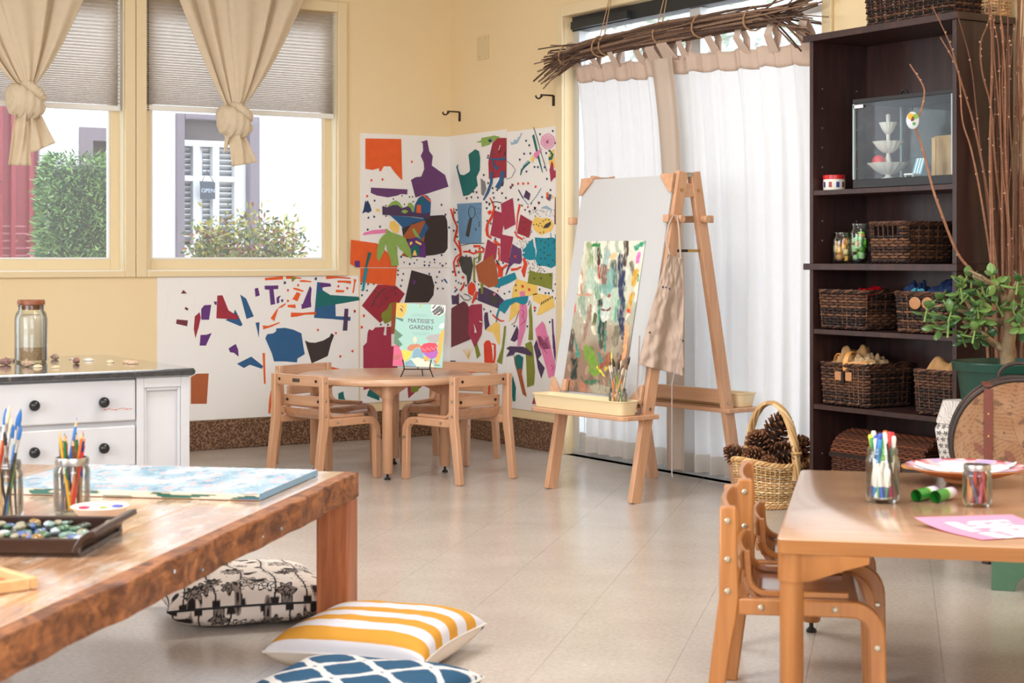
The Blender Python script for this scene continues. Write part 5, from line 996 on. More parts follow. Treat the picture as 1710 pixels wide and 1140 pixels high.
SH = [((6, 609), .026, (150, 112, 104), 'murky purple conch shell at far left on the dresser', 1), ((18, 603), .02, (216, 190, 160), 'pale tan shell left of the sand jar', 0), ((48, 612), .024, (190, 160, 134), 'knobbly beige shell right in front of sand jar', 1), ((63, 613), .019, (226, 206, 170), 'smooth cream shell in front of the sand jar', 0), ((90, 600), .022, (200, 170, 150), 'pinkish shell just behind right of sand jar', 1), ((93, 614), .016, (226, 200, 164), 'small cream shell right of sand jar at the dresser front', 0), ((128, 607), .022, (160, 116, 104), 'dark reddish shell in middle of dresser', 1), ((148, 602), .02, (224, 212, 196), 'flat white shell behind the dark reddish shell', 0), ((184, 605), .018, (224, 204, 168), 'round cream shell between two shell clusters', 0), ((213, 606), .02, (214, 180, 146), 'fan-shaped tan shell', 2), ((222, 607), .022, (206, 176, 146), 'scalloped tan shell farthest right on the dresser', 2), ((120, 600), .012, (220, 206, 186), 'tiny pale shell behind the dark reddish shell', 0)]
for i, ((px, py), rr_s, c, lab, ty) in enumerate(SH):
    p = FL(px, py, .6212); t = thing('sea_shell', lab, 'shell', (p.x, p.y, .6212), i*1.3, 'sea shells on the dresser'); mb = MB(); m_ = mat('shell_%d' % i, S(*c), .5, var=.2, vscale=90)
    def sh(u, v, ty=ty, R=rr_s, i=i):
        a = 2*PI*u; b = PI*v; rad = math.sin(b); rib = 1+(.13*math.sin(9*a) if ty == 1 else .06*math.sin(14*a))
        if ty == 1: x = R*(1.5*(.5-v)*2*.8); w_ = R*.75*rad**.7*(1.15-v)*rib*(1+.18*math.sin(22*v)); return Vector((x, w_*math.cos(a), max(0, w_*math.sin(a)+R*.5)))
        return Vector((R*math.cos(b)*1.15, R*.9*rad*math.cos(a)*rib, max(0, R*.62*rad*math.sin(a)*rib)+(.001 if ty else 0)))
    mb.grid(40, 16, sh).build('shell_body', m_, t, smooth=180)
# ============================================================= BOOKCASE AND WHAT STANDS IN IT
k = NT('dark_espresso_wood'); v = k.coord((9, 9, .9)); nz = k.noise(v, 3, 6, .65, .4); k.link(k.ramp(nz, [(.3, S(38, 22, 22)), (.55, S(56, 34, 31)), (.75, S(72, 44, 38))]), k.b.inputs[0]); k.b.inputs['Roughness'].default_value = .35; M_ESP = k.m
XF_, YL, YR = -.328, -3.492, -4.284; XB = -.022
bc = thing('bookcase', 'tall dark espresso bookcase with open shelves against the wall', 'bookcase', (-.17, -3.888, 0))
ox, oy = -.17, -3.888
def bspan(nm, a, b, bev=.0015): return MB().span((a[0]-ox, a[1]-oy, a[2]), (b[0]-ox, b[1]-oy, b[2])).build(nm, M_ESP, bc, bevel=bev)
bspan('side_panel', (XF_, YL-.02, 0), (XB, YL, 1.0)); bspan('side_panel', (XF_, YR, 0), (XB, YR+.02, 1.0)); bspan('side_panel', (XF_, YL-.02, 1.026), (XB, YL, 1.93)); bspan('side_panel', (XF_, YR, 1.026), (XB, YR+.02, 1.93))
bspan('middle_board', (XF_-.008, YR-.008, 1.0), (XB, YL+.03, 1.026)); bspan('top_board', (XF_-.01, YR-.012, 1.93), (XB, YL+.03, 1.957))
bspan('back_panel', (XB-.008, YR+.02, .06), (XB, YL-.02, 1.0)); bspan('back_panel', (XB-.008, YR+.02, 1.026), (XB, YL-.02, 1.93))
SHZ = {}
for z in (.06, .434, .74, 1.303): bspan('shelf', (XF_+.003, YR+.0205, z), (XB-.009, YL-.0205, z+.02))
bspan('kick_board', (XF_+.03, YR+.0205, 0), (XF_+.05, YL-.0205, .06))
pm = mat('shelf_pin', S(150, 140, 134), .4, .5)
for x in (XF_+.05, XF_+.24):
    for z in (.25, .55, .62, .86, .9, 1.12, 1.2, 1.42, 1.5, 1.58, 1.66, 1.74): 
        MB().cyl((x-ox, YL-.0205-oy, z), (x-ox, YL-.0225-oy, z), .0035, n=8).build('shelf_pin', pm, bc)
# ------------------------------------------------------------- wicker
def rr_path(a, b, r, n):
    """n points round a rounded rectangle of half sizes a, b with unit normals"""
    segs = []; P = 2*(2*a-2*r)+2*(2*b-2*r)+2*PI*r; out = []
    for i in range(n):
        s = P*i/n; A, B = 2*a-2*r, 2*b-2*r; q = PI*r/2
        for L, f in ((A, lambda t: ((-a+r+t, -b), (0, -1))), (q, lambda t: ((a-r+r*math.sin(t/r), -b+r-r*math.cos(t/r)), (math.sin(t/r), -math.cos(t/r)))), (B, lambda t: ((a, -b+r+t), (1, 0))), (q, lambda t: ((a-r+r*math.cos(t/r), b-r+r*math.sin(t/r)), (math.cos(t/r), math.sin(t/r)))),
                     (A, lambda t: ((a-r-t, b), (0, 1))), (q, lambda t: ((-a+r-r*math.sin(t/r), b-r+r*math.cos(t/r)), (-math.sin(t/r), math.cos(t/r)))), (B, lambda t: ((-a, b-r-t), (-1, 0))), (q, lambda t: ((-a+r-r*math.cos(t/r), -b+r-r*math.sin(t/r)), (-math.cos(t/r), -math.sin(t/r))))):
            if s <= L+1e-9: out.append(f(s)); break
            s -= L
    return out
M_WICK = attr_mat('willow_weave', .6, .35)
DARKW = [(44, 28, 22), (62, 40, 30), (84, 54, 38), (104, 70, 48), (36, 24, 20)]; TANW = [(206, 164, 110), (222, 184, 132), (194, 150, 98), (228, 196, 150)]; BRNW = [(84, 46, 28), (104, 58, 36), (70, 38, 24)]
def vcol(m, c, f):
    return S(*[clamp(x*f, 0, 255) for x in c])
def wicker(label, loc, a, b, h, cols, rz=0, taper=.06, rr=.02, sp=.026, row=.0115, sr=.0048, name='wicker_basket', shape='rect', rimz=None, seed=1, window=None, rim_r=.006, cat='basket'):
    t = thing(name, label, cat, loc, rz); r = random.Random(seed)
    if shape == 'oval': base = [((a*math.cos(2*PI*i/900), b*math.sin(2*PI*i/900)), (math.cos(2*PI*i/900), math.sin(2*PI*i/900))) for i in range(900)]; per = PI*(3*(a+b)-math.sqrt((3*a+b)*(a+3*b)))
    else: per = 2*(2*a+2*b)-8*rr+2*PI*rr
    ns = int(per/sp)//2*2; sub = 4; N = ns*sub
    path = [base[int(900*i/N)] for i in range(N)] if shape == 'oval' else rr_path(a, b, rr, N)
    rz_ = rimz or (lambda x, y: h); nrow = int(h/row)
    def P(i, f, off):
        (x, y), (nx, ny) = path[i % N]; top = rz_(x, y); k_ = 1-taper*(1-f)-(.10*(1-f)**3 if shape == 'oval' else 0)
        return Vector((x*k_+nx*off, y*k_+ny*off, .006+(top-.006)*f))
    mb = MB()
    for j in range(nrow):
        f = (j+.5)/nrow; c = r.choice(cols); 
        for piece in range(2):
            i0 = piece*N//2; i1 = i0+N//2
            if window and f > window[0] and f < window[1]:
                pts_runs = []; run = []
                for i in range(i0, i1+1):
                    x, y = path[i % N][0]
                    if window[2](x, y):
                        if len(run) > 2: pts_runs.append(run)
                        run = []
                    else: run.append(i)
                if len(run) > 2: pts_runs.append(run)
            else: pts_runs = [list(range(i0, i1+1))]
            for run in pts_runs:
                mb.col = vcol(None, r.choice(cols), r.uniform(.85, 1.15))
                mb.tube([P(i, f+.0012*math.sin(i*1.3+j)/h, .0035*math.cos(PI*i/sub+PI*j)) for i in run], sr, 5, caps=False)
    mb.build('weave', M_WICK, t, smooth=60)
    mb = MB()
    for s in range(ns):
        mb.col = vcol(None, r.choice(cols), r.uniform(.8, 1.1)); mb.tube([P(s*sub, f, 0) for f in (0, .5, 1)], sr*.8, 5)
    mb.build('stakes', M_WICK, t, smooth=60)['kind'] = 'stuff'
    mb = MB()
    for fz, rad in ((1.0, rim_r), (.02, rim_r*.9)):
        for ph in (0, 2*PI/3, 4*PI/3):
            mb.col = vcol(None, r.choice(cols), 1.05); mb.tube([P(i, fz, rad*.8*math.cos(ph+i*.55))+Vector((0, 0, rad*.8*math.sin(ph+i*.55))) for i in range(N)], rad*.75, 5, closed=True)
    mb.build('rim', M_WICK, t, smooth=60)
    mb = MB(); lp = [P(i*2, .03, -.006) for i in range(N//2)]; mb.col = vcol(None, cols[0], .7); mb._q(lp+[p-Vector((0, 0, .004)) for p in lp], [tuple(range(len(lp))), tuple(range(2*len(lp)-1, len(lp)-1, -1))]); mb.build('base', M_WICK, t)
    return t
def ypx(px, x=-.312): return WR(px, 500, x).y
def shelf_basket(label, pl, pr, z, h, cols, dep=.255, seed=1, window=None, xfr=-.312):
    ya, yb = ypx(pl, xfr), ypx(pr, xfr); return wicker(label, (xfr+dep/2, (ya+yb)/2, z+.002), dep/2, abs(ya-yb)/2, h, cols, seed=seed, window=window)
S2, S3, S4, S5 = 1.026, .76, .454, .08
wb = shelf_basket('dark willow basket with handle slot on the shelf beside glass bead jars', 1450, 1512, S2, .155, DARKW, .262, 1, (.68, .93, lambda x, y: x < -.1 and abs(y) < .062))
b3a = shelf_basket('dark willow basket on third shelf at left with red cloth inside', 1366, 1441, S3, .152, DARKW, .255, 2)
b3b = shelf_basket('dark willow basket heaped with denim scraps behind the jade plant', 1493, 1580, S3, .152, DARKW, .255, 3)
b4a = shelf_basket('dark willow basket overflowing with burlap and wooden hoops', 1369, 1446, S4, .165, DARKW, .262, 4)
b4b = shelf_basket('dark willow basket holding a fold of burlap below the denim basket', 1524, 1590, S4, .165, DARKW, .262, 5)
M_LEA = mat('leather_tab', S(176, 124, 82), .6, var=.1)
for B, dy, z in ((b3b, .02, .115), (b3b, -.045, .115)): MB().ball((-.1325, dy, z), .001, 12, 8, (4, 30, 24)).build('leather_tab', M_LEA, B, smooth=60)
for dy in (-.03, .03): MB().box((-.136, dy-.01, .12), (.006, .035, .035)).build('leather_tab', M_LEA, b4a, bevel=.006)
MB().box((-.1385, -.01, .115), (.005, .012, .05)).build('toggle', M_IRON, b4a)
M_BURL = cloth_trans('burlap', S(186, 144, 98), .05, .2, 260, .5); M_DENIM = cloth_trans('denim', S(44, 58, 92), .02, .3, 500, .3); M_REDC = cloth_trans('red_cloth', S(176, 24, 34), .05, .1); M_TEALC = cloth_trans('teal_cloth', S(70, 146, 164), .05, .1)
def crumple(name, label, cat, loc, sx, sy, sz, m, seed, f=1.0, group=None):
    t_ = Vector((seed*3.1, seed*1.7, 0)); t = thing(name, label, cat, loc, group=group)
    def q(u, v):
        x, y = (u-.5)*2*sx, (v-.5)*2*sy; e = max(0, 1-((2*u-1)**4+(2*v-1)**4)*.55)
        n = mnoise.noise(Vector((u*3.2*f, v*3.2*f, 0))+t_); n2 = mnoise.noise(Vector((u*8*f, v*8*f, 3))+t_)
        return Vector((x*(1+.2*n2), y*(1+.2*n), sz*(e*(.7+.5*n)+.16*n2)))
    MB().grid(30, 30, q).build('cloth_fold', m, t, smooth=180, solid=.003); return t
def inb(B, dx, dy, dz): return Vector(B.location)+Vector((dx, dy, dz))
crumple('red_cloth', 'folded red cloth showing above left basket on third shelf', 'cloth', inb(b3a, -.01, -.06, .125), .07, .055, .05, M_REDC, 1)
crumple('denim_scrap', 'dark denim scrap with frayed hem at left in the denim basket', 'fabric scrap', inb(b3b, -.06, .075, .14), .05, .04, .06, M_DENIM, 2, 1.5)
crumple('denim_scrap', 'long folded denim leg lying across right side of the denim basket', 'fabric scrap', inb(b3b, -.02, -.07, .135), .09, .06, .08, M_DENIM, 3)
crumple('teal_cloth', 'small teal cloth tucked in front of the denim scraps', 'fabric scrap', inb(b3b, -.1, .04, .137), .025, .035, .035, M_TEALC, 4)
crumple('burlap_scrap', 'rough burlap scrap heaped in the hoop basket', 'fabric scrap', inb(b4a, -.02, .03, .14), .08, .07, .1, M_BURL, 5, 1.4)
crumple('burlap_scrap', 'pale torn burlap piece drooping over right rim of the hoop basket', 'fabric scrap', inb(b4a, -.03, -.055, .145), .08, .05, .065, cloth_trans('pale_burlap', S(206, 174, 132), .05, .2, 260, .5), 6, 2)
crumple('burlap_fold', 'smooth burlap fold standing up in the lower right basket', 'fabric scrap', inb(b4b, -.03, -.01, .12), .09, .075, .11, M_BURL, 7, .7)
M_HOOP = wood('hoop_wood', S(206, 140, 72), S(226, 164, 92), 'x', 3, .4)
def hoop(label, c, rad, n1, n2, wd=.02):
    t = thing('wooden_hoop', label, 'hoop', c, group='wooden hoops in the baskets'); n1 = Vector(n1).normalized(); n2 = Vector(n2); n2 = (n2-n1*n2.dot(n1)).normalized(); ax = n1.cross(n2); N = 36; vs = []
    for i in range(N):
        a = 2*PI*i/N; d = n1*math.cos(a)+n2*math.sin(a); vs += [d*rad+ax*wd/2, d*rad-ax*wd/2, d*(rad-.005)-ax*wd/2, d*(rad-.005)+ax*wd/2]
    MB()._q(vs, [(4*i+k_, 4*i+(k_+1) % 4, 4*((i+1) % N)+(k_+1) % 4, 4*((i+1) % N)+k_) for i in range(N) for k_ in range(4)]).build('ring', M_HOOP, t, smooth=30)
hoop('upright wooden hoop at left in burlap basket', inb(b4a, -.07, .075, .155), .052, (.3, .9, 0), (0, 0, 1)); hoop('wooden hoop leaning over the burlap in the left basket', inb(b4a, -.08, .0, .16), .058, (.9, .3, .0), (.0, .0, 1)); hoop('wooden hoop lying flat on the basket front rim', inb(b4a, -.06, -.03, .17), .075, (1, .1, .0), (0, 1, -.1), .014); hoop('orange wooden hoop behind burlap fold in lower right basket', inb(b4b, .04, -.02, .14), .1, (0, 1, 0), (-.3, 0, 1)) if False else hoop('orange wooden hoop behind burlap fold in lower right basket', inb(b4b, .04, .0, .14), .07, (0, 1, 0), (-.3, 0, 1))
# bead jars
def bead_jar(label, px, yfr, r, h, n, seed, cols):
    y = ypx(px, yfr); loc = Vector((yfr, y, S2+.0005)); jar(label, loc, r, h); rr = random.Random(seed)
    for i in range(n):
        a = rr.uniform(0, 6.28); q = r*.6*math.sqrt(rr.random()); c = rr.choice(cols); t = thing('wooden_bead', 'coloured wooden bead or spool inside shelf bead jars', 'bead', loc+Vector((q*math.cos(a), q*math.sin(a), .02+(h*.62)*i/n)), group='beads and spools in the shelf jars'); s_ = rr.uniform(.011, .016)
        (MB().ball((0, 0, 0), s_, 10, 8) if i % 3 else MB().tube([(0, 0, -s_), (0, 0, -s_*.8), (0, 0, s_*.8), (0, 0, s_)], [s_*.9, s_, s_, s_*.9], 10)).build('bead_body', mat('bead_%d_%d_%d' % c, S(*c), .4), t, smooth=50)
bead_jar('low clear jar with few wooden beads on left of shelf', 1406, -.27, .038, .125, 12, 2, [(214, 160, 70), (222, 196, 140), (176, 120, 60)])
bead_jar('taller clear jar of green and white spools beside handled basket', 1435, -.235, .04, .16, 22, 3, [(120, 214, 70), (222, 214, 196), (40, 60, 66), (196, 150, 90), (150, 200, 140), (90, 150, 60)])
y_ = ypx(1528, -.12); jar('clear jar standing behind the dark handled basket', Vector((-.062, -3.78, S2+.0005)), .036, .17)
# glass tank
S1 = 1.324; TX0, TX1 = -.318, -.05; TY0, TY1 = ypx(1424, -.318), YR+.026; tc = Vector(((TX0+TX1)/2, (TY0+TY1)/2, S1))
tk = thing('glass_terrarium', 'glass tank with black base and lid on upper shelf', 'terrarium', tc); hx, hy = (TX1-TX0)/2, abs(TY0-TY1)/2; M_BLK = mat('black_tank_plastic', S(26, 26, 28), .35)
M_TGL = thin_glass('tank_glass', (.95, .97, .96, 1), .03, .13, .02)
mb = MB()
for q in ((-hx, -hx+.012, -hy, hy), (hx-.012, hx, -hy, hy), (-hx+.012, hx-.012, -hy, -hy+.012), (-hx+.012, hx-.012, hy-.012, hy)): mb.span((q[0], q[2], 0), (q[1], q[3], .034))
mb.span((-hx+.012, -hy+.012, 0), (hx-.012, hy-.012, .033)); mb.build('base_tray', M_BLK, tk, bevel=.002)
TH_ = .335
for a, b in (((-hx+.002, -hy+.002), (-hx+.006, hy-.002)), ((hx-.006, -hy+.002), (hx-.002, hy-.002)), ((-hx+.006, -hy+.002), (hx-.006, -hy+.006)), ((-hx+.006, hy-.006), (hx-.006, hy-.002))): MB().span((a[0], a[1], .0345), (b[0], b[1], TH_)).build('glass_pane', M_TGL, tk)
M_EDGE = mat('polished_glass_edge', S(150, 166, 168), .2, spec=.8)
for x, y in ((-hx+.004, hy-.004), (-hx+.004, -hy+.004), (hx-.004, hy-.004)): MB().box((x, y, (TH_+.0345)/2), (.009, .009, TH_-.036)).build('glass_edge', M_EDGE, tk)
MB().span((-hx, -hy, TH_), (hx, hy, TH_+.018)).build('lid', M_BLK, tk, bevel=.002); MB().tube([(-.02+.0, hy*.36+.022*math.cos(a), TH_+.018+.03*math.sin(a)) for a in [PI*i/10 for i in range(11)]], .004, 6).build('lid_handle', M_BLK, tk, smooth=60)
MB().box((-hx+.0005, hy-.03, TH_-.012), (.002, .055, .013)).build('paper_label', mat('label_white', S(226, 222, 220), .5), tk)
MB().box((hx-.02, -.02, .12), (.006, .16, .17)).build('card_insert', mat('card', S(214, 176, 122), .7), tk); MB().box((hx-.07, .02, .11), (.004, .02, .17)).build('card_insert', mat('card', S(214, 176, 122), .7), tk)
M_STONE = mat('white_resin', S(216, 212, 204), .55)
fo = thing('tiered_dish', 'white scalloped three-tier dish inside the glass tank', 'tiered dish', tc+Vector((-.035, hy-.095, .0338)))
def flute(a, z): return .06*math.cos(14*a)
for z, r_ in ((.04, .078), (.125, .058), (.2, .034)):
    MB().lathe([(.006, z-.02), (r_*.35, z-.018), (r_*.7, z), (r_, z+.024), (r_*1.02, z+.026), (r_*.94, z+.024), (r_*.6, z+.004), (.006, z-.006)], 56, wob=lambda a, zz: .05*math.cos(14*a)).build('scalloped_bowl', M_STONE, fo, smooth=50)
MB().lathe([(.03, 0), (.032, .004), (.012, .012), (.008, .03), (.011, .08), (.007, .1), (.012, .13), (.007, .16), (.01, .2), (.007, .2), (.009, .255), (.004, .26), (0, .26)], 18).build('stem', M_STONE, fo, smooth=50)
rb = thing('red_ball', 'small red ball lying in lowest bowl of tiered dish', 'ball', Vector(fo.location)+Vector((-.032, .018, .07))); MB().ball((0, 0, 0), .027, 18, 12).build('ball_body', mat('red_ball', S(206, 36, 30), .35), rb, smooth=180)
dc = thing('toy_chair', 'tiny blue and white striped toy chair inside the tank', 'toy', tc+Vector((-.06, -.02, .0338)))
mb = MB(); mb.cur = 0
for i in range(7): mb.cur = i % 2; mb.box((0, -.021+.007*i, .04), (.004, .007, .075), Matrix.Rotation(.35, 3, 'Y'))
mb.build('striped_back', [mat('toy_blue', S(96, 166, 196), .5), mat('toy_white', S(226, 226, 222), .5)], dc); MB().box((-.03, 0, .012), (.05, .048, .006)).build('seat', mat('toy_white', S(226, 226, 222), .5), dc)
for x, y in ((-.05, .02), (-.05, -.02), (-.01, .02), (-.01, -.02)): MB().box((x, y, .0045), (.004, .004, .009)).build('leg', mat('toy_white', S(226, 226, 222), .5), dc)
# small tin left of the tank
tn = thing('lidded_tin', 'small white printed tub with red lid left of the glass tank', 'tub', (-.262, ypx(1393, -.262)-.0, S1)); MB().lathe([(0, 0), (.043, 0), (.044, .003), (.044, .044), (0, .044)], 32).build('tub_body', mat('tub_cream', S(226, 220, 206), .45), tn, smooth=40); MB().lathe([(0, .0442), (.0455, .0442), (.0455, .06), (.043, .0615), (0, .0615)], 32).build('lid', mat('tub_red', S(186, 28, 34), .35), tn, smooth=40)
for a, c in ((2.2, (178, 40, 44)), (2.9, (40, 60, 130)), (3.6, (150, 60, 50)), (4.3, (40, 60, 130)), (4.9, (120, 70, 60))): MB().box((.0435*math.cos(a), .0435*math.sin(a), .022), (.003, .013, .022), Matrix.Rotation(a, 3, 'Z')).build('label_print', mat('tubprint_%d' % c[0], S(*c), .5), tn)
# trunk on the bottom shelf
ya, yb = ypx(1388, -.305), ypx(1540, -.305); tw, td = abs(ya-yb)/2, .12
tr_ = wicker('brown wicker chest with domed lid and dark straps on bottom shelf', (-.305+td, (ya+yb)/2, S5+.001), td, tw, .17, BRNW, seed=8, row=.009, sr=.004, name='wicker_chest', cat='chest', rr=.012, taper=0)
mb = MB(); rr2 = random.Random(2)
for j in range(30):
    a = PI*(j+.5)/30; mb.col = vcol(None, rr2.choice(BRNW), rr2.uniform(.9, 1.2)); zc = .184+.085*math.sin(a); xx = -td*math.cos(a); mb.tube([(xx, -tw+2*tw*i/24, zc+.002*math.cos(PI*i+PI*j)) for i in range(25)], .0052, 5)
for s in (-1, 1):
    for j in range(9): q = (j+.3)/9; cw = td*math.sqrt(1-q*q); mb.col = vcol(None, rr2.choice(BRNW), .9); mb.tube([(-cw+2*cw*i/14, s*tw+.003*math.cos(PI*i+PI*j), .184+.085*q) for i in range(15)], .0052, 5)
mb.build('domed_lid', M_WICK, tr_, smooth=60)
MB().box((-td-.004, 0, .177), (.008, 2*tw+.01, .018)).build('leather_band', M_IRON, tr_); MB().box((-td-.008, 0, .175), (.008, .03, .06)).build('clasp', M_IRON, tr_, bevel=.003)
# baskets on top of the bookcase
ya, yb = ypx(1440, -.29), ypx(1590, -.29); wicker('dark woven basket on top of the bookcase', (-.165, (ya+yb)/2, 1.9585), .125, abs(ya-yb)/2, .2, DARKW, seed=9)
wicker('light brown basket on top of bookcase behind the dark one', (-.075, YR+.06, 1.9585), .05, .06, .17, [(176, 140, 100), (196, 160, 118)], seed=10)
# ------------------------------------------------------------- pine cone basket
PB = Vector((-.30, -3.225, .001)); pang = -TH+math.radians(38)
pk = wicker('light willow basket with arched handle full of pine cones beside the bookcase', PB, .185, .135, .19, TANW, rz=pang, taper=.16, shape='oval', rimz=lambda x, y: .165+.045*(x/.185)**2+.02*(1-abs(x)/.185), seed=12, sr=.0042, row=.0105, sp=.02, rim_r=.008)
mb = MB()
for kk in range(5):
    mb.col = vcol(None, TANW[kk % 4], 1); pts = []
    for i in range(29):
        a = PI*i/28; o = .013*math.cos(kk*1.257+i*.5); o2 = .013*math.sin(kk*1.257+i*.5); rad = 1+o2/.2; pts.append((o, -.142*math.cos(a)*rad, .12+.315*math.sin(a)**.8*(1+o2*.3)))
    mb.tube(pts, .0085, 6)
for s in (-1, 1): mb.tube([(.022*math.cos(2*PI*i/12), s*.139+.02*math.sin(2*PI*i/12)*.9, .235) for i in range(12)], .006, 5, closed=True)
mb.build('handle', M_WICK, pk, smooth=60)
M_CONE = [attr_mat('pine_scale', .65, .3)]
def pinecone(label, loc, axis, L, R, seed, open_=1.0):
    t = thing('pine_cone', label, 'pine cone', loc, group='pine cones in the basket'); ax = Vector(axis).normalized(); e1 = ax.orthogonal().normalized(); e2 = ax.cross(e1); r = random.Random(seed); mb = MB(); nS = 78
    for i in range(nS):
        f = (i+.5)/nS; a = i*2.39996; d = e1*math.cos(a)+e2*math.sin(a); rad = R*(math.sin(PI*min(1, f*.92+.1))**.7)*(1 if f > .1 else .8)
        base = ax*L*(f-.5); tilt = (.25+.75*f)*open_; o = (d+ax*(tilt-.15)).normalized(); tip = base+o*rad*(1.0)+ax*.004; sd = ax.cross(d).normalized(); w_ = .013*(1-.45*f)*(R/.045); up = o.cross(sd).normalized(); th = .0025
        c1, c2 = S(66, 40, 28), S(*r.choice([(142, 94, 62), (122, 78, 52), (160, 112, 78)])); m_ = base+o*rad*.62
        vs = [base+d*R*.12, m_+sd*w_-up*th, m_-sd*w_-up*th, m_+up*th, tip+sd*w_*.55, tip-sd*w_*.55, tip+up*th*1.8-o*.002]
        mb.v.extend(vs); b = len(mb.v)-7; fs = [(0, 3, 1), (0, 2, 3), (0, 1, 2), (1, 3, 6, 4), (3, 2, 5, 6), (2, 1, 4, 5), (4, 6, 5)]; mb.f.extend(tuple(b+q for q in f_) for f_ in fs); mb.mi.extend([0]*7); mb.c.extend([c1, c1, c1, c1, c2, c2, c2])
    mb.build('scales', M_CONE[0], t)['kind'] = 'stuff'
    MB().tube([ax*-L*.45, ax*-L*.2, ax*L*.3, ax*L*.45], [R*.25, R*.4, R*.28, .003], 8).build('core', mat('cone_core', S(56, 36, 26), .8), t, smooth=60)
cR = Vector((math.cos(-TH), math.sin(-TH), 0)); cF = Vector((math.sin(TH), math.cos(TH), 0))
def pc(rt, fw, z): return PB+cR*rt+cF*fw+Vector((0, 0, z))
for i, (rt, fw, z, ax, L, R, lab) in enumerate([(.02, -.01, .335, (.3, -.2, .6), .15, .06, 'largest pine cone standing on top of the pile'), (-.055, .0, .275, (-.3, -.4, .7), .12, .052, 'pine cone tilted at left of the largest one'), (.04, -.06, .245, (.6, -.5, .2), .14, .056, 'pine cone lying below the handle at the front'), (-.075, -.045, .225, (-.5, -.6, .2), .11, .048, 'small pine cone at front left of the pile'), (-.14, .01, .225, (-.8, .1, .5), .12, .045, 'ragged open pine cone farthest left over the rim'), (.11, .02, .245, (.5, .2, .7), .13, .055, 'pine cone at right behind the handle'), (-.02, .07, .27, (0, .6, .6), .12, .05, 'pine cone at the back under the handle'), (-.02, -.075, .195, (-.3, -.8, .1), .11, .046, 'pine cone low at front just above the rim'), (.09, -.04, .18, (.7, -.3, .3), .11, .048, 'pine cone low at right inside the rim'), (-.1, .06, .2, (-.4, .6, .4), .11, .046, 'pine cone at back left inside the basket')]):
    pinecone(lab, pc(rt, fw, z-.02), cR*ax[0]+cF*ax[1]+Vector((0, 0, ax[2])), L*1.12, R*1.15, i, .5 if i == 4 else 1)
# ============================================================= JADE PLANT, BRANCHES, CORNER ITEMS
pq = DP(1690, 603, 5.82); PZ = pq.z; POT = Vector((pq.x, pq.y, .34))
st_ = thing('plant_stand', 'low wooden plant stand hidden under the green pot', 'stand', (pq.x, pq.y, 0)); MB().lathe([(0, .31), (.135, .31), (.135, .3385), (0, .3385)], 28).build('stand_top', M_ESP, st_, smooth=40)
for a in (0, 1, 2, 3): MB().bar((.12*math.cos(a*PI/2), .12*math.sin(a*PI/2), 0), (.11*math.cos(a*PI/2), .11*math.sin(a*PI/2), .309), .03, .03).build('leg', M_ESP, st_)
jp = thing('jade_plant', 'jade plant with thick leaves in dark green plastic pot', 'plant', POT); ph = PZ-.34
M_POT = mat('green_pot', S(14, 62, 50), .35); MB().lathe([(0, 0), (.135, 0), (.14, .004), (.185, ph-.04), (.186, ph-.032), (.2, ph-.03), (.205, ph-.004), (.202, ph), (.192, ph), (.186, ph-.03), (.184, ph-.045), (0, ph-.045)], 48).build('pot', M_POT, jp, smooth=40)
MB().lathe([(0, ph-.04), (.18, ph-.0425)], 28).build('soil', mat('potting_soil', S(58, 42, 34), .95, var=.4, vscale=90), jp)
M_STEM = mat('jade_stem', S(140, 118, 88), .75, var=.18, vscale=50, bump=.3); M_GSTEM = mat('jade_green_stem', S(126, 160, 84), .5)
def jpt(px, py, dd=0): return DP(px, py, 5.82+dd)-POT
BR = [([(1683, 612), (1681, 585), (1686, 560), (1684, 535)], [.026, .024, .022, .02]), ([(1683, 588), (1662, 575), (1640, 558), (1622, 545), (1608, 535)], [.015, .013, .011, .009, .006]), ([(1684, 538), (1665, 536), (1648, 533), (1632, 545), (1620, 560)], [.013, .012, .01, .008, .006]), ([(1684, 536), (1682, 510), (1672, 488), (1650, 470), (1625, 460)], [.018, .014, .012, .009, .006]),
      ([(1648, 533), (1625, 522), (1600, 518), (1575, 510)], [.01, .009, .007, .005]), ([(1684, 536), (1700, 530), (1716, 535)], [.013, .012, .01]), ([(1682, 505), (1695, 480), (1704, 460)], [.012, .009, .007]), ([(1625, 522), (1612, 500), (1604, 480)], [.008, .006, .004]), ([(1575, 510), (1558, 512), (1548, 520)], [.005, .004, .003]), ([(1650, 470), (1640, 462), (1618, 452)], [.008, .006, .004])]
for pts, rs in BR: MB().tube([jpt(a, b, .05*math.sin(a*.11)) for a, b in pts], rs, 10).build('branch', M_STEM, jp, smooth=60)
LEAFM = {}
M_LEAF = [mat('jade_leaf_a', S(66, 100, 54), .25, var=.12, vscale=40), mat('jade_leaf_b', S(88, 122, 64), .27, var=.12, vscale=40), mat('jade_leaf_c', S(54, 86, 52), .25, var=.12, vscale=40), mat('jade_leaf_d', S(112, 146, 76), .3, var=.1, vscale=40)]
def leafmesh(m):
    def q(u, v):
        a = 2*PI*u; b = v; w_ = .5*math.sin(PI*b**1.25)**.75 if 0 < b < 1 else 0; return Vector((w_*.62*math.cos(a), b, .085*math.sin(a)*math.sin(PI*clamp(b*.96+.02))**.6+.13*(b-.3)**2))
    return MB().grid(10, 8, q), m
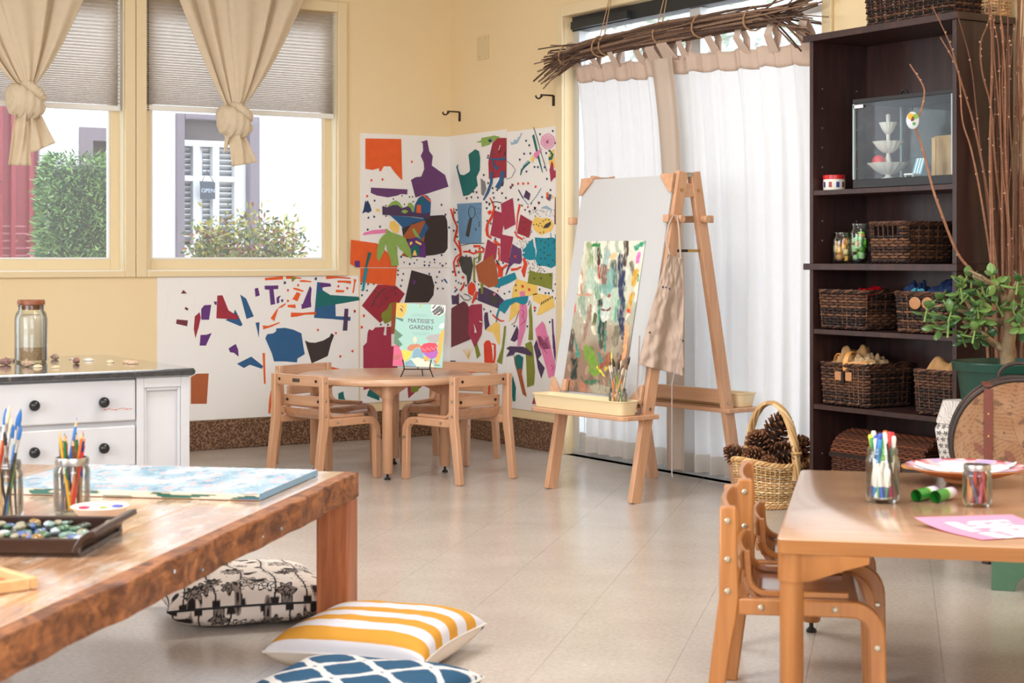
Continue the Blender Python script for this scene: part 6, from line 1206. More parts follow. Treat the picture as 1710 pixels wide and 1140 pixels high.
def add_leaf(p, d, up, L, k_):
    d = d.normalized(); x = d.cross(up); x = x.normalized() if x.length > 1e-4 else d.orthogonal(); z = x.cross(d)
    if k_ not in LEAFM: mb, m_ = leafmesh(M_LEAF[k_]); o = mb.build('leaf', m_, jp, smooth=180); LEAFM[k_] = o.data
    else: o = bpy.data.objects.new('leaf', LEAFM[k_]); COL.objects.link(o); o.parent = jp
    o.matrix_local = Matrix(((x.x*L, d.x*L, z.x*L, p.x), (x.y*L, d.y*L, z.y*L, p.y), (x.z*L, d.z*L, z.z*L, p.z), (0, 0, 0, 1)))
rl = random.Random(21); mbs = MB()
CL = [(1548, 516, 6), (1562, 540, 6), (1575, 500, 7), (1588, 522, 7), (1604, 478, 8), (1615, 462, 6), (1600, 500, 6), (1618, 492, 7), (1632, 512, 7), (1640, 478, 7), (1658, 462, 7), (1672, 478, 6), (1646, 497, 6), (1606, 562, 8), (1628, 552, 7), (1641, 560, 5), (1622, 535, 6), (1700, 470, 7), (1708, 498, 7), (1692, 520, 6), (1704, 545, 6), (1665, 510, 5), (1584, 542, 4), (1640, 530, 5), (1710, 520, 5), (1655, 540, 3)]
for (cx, cy, n) in CL:
    c = jpt(cx, cy, rl.uniform(-.1, .06)); ax = (cR*rl.uniform(-.6, .4)+cF*rl.uniform(-.7, .2)+Vector((0, 0, rl.uniform(.2, 1)))).normalized(); e1 = ax.orthogonal().normalized(); e2 = ax.cross(e1); mbs.tube([c-ax*.045, c+ax*.022], [.0042, .0024], 6)
    for i in range(n):
        a = i*PI/2+(i//2)*PI/2*.9+rl.uniform(-.3, .3); hgt = -.03+.05*(i/n); d = (e1*math.cos(a)+e2*math.sin(a))*(1.0-.35*i/n)+ax*(.25+.5*i/n)+Vector((0, 0, -.35 if i < n/2 else .05)); L = rl.uniform(.042, .058)*(1 if i < n*.7 else .7)
        add_leaf(c+ax*hgt, d, ax, L, rl.choice([0, 0, 1, 1, 2, 3]))
mbs.build('green_stems', M_GSTEM, jp, smooth=60)['kind'] = 'stuff'
# tall bare branches
M_BRN = [mat('branch_bark_a', S(128, 86, 62), .7, var=.2, vscale=60), mat('branch_bark_b', S(104, 66, 48), .7, var=.2, vscale=60), mat('branch_bark_c', S(150, 104, 78), .7, var=.2, vscale=60)]
def bare(label, pix, dep, r0, r1, m, group='bare branches standing behind jade plant', buds=8, seed=0):
    P = [DP(a, b, dep+(dd if len(q) > 2 else 0)) for q in pix for a, b, dd in [(q[0], q[1], q[2] if len(q) > 2 else 0)]]; P[0].z = .0+.003; o = P[0].copy(); t = thing('bare_branch', label, 'branch', o, group=group)
    fine = []
    for i in range(len(P)-1):
        p0, p1, p2, p3 = P[max(i-1, 0)], P[i], P[i+1], P[min(i+2, len(P)-1)]
        for s in range(4):
            u = s/4; fine.append(.5*((2*p1)+(p2-p0)*u+(2*p0-5*p1+4*p2-p3)*u*u+(3*p1-p0-3*p2+p3)*u**3)-o)
    fine.append(P[-1]-o); n = len(fine); MB().tube(fine, [r0+(r1-r0)*i/(n-1) for i in range(n)], 6).build('stem', m, t, smooth=60); r = random.Random(seed); mb = MB()
    for j in range(buds): i = r.randrange(n//4, n-1); mb.ball(fine[i]+cR*r.uniform(-.004, .004), .0042, 6, 4)
    if buds: mb.build('buds', mat('bud', S(176, 140, 112), .7), t)['kind'] = 'stuff'
    return t
LB = 'thin reddish brown bare branch in the dense bundle beside bookcase'
bare('bare branch crossing in front of bookcase with oval ornament hanging on it', [(1668, 905), (1650, 600), (1640, 480, -.1), (1600, 425, -.15), (1568, 345, -.2), (1557, 312, -.2), (1541, 250, -.2), (1527, 207, -.2), (1536, 190, -.2), (1543, 163, -.2), (1541, 142, -.2), (1519, 107, -.2)], 6.2, .006, .0025, M_BRN[2], None, 14, 1)
bare('bare branch rising leftmost to the top edge of the bookcase', [(1680, 905), (1684, 600), (1668, 470), (1650, 330), (1628, 215), (1600, 120), (1585, 70), (1556, 9)], 6.17, .007, .002, M_BRN[0], None, 8, 2)
bare('second tall bare branch just left of the bookcase front corner', [(1672, 905), (1664, 600), (1657, 460), (1640, 340), (1622, 250), (1607, 200), (1600, 120), (1570, 62)], 6.18, .006, .002, M_BRN[2], None, 8, 3)
bare('bare branch curving across the bookcase front right edge', [(1676, 905), (1668, 600), (1660, 460), (1648, 330), (1637, 250), (1630, 180), (1620, 100), (1598, 22)], 6.17, .006, .002, M_BRN[1], None, 8, 4)
bare('bare branch with a wide bow in front of bookcase side panel', [(1690, 905), (1686, 600), (1678, 420), (1662, 270), (1655, 180), (1640, 120), (1638, 70), (1652, 30), (1650, -40)], 6.16, .006, .002, M_BRN[0], None, 8, 5)
rb_ = random.Random(9)
for i in range(30):
    b0 = rb_.uniform(1668, 1712); t1 = rb_.uniform(1648, 1735); y1 = rb_.choice([-60, -30, 10, 25, 40, 60, 110, 180]); bw = rb_.uniform(-14, 14); pts = [(b0, 905)]
    for f in (.3, .45, .6, .72, .84, .94): yy = 905+(y1-905)*f; pts.append((b0+(t1-b0)*f**1.5+bw*math.sin(PI*f)+rb_.uniform(-4, 4), yy))
    pts.append((t1+rb_.uniform(-6, 6), y1)); bare(LB, pts, 6.16+rb_.uniform(-.05, .06), rb_.uniform(.0045, .0075), .0018, M_BRN[i % 3], buds=7, seed=i)
# oval ornament on the branch
oc = DP(1524, 201, 5.985); on = thing('oval_ornament', 'small oval glazed ornament hung on bare branch before the tank', 'ornament', oc, rot=(0, 0, -TH))
mb = MB(); mb.lathe([(0, .005), (.8, .004), (.95, .0015), (1, 0), (.95, -.003), (0, -.004)], 32, sx=.023, sy=.031)
o = mb.build('ceramic_oval', mat('ornament_white', S(206, 214, 222), .2), on, smooth=40)
for v_ in o.data.vertices: v_.co = Vector((v_.co.x, -v_.co.z*1.0, v_.co.y))
for (x, z, rx, rz2, c) in ((-.008, .014, .012, .012, (226, 170, 50)), (.01, .014, .009, .01, (120, 170, 60)), (0, .006, .006, .008, (120, 60, 60)), (.004, -.012, .006, .006, (70, 150, 70)), (-.004, .0, .004, .004, (150, 50, 50))):
    MB().prism([(x+rx*math.cos(2*PI*i/12), z+rz2*math.sin(2*PI*i/12)) for i in range(12)], lambda a, b, w: Vector((a, -.0046-w, b)), .0012).build('painted_spot', mat('spot_%d_%d' % (c[0], c[1]), S(*c), .3), on)
MB().tube([(0, 0, .03), (0, .004, .04), (.002, .01, .05)], .0012, 4).build('hanging_loop', M_IRON, on)
# ------------------------------------------------------------- green bench, round suitcase, floral box, bin
M_GRN = mat('sage_paint', S(82, 122, 96), .5, var=.06); ba = Vector((.62, -.785, 0)); bn = Vector((.785, .62, 0)); b0 = Vector((-.905, -4.967, 0))
gb = thing('green_bench', 'low sage green step bench with arched cutout behind right table', 'bench', b0+ba*.3+bn*.14, math.atan2(ba.y, ba.x))
for yy in (-.14, .12):
    poly = [(-.3, 0), (-.225, 0)]+[(-.125+.1*math.cos(PI-a), .085*math.sin(a)) for a in [PI*i/10 for i in range(11)]][0:]+[(.3-.0, 0)]; poly = [(-.3, 0), (-.23, 0)]+[(0-.23*math.cos(PI*i/12), .1*math.sin(PI*i/12)) for i in range(1, 12)]+[(.23, 0), (.3, 0), (.3, .225), (-.3, .225)]
    MB().prism(poly, lambda a, b, w, yy=yy: Vector((a, yy+w, b)), .02).build('arched_panel', M_GRN, gb, bevel=.002)
MB().span((-.32, -.16, .2255), (.32, .16, .25)).build('bench_top', M_GRN, gb, bevel=.004)
cs_ = DP(1700, 735, 5.33); R2 = .207; su = thing('round_suitcase', 'round paper-covered suitcase with brown leather strap on the green bench', 'suitcase', (cs_.x, cs_.y, .2515+R2), 0, rot=(0, 0, -TH-.22))
def suit_col(u, v):
    x, z = (u-.5)*2, (v-.5)*2; b = S(164, 126, 94); n = mnoise.noise(Vector((x*4, z*4, 2))); c = mixc(b, S(152, 110, 76), clamp(.5+n))
    cell = (math.floor(x*2.4+.3*math.sin(z*3)), math.floor(z*2.2+.4*math.sin(x*2))); rr3 = random.Random(hash(cell) & 255); k_ = rr3.random(); ang = rr3.uniform(-.7, .7); q = x*math.sin(ang)+z*math.cos(ang)
    if k_ < .7 and (q*17) % 1 < .22 and mnoise.noise(Vector((x*22, z*22, 8))) > -.25: c = mixc(c, S(112, 70, 50), .6)
    fx, fz = (x*2.4+.3*math.sin(z*3)) % 1, (z*2.2+.4*math.sin(x*2)) % 1
    if min(fx, fz) < .03: c = mixc(c, S(112, 70, 50), .6)
    if k_ > .6 and (fx-.5)**2+(fz-.5)**2 < .035+.03*mnoise.noise(Vector((x*15, z*15, 1))): c = mixc(c, S(122, 70, 60), .75)
    if mnoise.noise(Vector((x*7, z*7, 30))) > .45: c = mixc(c, S(96, 66, 50), .7)
    return tuple(c[:3])+(1,)
mb = MB(); NR, NA = 60, 150; mb.v.append(Vector((0, -.0705, 0))); mb.c.append(suit_col(.5, .5))
for j in range(1, NR+1):
    for i in range(NA): a = 2*PI*i/NA; q = (R2-.004)*j/NR; mb.v.append(Vector((q*math.cos(a), -.0705, q*math.sin(a)))); mb.c.append(suit_col(.5+.5*j/NR*math.cos(a), .5+.5*j/NR*math.sin(a)))
mb.f = [(0, 1+i, 1+(i+1) % NA) for i in range(NA)]+[(1+(j-1)*NA+i, 1+j*NA+i, 1+j*NA+(i+1) % NA, 1+(j-1)*NA+(i+1) % NA) for j in range(1, NR) for i in range(NA)]; mb.mi = [0]*len(mb.f)
mb.build('printed_face', attr_mat('suitcase_print', .55, .3), su)
def ylathe(prof, n=64): return [[Vector((r*math.cos(2*PI*i/n), y, r*math.sin(2*PI*i/n))) for i in range(n)] for r, y in prof]
mb = MB(); loft(mb, ylathe([(R2-.003, -.07), (R2-.003, .07)])); mb.build('case_body', mat('case_paper', S(176, 134, 96), .6, var=.1), su, smooth=40)
for y in (-.068, .068): MB().tube([(R2*math.cos(2*PI*i/64), y, R2*math.sin(2*PI*i/64)) for i in range(64)], .0075, 8, closed=True).build('piping', mat('dark_leather', S(46, 32, 28), .5), su, smooth=60)
M_STR = mat('brown_leather', S(116, 56, 40), .5, var=.12, vscale=40)
xs_ = -.095; hz_ = math.sqrt((R2+.004)**2-xs_**2); MB().box((xs_, -.074, 0), (.026, .005, 2*hz_-.02)).box((xs_, 0, hz_), (.026, .152, .005)).build('strap', M_STR, su, bevel=.001)
for z in (-.12, -.05, .03, .1): MB().cyl((xs_, -.0765, z), (xs_, -.0785, z), .003, n=8).build('rivet', mat('brass_bolt', S(196, 160, 96), .3, .9), su)
MB().tube([(.0+.06*math.cos(a), 0, R2+.004+.045*math.sin(a)) for a in [PI*i/14 for i in range(15)]], .006, 7).build('handle', mat('dark_leather', S(46, 32, 28), .5), su, smooth=60)
fb = DP(1601, 700, 6.05); fl_ = thing('floral_box', 'tall faceted box covered in small black and white floral paper', 'box', (fb.x, fb.y, .001), -TH+.3)
def prof_box(u, v):
    a = 2*PI*u; Z = [0, .30, .425, .4251, .455, .4555, .535]; Rr = [.055, .072, .096, .096, .08, .09, .062]; s = v*6; i = min(5, int(s)); f = s-i; z = Z[i]+(Z[i+1]-Z[i])*f; r = Rr[i]+(Rr[i+1]-Rr[i])*f; k_ = math.cos(PI/6)/math.cos((a % (PI/3))-PI/6); return Vector((r*k_*math.cos(a), r*k_*math.sin(a), z))
def flo(u, v):
    p = prof_box(u, v); base = S(222, 214, 206); x, y = u*22, p.z*44; i, j = math.floor(x+.5*(math.floor(y) % 2)), math.floor(y); fx, fy = (x+.5*(j % 2)) % 1-.5, y % 1-.5; a = math.atan2(fy, fx); rr3 = math.hypot(fx, fy); h_ = (i*37+j*61) % 7
    if p.z > .456: return tuple(mixc(base, S(120, 96, 90), .7 if abs(math.sin(16*u*6.28+90*p.z+4*mnoise.noise(p*40))) < .25 else 0)[:3])+(1,)
    return tuple(mixc(base, S(66, 56, 58), .9 if rr3 < .3+.14*math.cos(5*a+h_) and rr3 > .06 else 0)[:3])+(1,)
MB().grid(260, 300, prof_box, flo).build('paper_skin', attr_mat('floral_paper', .6, .3), fl_, smooth=20)
mb = MB(); mb.lathe([(0, .533), (.052, .534)], 12); mb.build('lid_top', mat('paper_white', S(236, 232, 222), .8), fl_)
bw_ = DP(1533, 776, 6.02); bn_ = thing('brown_bin', 'dark bin with tan wooden rim below the bookcase shelves', 'bin', (bw_.x, bw_.y, .001)); hz = bw_.z
MB().lathe([(0, 0), (.04, 0), (.057, hz-.012), (.053, hz-.014), (.037, .006), (0, .006)], 32).build('bin_body', mat('bin_dark', S(50, 36, 28), .5), bn_, smooth=40); MB().lathe([(.056, hz-.013), (.06, hz-.006), (.058, hz), (.052, hz-.004), (.054, hz-.013)], 32).build('rim', M_HOOP, bn_, smooth=60)
# ============================================================= RIGHT-HAND TABLE
TT = .45
e1 = Vector((.7, .7141, 0)).normalized(); e2 = Vector((e1.y, -e1.x, 0))
C0 = Vector((-2.628, -5.92, 0)); L1, L2 = 1.2, 1.25; cen = C0+e1*L1/2+e2*L2/2; ra = math.atan2(e2.y, e2.x)
M_RTOP = wood('beech_table_top', S(194, 150, 118), S(206, 166, 134), 'x', .7, .2, .7, stretch=7); M_RLEG = wood('beech_leg', S(154, 95, 44), S(172, 111, 54), 'z', 1.2, .38, .25)
M_REDGE = wood('beech_edge', S(150, 93, 42), S(168, 109, 52), 'x', 1, .4, .2)
tt = thing('activity_table', 'rectangular beech children table in right foreground with marker jar', 'table', (cen.x, cen.y, 0), ra)
mb = MB(); loft(mb, [rrect(-L2/2, L2/2, -L1/2, L1/2, .022, z, 6) for z in (TT-.03, TT-.0012)]); mb.build('table_edge', M_REDGE, tt, smooth=40)
mb = MB(); loft(mb, [rrect(-L2/2+d, L2/2-d, -L1/2+d, L1/2-d, .022-d, z, 6) for z, d in ((TT-.001, .0005), (TT, .002))]); mb.build('table_top', M_RTOP, tt, smooth=40)
for sx in (-1, 1):
    for sy in (-1, 1): table_leg(tt, sx*(L2/2-.03), sy*(L1/2-.035), TT-.03, .0255, math.atan2(-sy, -sx) if False else math.atan2(-sy*.7, -sx), .17, M_RLEG)
def onr(px, py, dz=.0008): p = FL(px, py, TT); return Vector((p.x, p.y, TT+dz))
jm = onr(1474, 838); jar('tall clear jar of felt markers on the right-hand table', jm, .041, .135)
MK = [((232, 90, 40), (232, 90, 40)), ((236, 232, 224), (120, 200, 80)), ((236, 232, 226), (236, 228, 220)), ((30, 110, 90), (30, 120, 100)), ((50, 90, 180), (40, 90, 190)), ((240, 130, 50), (240, 120, 60)), ((60, 44, 50), (110, 40, 80)), ((210, 220, 50), (220, 228, 60)), ((190, 40, 60), (190, 36, 50)), ((236, 232, 228), (60, 140, 190)), ((236, 232, 226), (200, 70, 130)), ((236, 232, 226), (220, 60, 60)), ((236, 230, 224), (110, 60, 140)), ((236, 230, 224), (60, 60, 70))]
MK += [((236, 232, 226), (206, 50, 110)), ((236, 232, 226), (70, 160, 90)), ((236, 230, 224), (240, 150, 60)), ((236, 230, 224), (60, 90, 180))]
CN = ['orange', 'green and white', 'white', 'dark green', 'blue', 'light orange', 'dark plum', 'lime yellow', 'red', 'white with blue end', 'white with pink end', 'white with red end', 'white with purple end', 'white with black end', 'white with magenta end', 'white with green end', 'white with pale orange end', 'white with royal blue end']
for i, (a, b) in enumerate(put_in(None, 18, .040, .135, 8)):
    t = thing('felt_marker', CN[i]+' felt marker standing in the tall jar', 'marker', jm, group='felt markers in the jar'); d = (b-a).normalized(); ln = .15+.008*(i % 3); q = lambda k_: a+d*ln*k_
    MB().tube([q(0), q(.02), q(.6), q(.61)], [.0045, .0058, .0058, .005], 10).build('barrel', mat('mk_white', S(236, 232, 226), .4) if i not in (0, 6) else mat('mk_%d' % i, S(*MK[i][0]), .4), t, smooth=50)
    MB().tube([q(.61), q(.62), q(.97), q(1)], [.006, .0066, .0062, .0045], 10).build('cap', mat('mkcap_%d' % i, S(*MK[i][1] if i % 2 else MK[i][0]), .35), t, smooth=50)
    MB().tube([q(.03), q(.2)], [.0061, .0061], 10).build('barrel_band', mat('mkband_%d' % i, S(*MK[i][1]), .4), t, smooth=50)
jc = onr(1632, 845); jar('short clear jar of crayons with silver ring on right-hand table', jc, .035, .1, M_LIDRING)
CC = [(206, 90, 60), (190, 60, 60), (216, 130, 70), (170, 60, 90), (110, 70, 110), (70, 60, 80), (200, 100, 90), (150, 90, 60), (120, 60, 60), (214, 150, 80), (226, 100, 70), (200, 70, 90), (90, 80, 100), (232, 140, 60), (140, 50, 70), (180, 110, 80)]; CL_ = ['orange-red', 'red', 'tan orange', 'magenta', 'violet', 'dark slate', 'salmon', 'brown', 'maroon', 'ochre', 'coral', 'rose', 'grey violet', 'bright orange', 'wine red', 'cinnamon']
for i, (a, b) in enumerate(put_in(None, 16, .034, .085, 4)):
    t = thing('wax_crayon', CL_[i]+' wax crayon standing in the short ringed jar', 'crayon', jc, group='crayons in the jar'); d = (b-a).normalized(); ln = .085; q = lambda k_: a+d*ln*k_
    MB().tube([q(0), q(.88)], [.0046, .0046], 9).build('wrapper', mat('cray_%d' % i, S(*CC[i]), .6), t, smooth=50); MB().tube([q(.88), q(.9), q(1)], [.0042, .0036, .0015], 9).build('tip', mat('cray_%d' % i, S(*CC[i]), .6), t, smooth=50)
def glue(label, px, py, px2, py2):
    a, b = onr(px, py, .0155), onr(px2, py2, .0155); t = thing('glue_stick', label, 'glue stick', a, group='glue sticks on the table'); d = (b-a).normalized(); q = lambda k_: d*k_; Z = .0148
    m_ = mat('glue_green', S(34, 140, 44), .35); mb = MB(); mb.tube([q(0), q(.05)], [Z, Z], 22, caps=False).tube([q(0), q(.035)], [Z*.88, Z*.88], 22, caps=False); mb.build('open_cap', m_, t, smooth=60); MB().tube([q(.034), q(.036)], [Z*.88, Z*.88], 18).build('inner_disc', m_, t)
    MB().tube([q(.05), q(.055), q(.098), q(.101)], [Z*.95, Z*.97, Z*.97, Z*.9], 22).build('barrel', mat('glue_lilac', S(190, 170, 214), .35), t, smooth=40); MB().tube([q(.058), q(.085)], [Z*.985, Z*.985], 22, caps=False).build('label_wrap', mat('glue_label', S(214, 220, 226), .4), t, smooth=60); MB().tube([q(.05), q(.058)], [Z*.99, Z*.99], 22, caps=False).build('label_band', mat('glue_lime', S(130, 190, 60), .4), t, smooth=60)
glue('green-capped glue stick farther from the camera lying on the table', 1530, 838, 1578, 826); glue('green-capped glue stick nearer the camera beside the crayon jar', 1562, 840, 1612, 826)
pp = onr(1640, 882); pw = thing('pink_paper', 'pink sheet with painted white pattern curling at left on the table', 'paper', pp, -TH+.0)
PA, PB_, PC_, PD = onr(1527, 877)-pp, onr(1640, 903)-pp, onr(1800, 893)-pp, onr(1690, 872)-pp
Rm = Matrix.Rotation(TH, 3, 'Z'); PA, PB_, PC_, PD = [Rm @ p for p in (PA, PB_, PC_, PD)]
def pkc(u, v):
    e = min(u, v, 1-v)*5; n = mnoise.noise(Vector((u*9, v*7, 1))); n2 = mnoise.noise(Vector((u*16, v*14, 5))); c = S(236, 150, 180)
    if e > .9 and n > -.15: c = S(240, 232, 232)
    if e > .9 and n2 > .3: c = S(206, 222, 216)
    if e > .7 and abs(n2-.1) < .03: c = S(150, 140, 150)
    return c
MB().grid(70, 40, lambda u, v: (PA*(1-u)+PB_*u)*(1-v)+(PD*(1-u)*1.0+PC_*u)*v+Vector((0, 0, .002+.015*max(0, 1-u*1.6)**2+.004*math.sin(PI*u)*v)), pkc).build('sheet', attr_mat('pink_print', .7, .2), pw, smooth=180, solid=.0007)
pl = onr(1612, 806); ps = thing('painted_platter', 'wide shallow wooden platter painted inside with white petals', 'platter', pl)
MB().lathe([(0, 0), (.05, 0), (.055, .004), (.058, .013), (.1, .022), (.155, .04), (.16, .043), (.1585, .045), (.1, .029), (0, .02)], 64).build('wooden_dish', mat('platter_wood', S(190, 124, 76), .45, var=.1), ps, smooth=50)
def plc(u, v):
    a, r_ = 2*PI*u, v; n = mnoise.noise(Vector((math.cos(a)*r_*4, math.sin(a)*r_*4, 2))); c = S(232, 200, 206)
    if n > .12: c = S(222, 150, 160)
    if n < -.2: c = S(196, 170, 210)
    if r_ < .86 and abs(math.cos(2.5*a+.5))*.9 > r_ -.1 : c = S(240, 238, 240)
    if r_ < .2 or (abs(r_-.5) < .06 and n > .2): c = S(236, 200, 90)
    if r_ > .93 and n > .0: c = S(176, 70, 80)
    return c
MB().grid(120, 24, lambda u, v: Vector((.157*v*math.cos(2*PI*u), .157*v*math.sin(2*PI*u), .0205+.0245*v**1.7+.001)), plc).build('painted_inside', attr_mat('platter_paint', .3, .5), ps, smooth=180)
for i, (a, rr_, lab) in enumerate(((2.75, .09, 'white paper petal on left part of the platter'), (3.6, .095, 'white paper petal at front left of the platter'), (-.55, .075, 'white paper petal at front right of the platter behind the crayon jar'), (.1, .1, 'white paper petal on far right of the platter'))):
    a -= TH; q = Vector(ps.location)+Vector((rr_*math.cos(a), rr_*math.sin(a), .0215+.0245*(rr_/.157)**1.7+.0035)); sl = .0245*1.7*(rr_/.157)**.7/.157
    t = thing('paper_petal', lab, 'petal', q, 0, 'paper petals on the platter', rot=(0, -math.atan(sl), a)); MB().grid(14, 10, lambda u, v: Vector(((u-.5)*.085, (v-.5)*.045*math.sin(PI*clamp(u*.96+.02))**.6, .003+.004*(2*u-1)**2+.003*math.sin(5*v)))).build('petal_sheet', mat('petal_white', S(240, 238, 240), .6), t, smooth=180, solid=.0012)
# ============================================================= LEFT-HAND WORK TABLE
LT = .45; f1 = Vector((.677, .736, 0)).normalized(); f2 = Vector((-f1.y, f1.x, 0))  # f1: away from camera along the near edge, f2: to the left
Cc = Vector((-2.87, -4.445, 0)); LL, LW, THK = 2.25, 1.15, .068; lc = Cc-f1*LL/2+f2*LW/2; la = math.atan2(f1.y, f1.x)
wt = thing('work_table', 'low rustic wooden table with paint-stained planks in left foreground', 'table', (lc.x, lc.y, 0), la)
k = NT('worn_glare_plank_top'); v = k.coord((1.4, 14, 14)); n1 = k.noise(v, 3, 7, .65, .8); n2 = k.noise(k.coord((2, 5, 5)), 3.5, 5, .7); c1 = k.ramp(n1, [(.28, S(140, 96, 66)), (.5, S(190, 144, 108)), (.72, S(216, 180, 148))]); mx = k.add('ShaderNodeMix', data_type='RGBA')
k.link(k.ramp(n2, [(.5, (0, 0, 0, 1)), (.66, (.75, .75, .75, 1))]), mx.inputs[0]); k.link(c1, mx.inputs[6]); mx.inputs[7].default_value = S(226, 214, 200); k.link(mx.outputs[2], k.b.inputs[0]); k.link(k.ramp(n1, [(.2, (.12,)*3+(1,)), (.8, (.24,)*3+(1,))]), k.b.inputs['Roughness']); k.b.inputs['Specular IOR Level'].default_value = .8; k.b.inputs['Coat Weight'].default_value = .6; k.b.inputs['Coat Roughness'].default_value = .16; k.bump(n1, .08, .003); M_PLK = k.m  # pale mix: worn paint, raised further to imitate the window glare
k = NT('burnt_edge_wood'); v = k.coord((1.2, 9, 9)); n1 = k.noise(v, 4, 7, .7, 1.5); n2 = k.noise(k.coord((6, 6, 10)), 2.2, 4, .6, 1); c1 = k.ramp(n1, [(.25, S(104, 58, 30)), (.5, S(154, 94, 52)), (.75, S(188, 126, 76))]); mx = k.add('ShaderNodeMix', data_type='RGBA', blend_type='MULTIPLY'); mx.inputs[0].default_value = .8
k.link(c1, mx.inputs[6]); k.link(k.ramp(n2, [(.38, S(110, 84, 80)), (.6, (1, 1, 1, 1))]), mx.inputs[7]); k.link(mx.outputs[2], k.b.inputs[0]); k.b.inputs['Roughness'].default_value = .5; k.bump(n1, .3, .006); M_EDG = k.m
x0, x1, ya, yb = -LL/2, LL/2, -LW/2, LW/2
def edgeline(x): return .002*math.sin(7*x+1)+.0016*math.sin(17*x)+.001*math.sin(41*x)
npl = 5
for i in range(npl):
    a = ya+LW*i/npl+(.042 if i == 0 else .0007); b = ya+LW*(i+1)/npl-.0007; MB().span((x0, a, LT-.03), (x1, b, LT)).build('plank', M_PLK, wt, bevel=.002)
mb = MB(); NX = 90; vs = []
for i in range(NX+1):
    x = x0+LL*i/NX; e = edgeline(x); vs += [Vector((x, ya+e, LT-THK+.4*e)), Vector((x, ya+e*1.3, LT-.003)), Vector((x, ya+e+.003, LT+.0004)), Vector((x, ya+.041, LT+.0004)), Vector((x, ya+.041, LT-THK))]
mb._q(vs, [(5*i+k_, 5*i+5+k_, 5*i+5+(k_+1) % 5, 5*i+(k_+1) % 5) for i in range(NX) for k_ in range(5)]+[(0, 1, 2, 3, 4), tuple(5*NX+q for q in (4, 3, 2, 1, 0))]); mb.build('edge_beam', M_EDG, wt, smooth=40)
MB().span((x1-.04, ya+.0415, LT-THK), (x1-.001, yb, LT-.031)).build('end_apron', M_EDG, wt, bevel=.003); MB().span((x0+.001, ya+.0415, LT-THK), (x0+.04, yb, LT-.031)).build('end_apron', M_EDG, wt, bevel=.003)
M_LLEG = wood('fir_leg', S(140, 74, 42), S(182, 110, 68), 'z', 1.4, .45, .1)
for xx in (x1-.104, x0+.01):
    for yy in (ya+.004, yb-.1): MB().span((xx, yy, 0), (xx+.1, yy+.09, LT-THK-.0005)).build('leg', M_LLEG, wt, bevel=.004)
MP = mat('paint_fleck', S(206, 208, 220), .6); rp = random.Random(5)
for i in range(4):
    x = rp.uniform(-.6, 1.05); z = LT-rp.uniform(.012, .06); mb = MB(); n = 7; rad = rp.uniform(.003, .0055); mb.prism([(x+rad*(.7+rp.random()*.6)*math.cos(2*PI*j/n), z+rad*(.5+rp.random()*.6)*math.sin(2*PI*j/n)) for j in range(n)], lambda a, b, w, x=x: Vector((a, ya+edgeline(x)-.0012+.001*0-w*0.6+.0005, b)), .0012); mb.build('paint_fleck', MP if i % 3 else mat('paint_fleck_blue', S(150, 180, 200), .6), wt)
def onl(px, py, dz=.0012): p = FL(px, py, LT); return Vector((p.x, p.y, LT+dz))
# big stretched canvas lying on the table
CT = .016; q0, q1, q2 = FL(433, 826, LT+CT), FL(462, 783, LT+CT), FL(20, 838, LT+CT); ux = f2; uy = f1; wl = 1.0; wd = (q1-q0).dot(f1)
cv = thing('stretched_canvas', 'large thick canvas painted pale blue and pink lying flat on work table', 'canvas', Vector((q0.x, q0.y, LT+.0015))+f2*.36+f1*wd/2, la); hx, hy = wd/2, .36
def cvc(u, v):
    x, y = u*3.2, v*9; n = mnoise.noise(Vector((x*1.2, y, 1))); n2 = mnoise.noise(Vector((x*3, y*2.6, 4))); n3 = mnoise.noise(Vector((x*8, y*9, 9))); c = mixc(S(130, 170, 190), S(204, 214, 220), clamp(.5+1.1*n+.25*n3))
    if n2 > .28: c = mixc(c, S(226, 178, 180), .7)
    if n2 < -.34: c = mixc(c, S(90, 128, 160), .6)
    if n3 > .5: c = mixc(c, S(240, 240, 238), .8)
    return tuple(c[:3])+(1,)
MB().grid(90, 150, lambda u, v: Vector((-hx+2*hx*u, -hy+2*hy*v, CT+.0012*mnoise.noise(Vector((u*30, v*60, 0))))), cvc).build('painted_face', attr_mat('canvas_paint', .35, .5, .1), cv, smooth=180)
def sdc(u, v):
    n = mnoise.noise(Vector((u*7, v*1.5, 3))); c = S(226, 206, 186)
    if n > .08: c = S(40, 96, 80)
    if n > .4: c = S(60, 90, 120)
    return c if v > .12 else S(190, 150, 120)
mb = MB(); mb.grid(120, 6, lambda u, v: Vector((-hx, -hy+2*hy*u, CT*v)), sdc).grid(40, 6, lambda u, v: Vector((-hx+2*hx*u, -hy, CT*v)), lambda u, v: S(120, 170, 206)).grid(40, 6, lambda u, v: Vector((-hx+2*hx*u, hy, CT*v)), sdc).grid(40, 6, lambda u, v: Vector((hx, -hy+2*hy*u, CT*v)), sdc); mb.build('canvas_sides', attr_mat('canvas_paint', .35, .5, .1), cv)
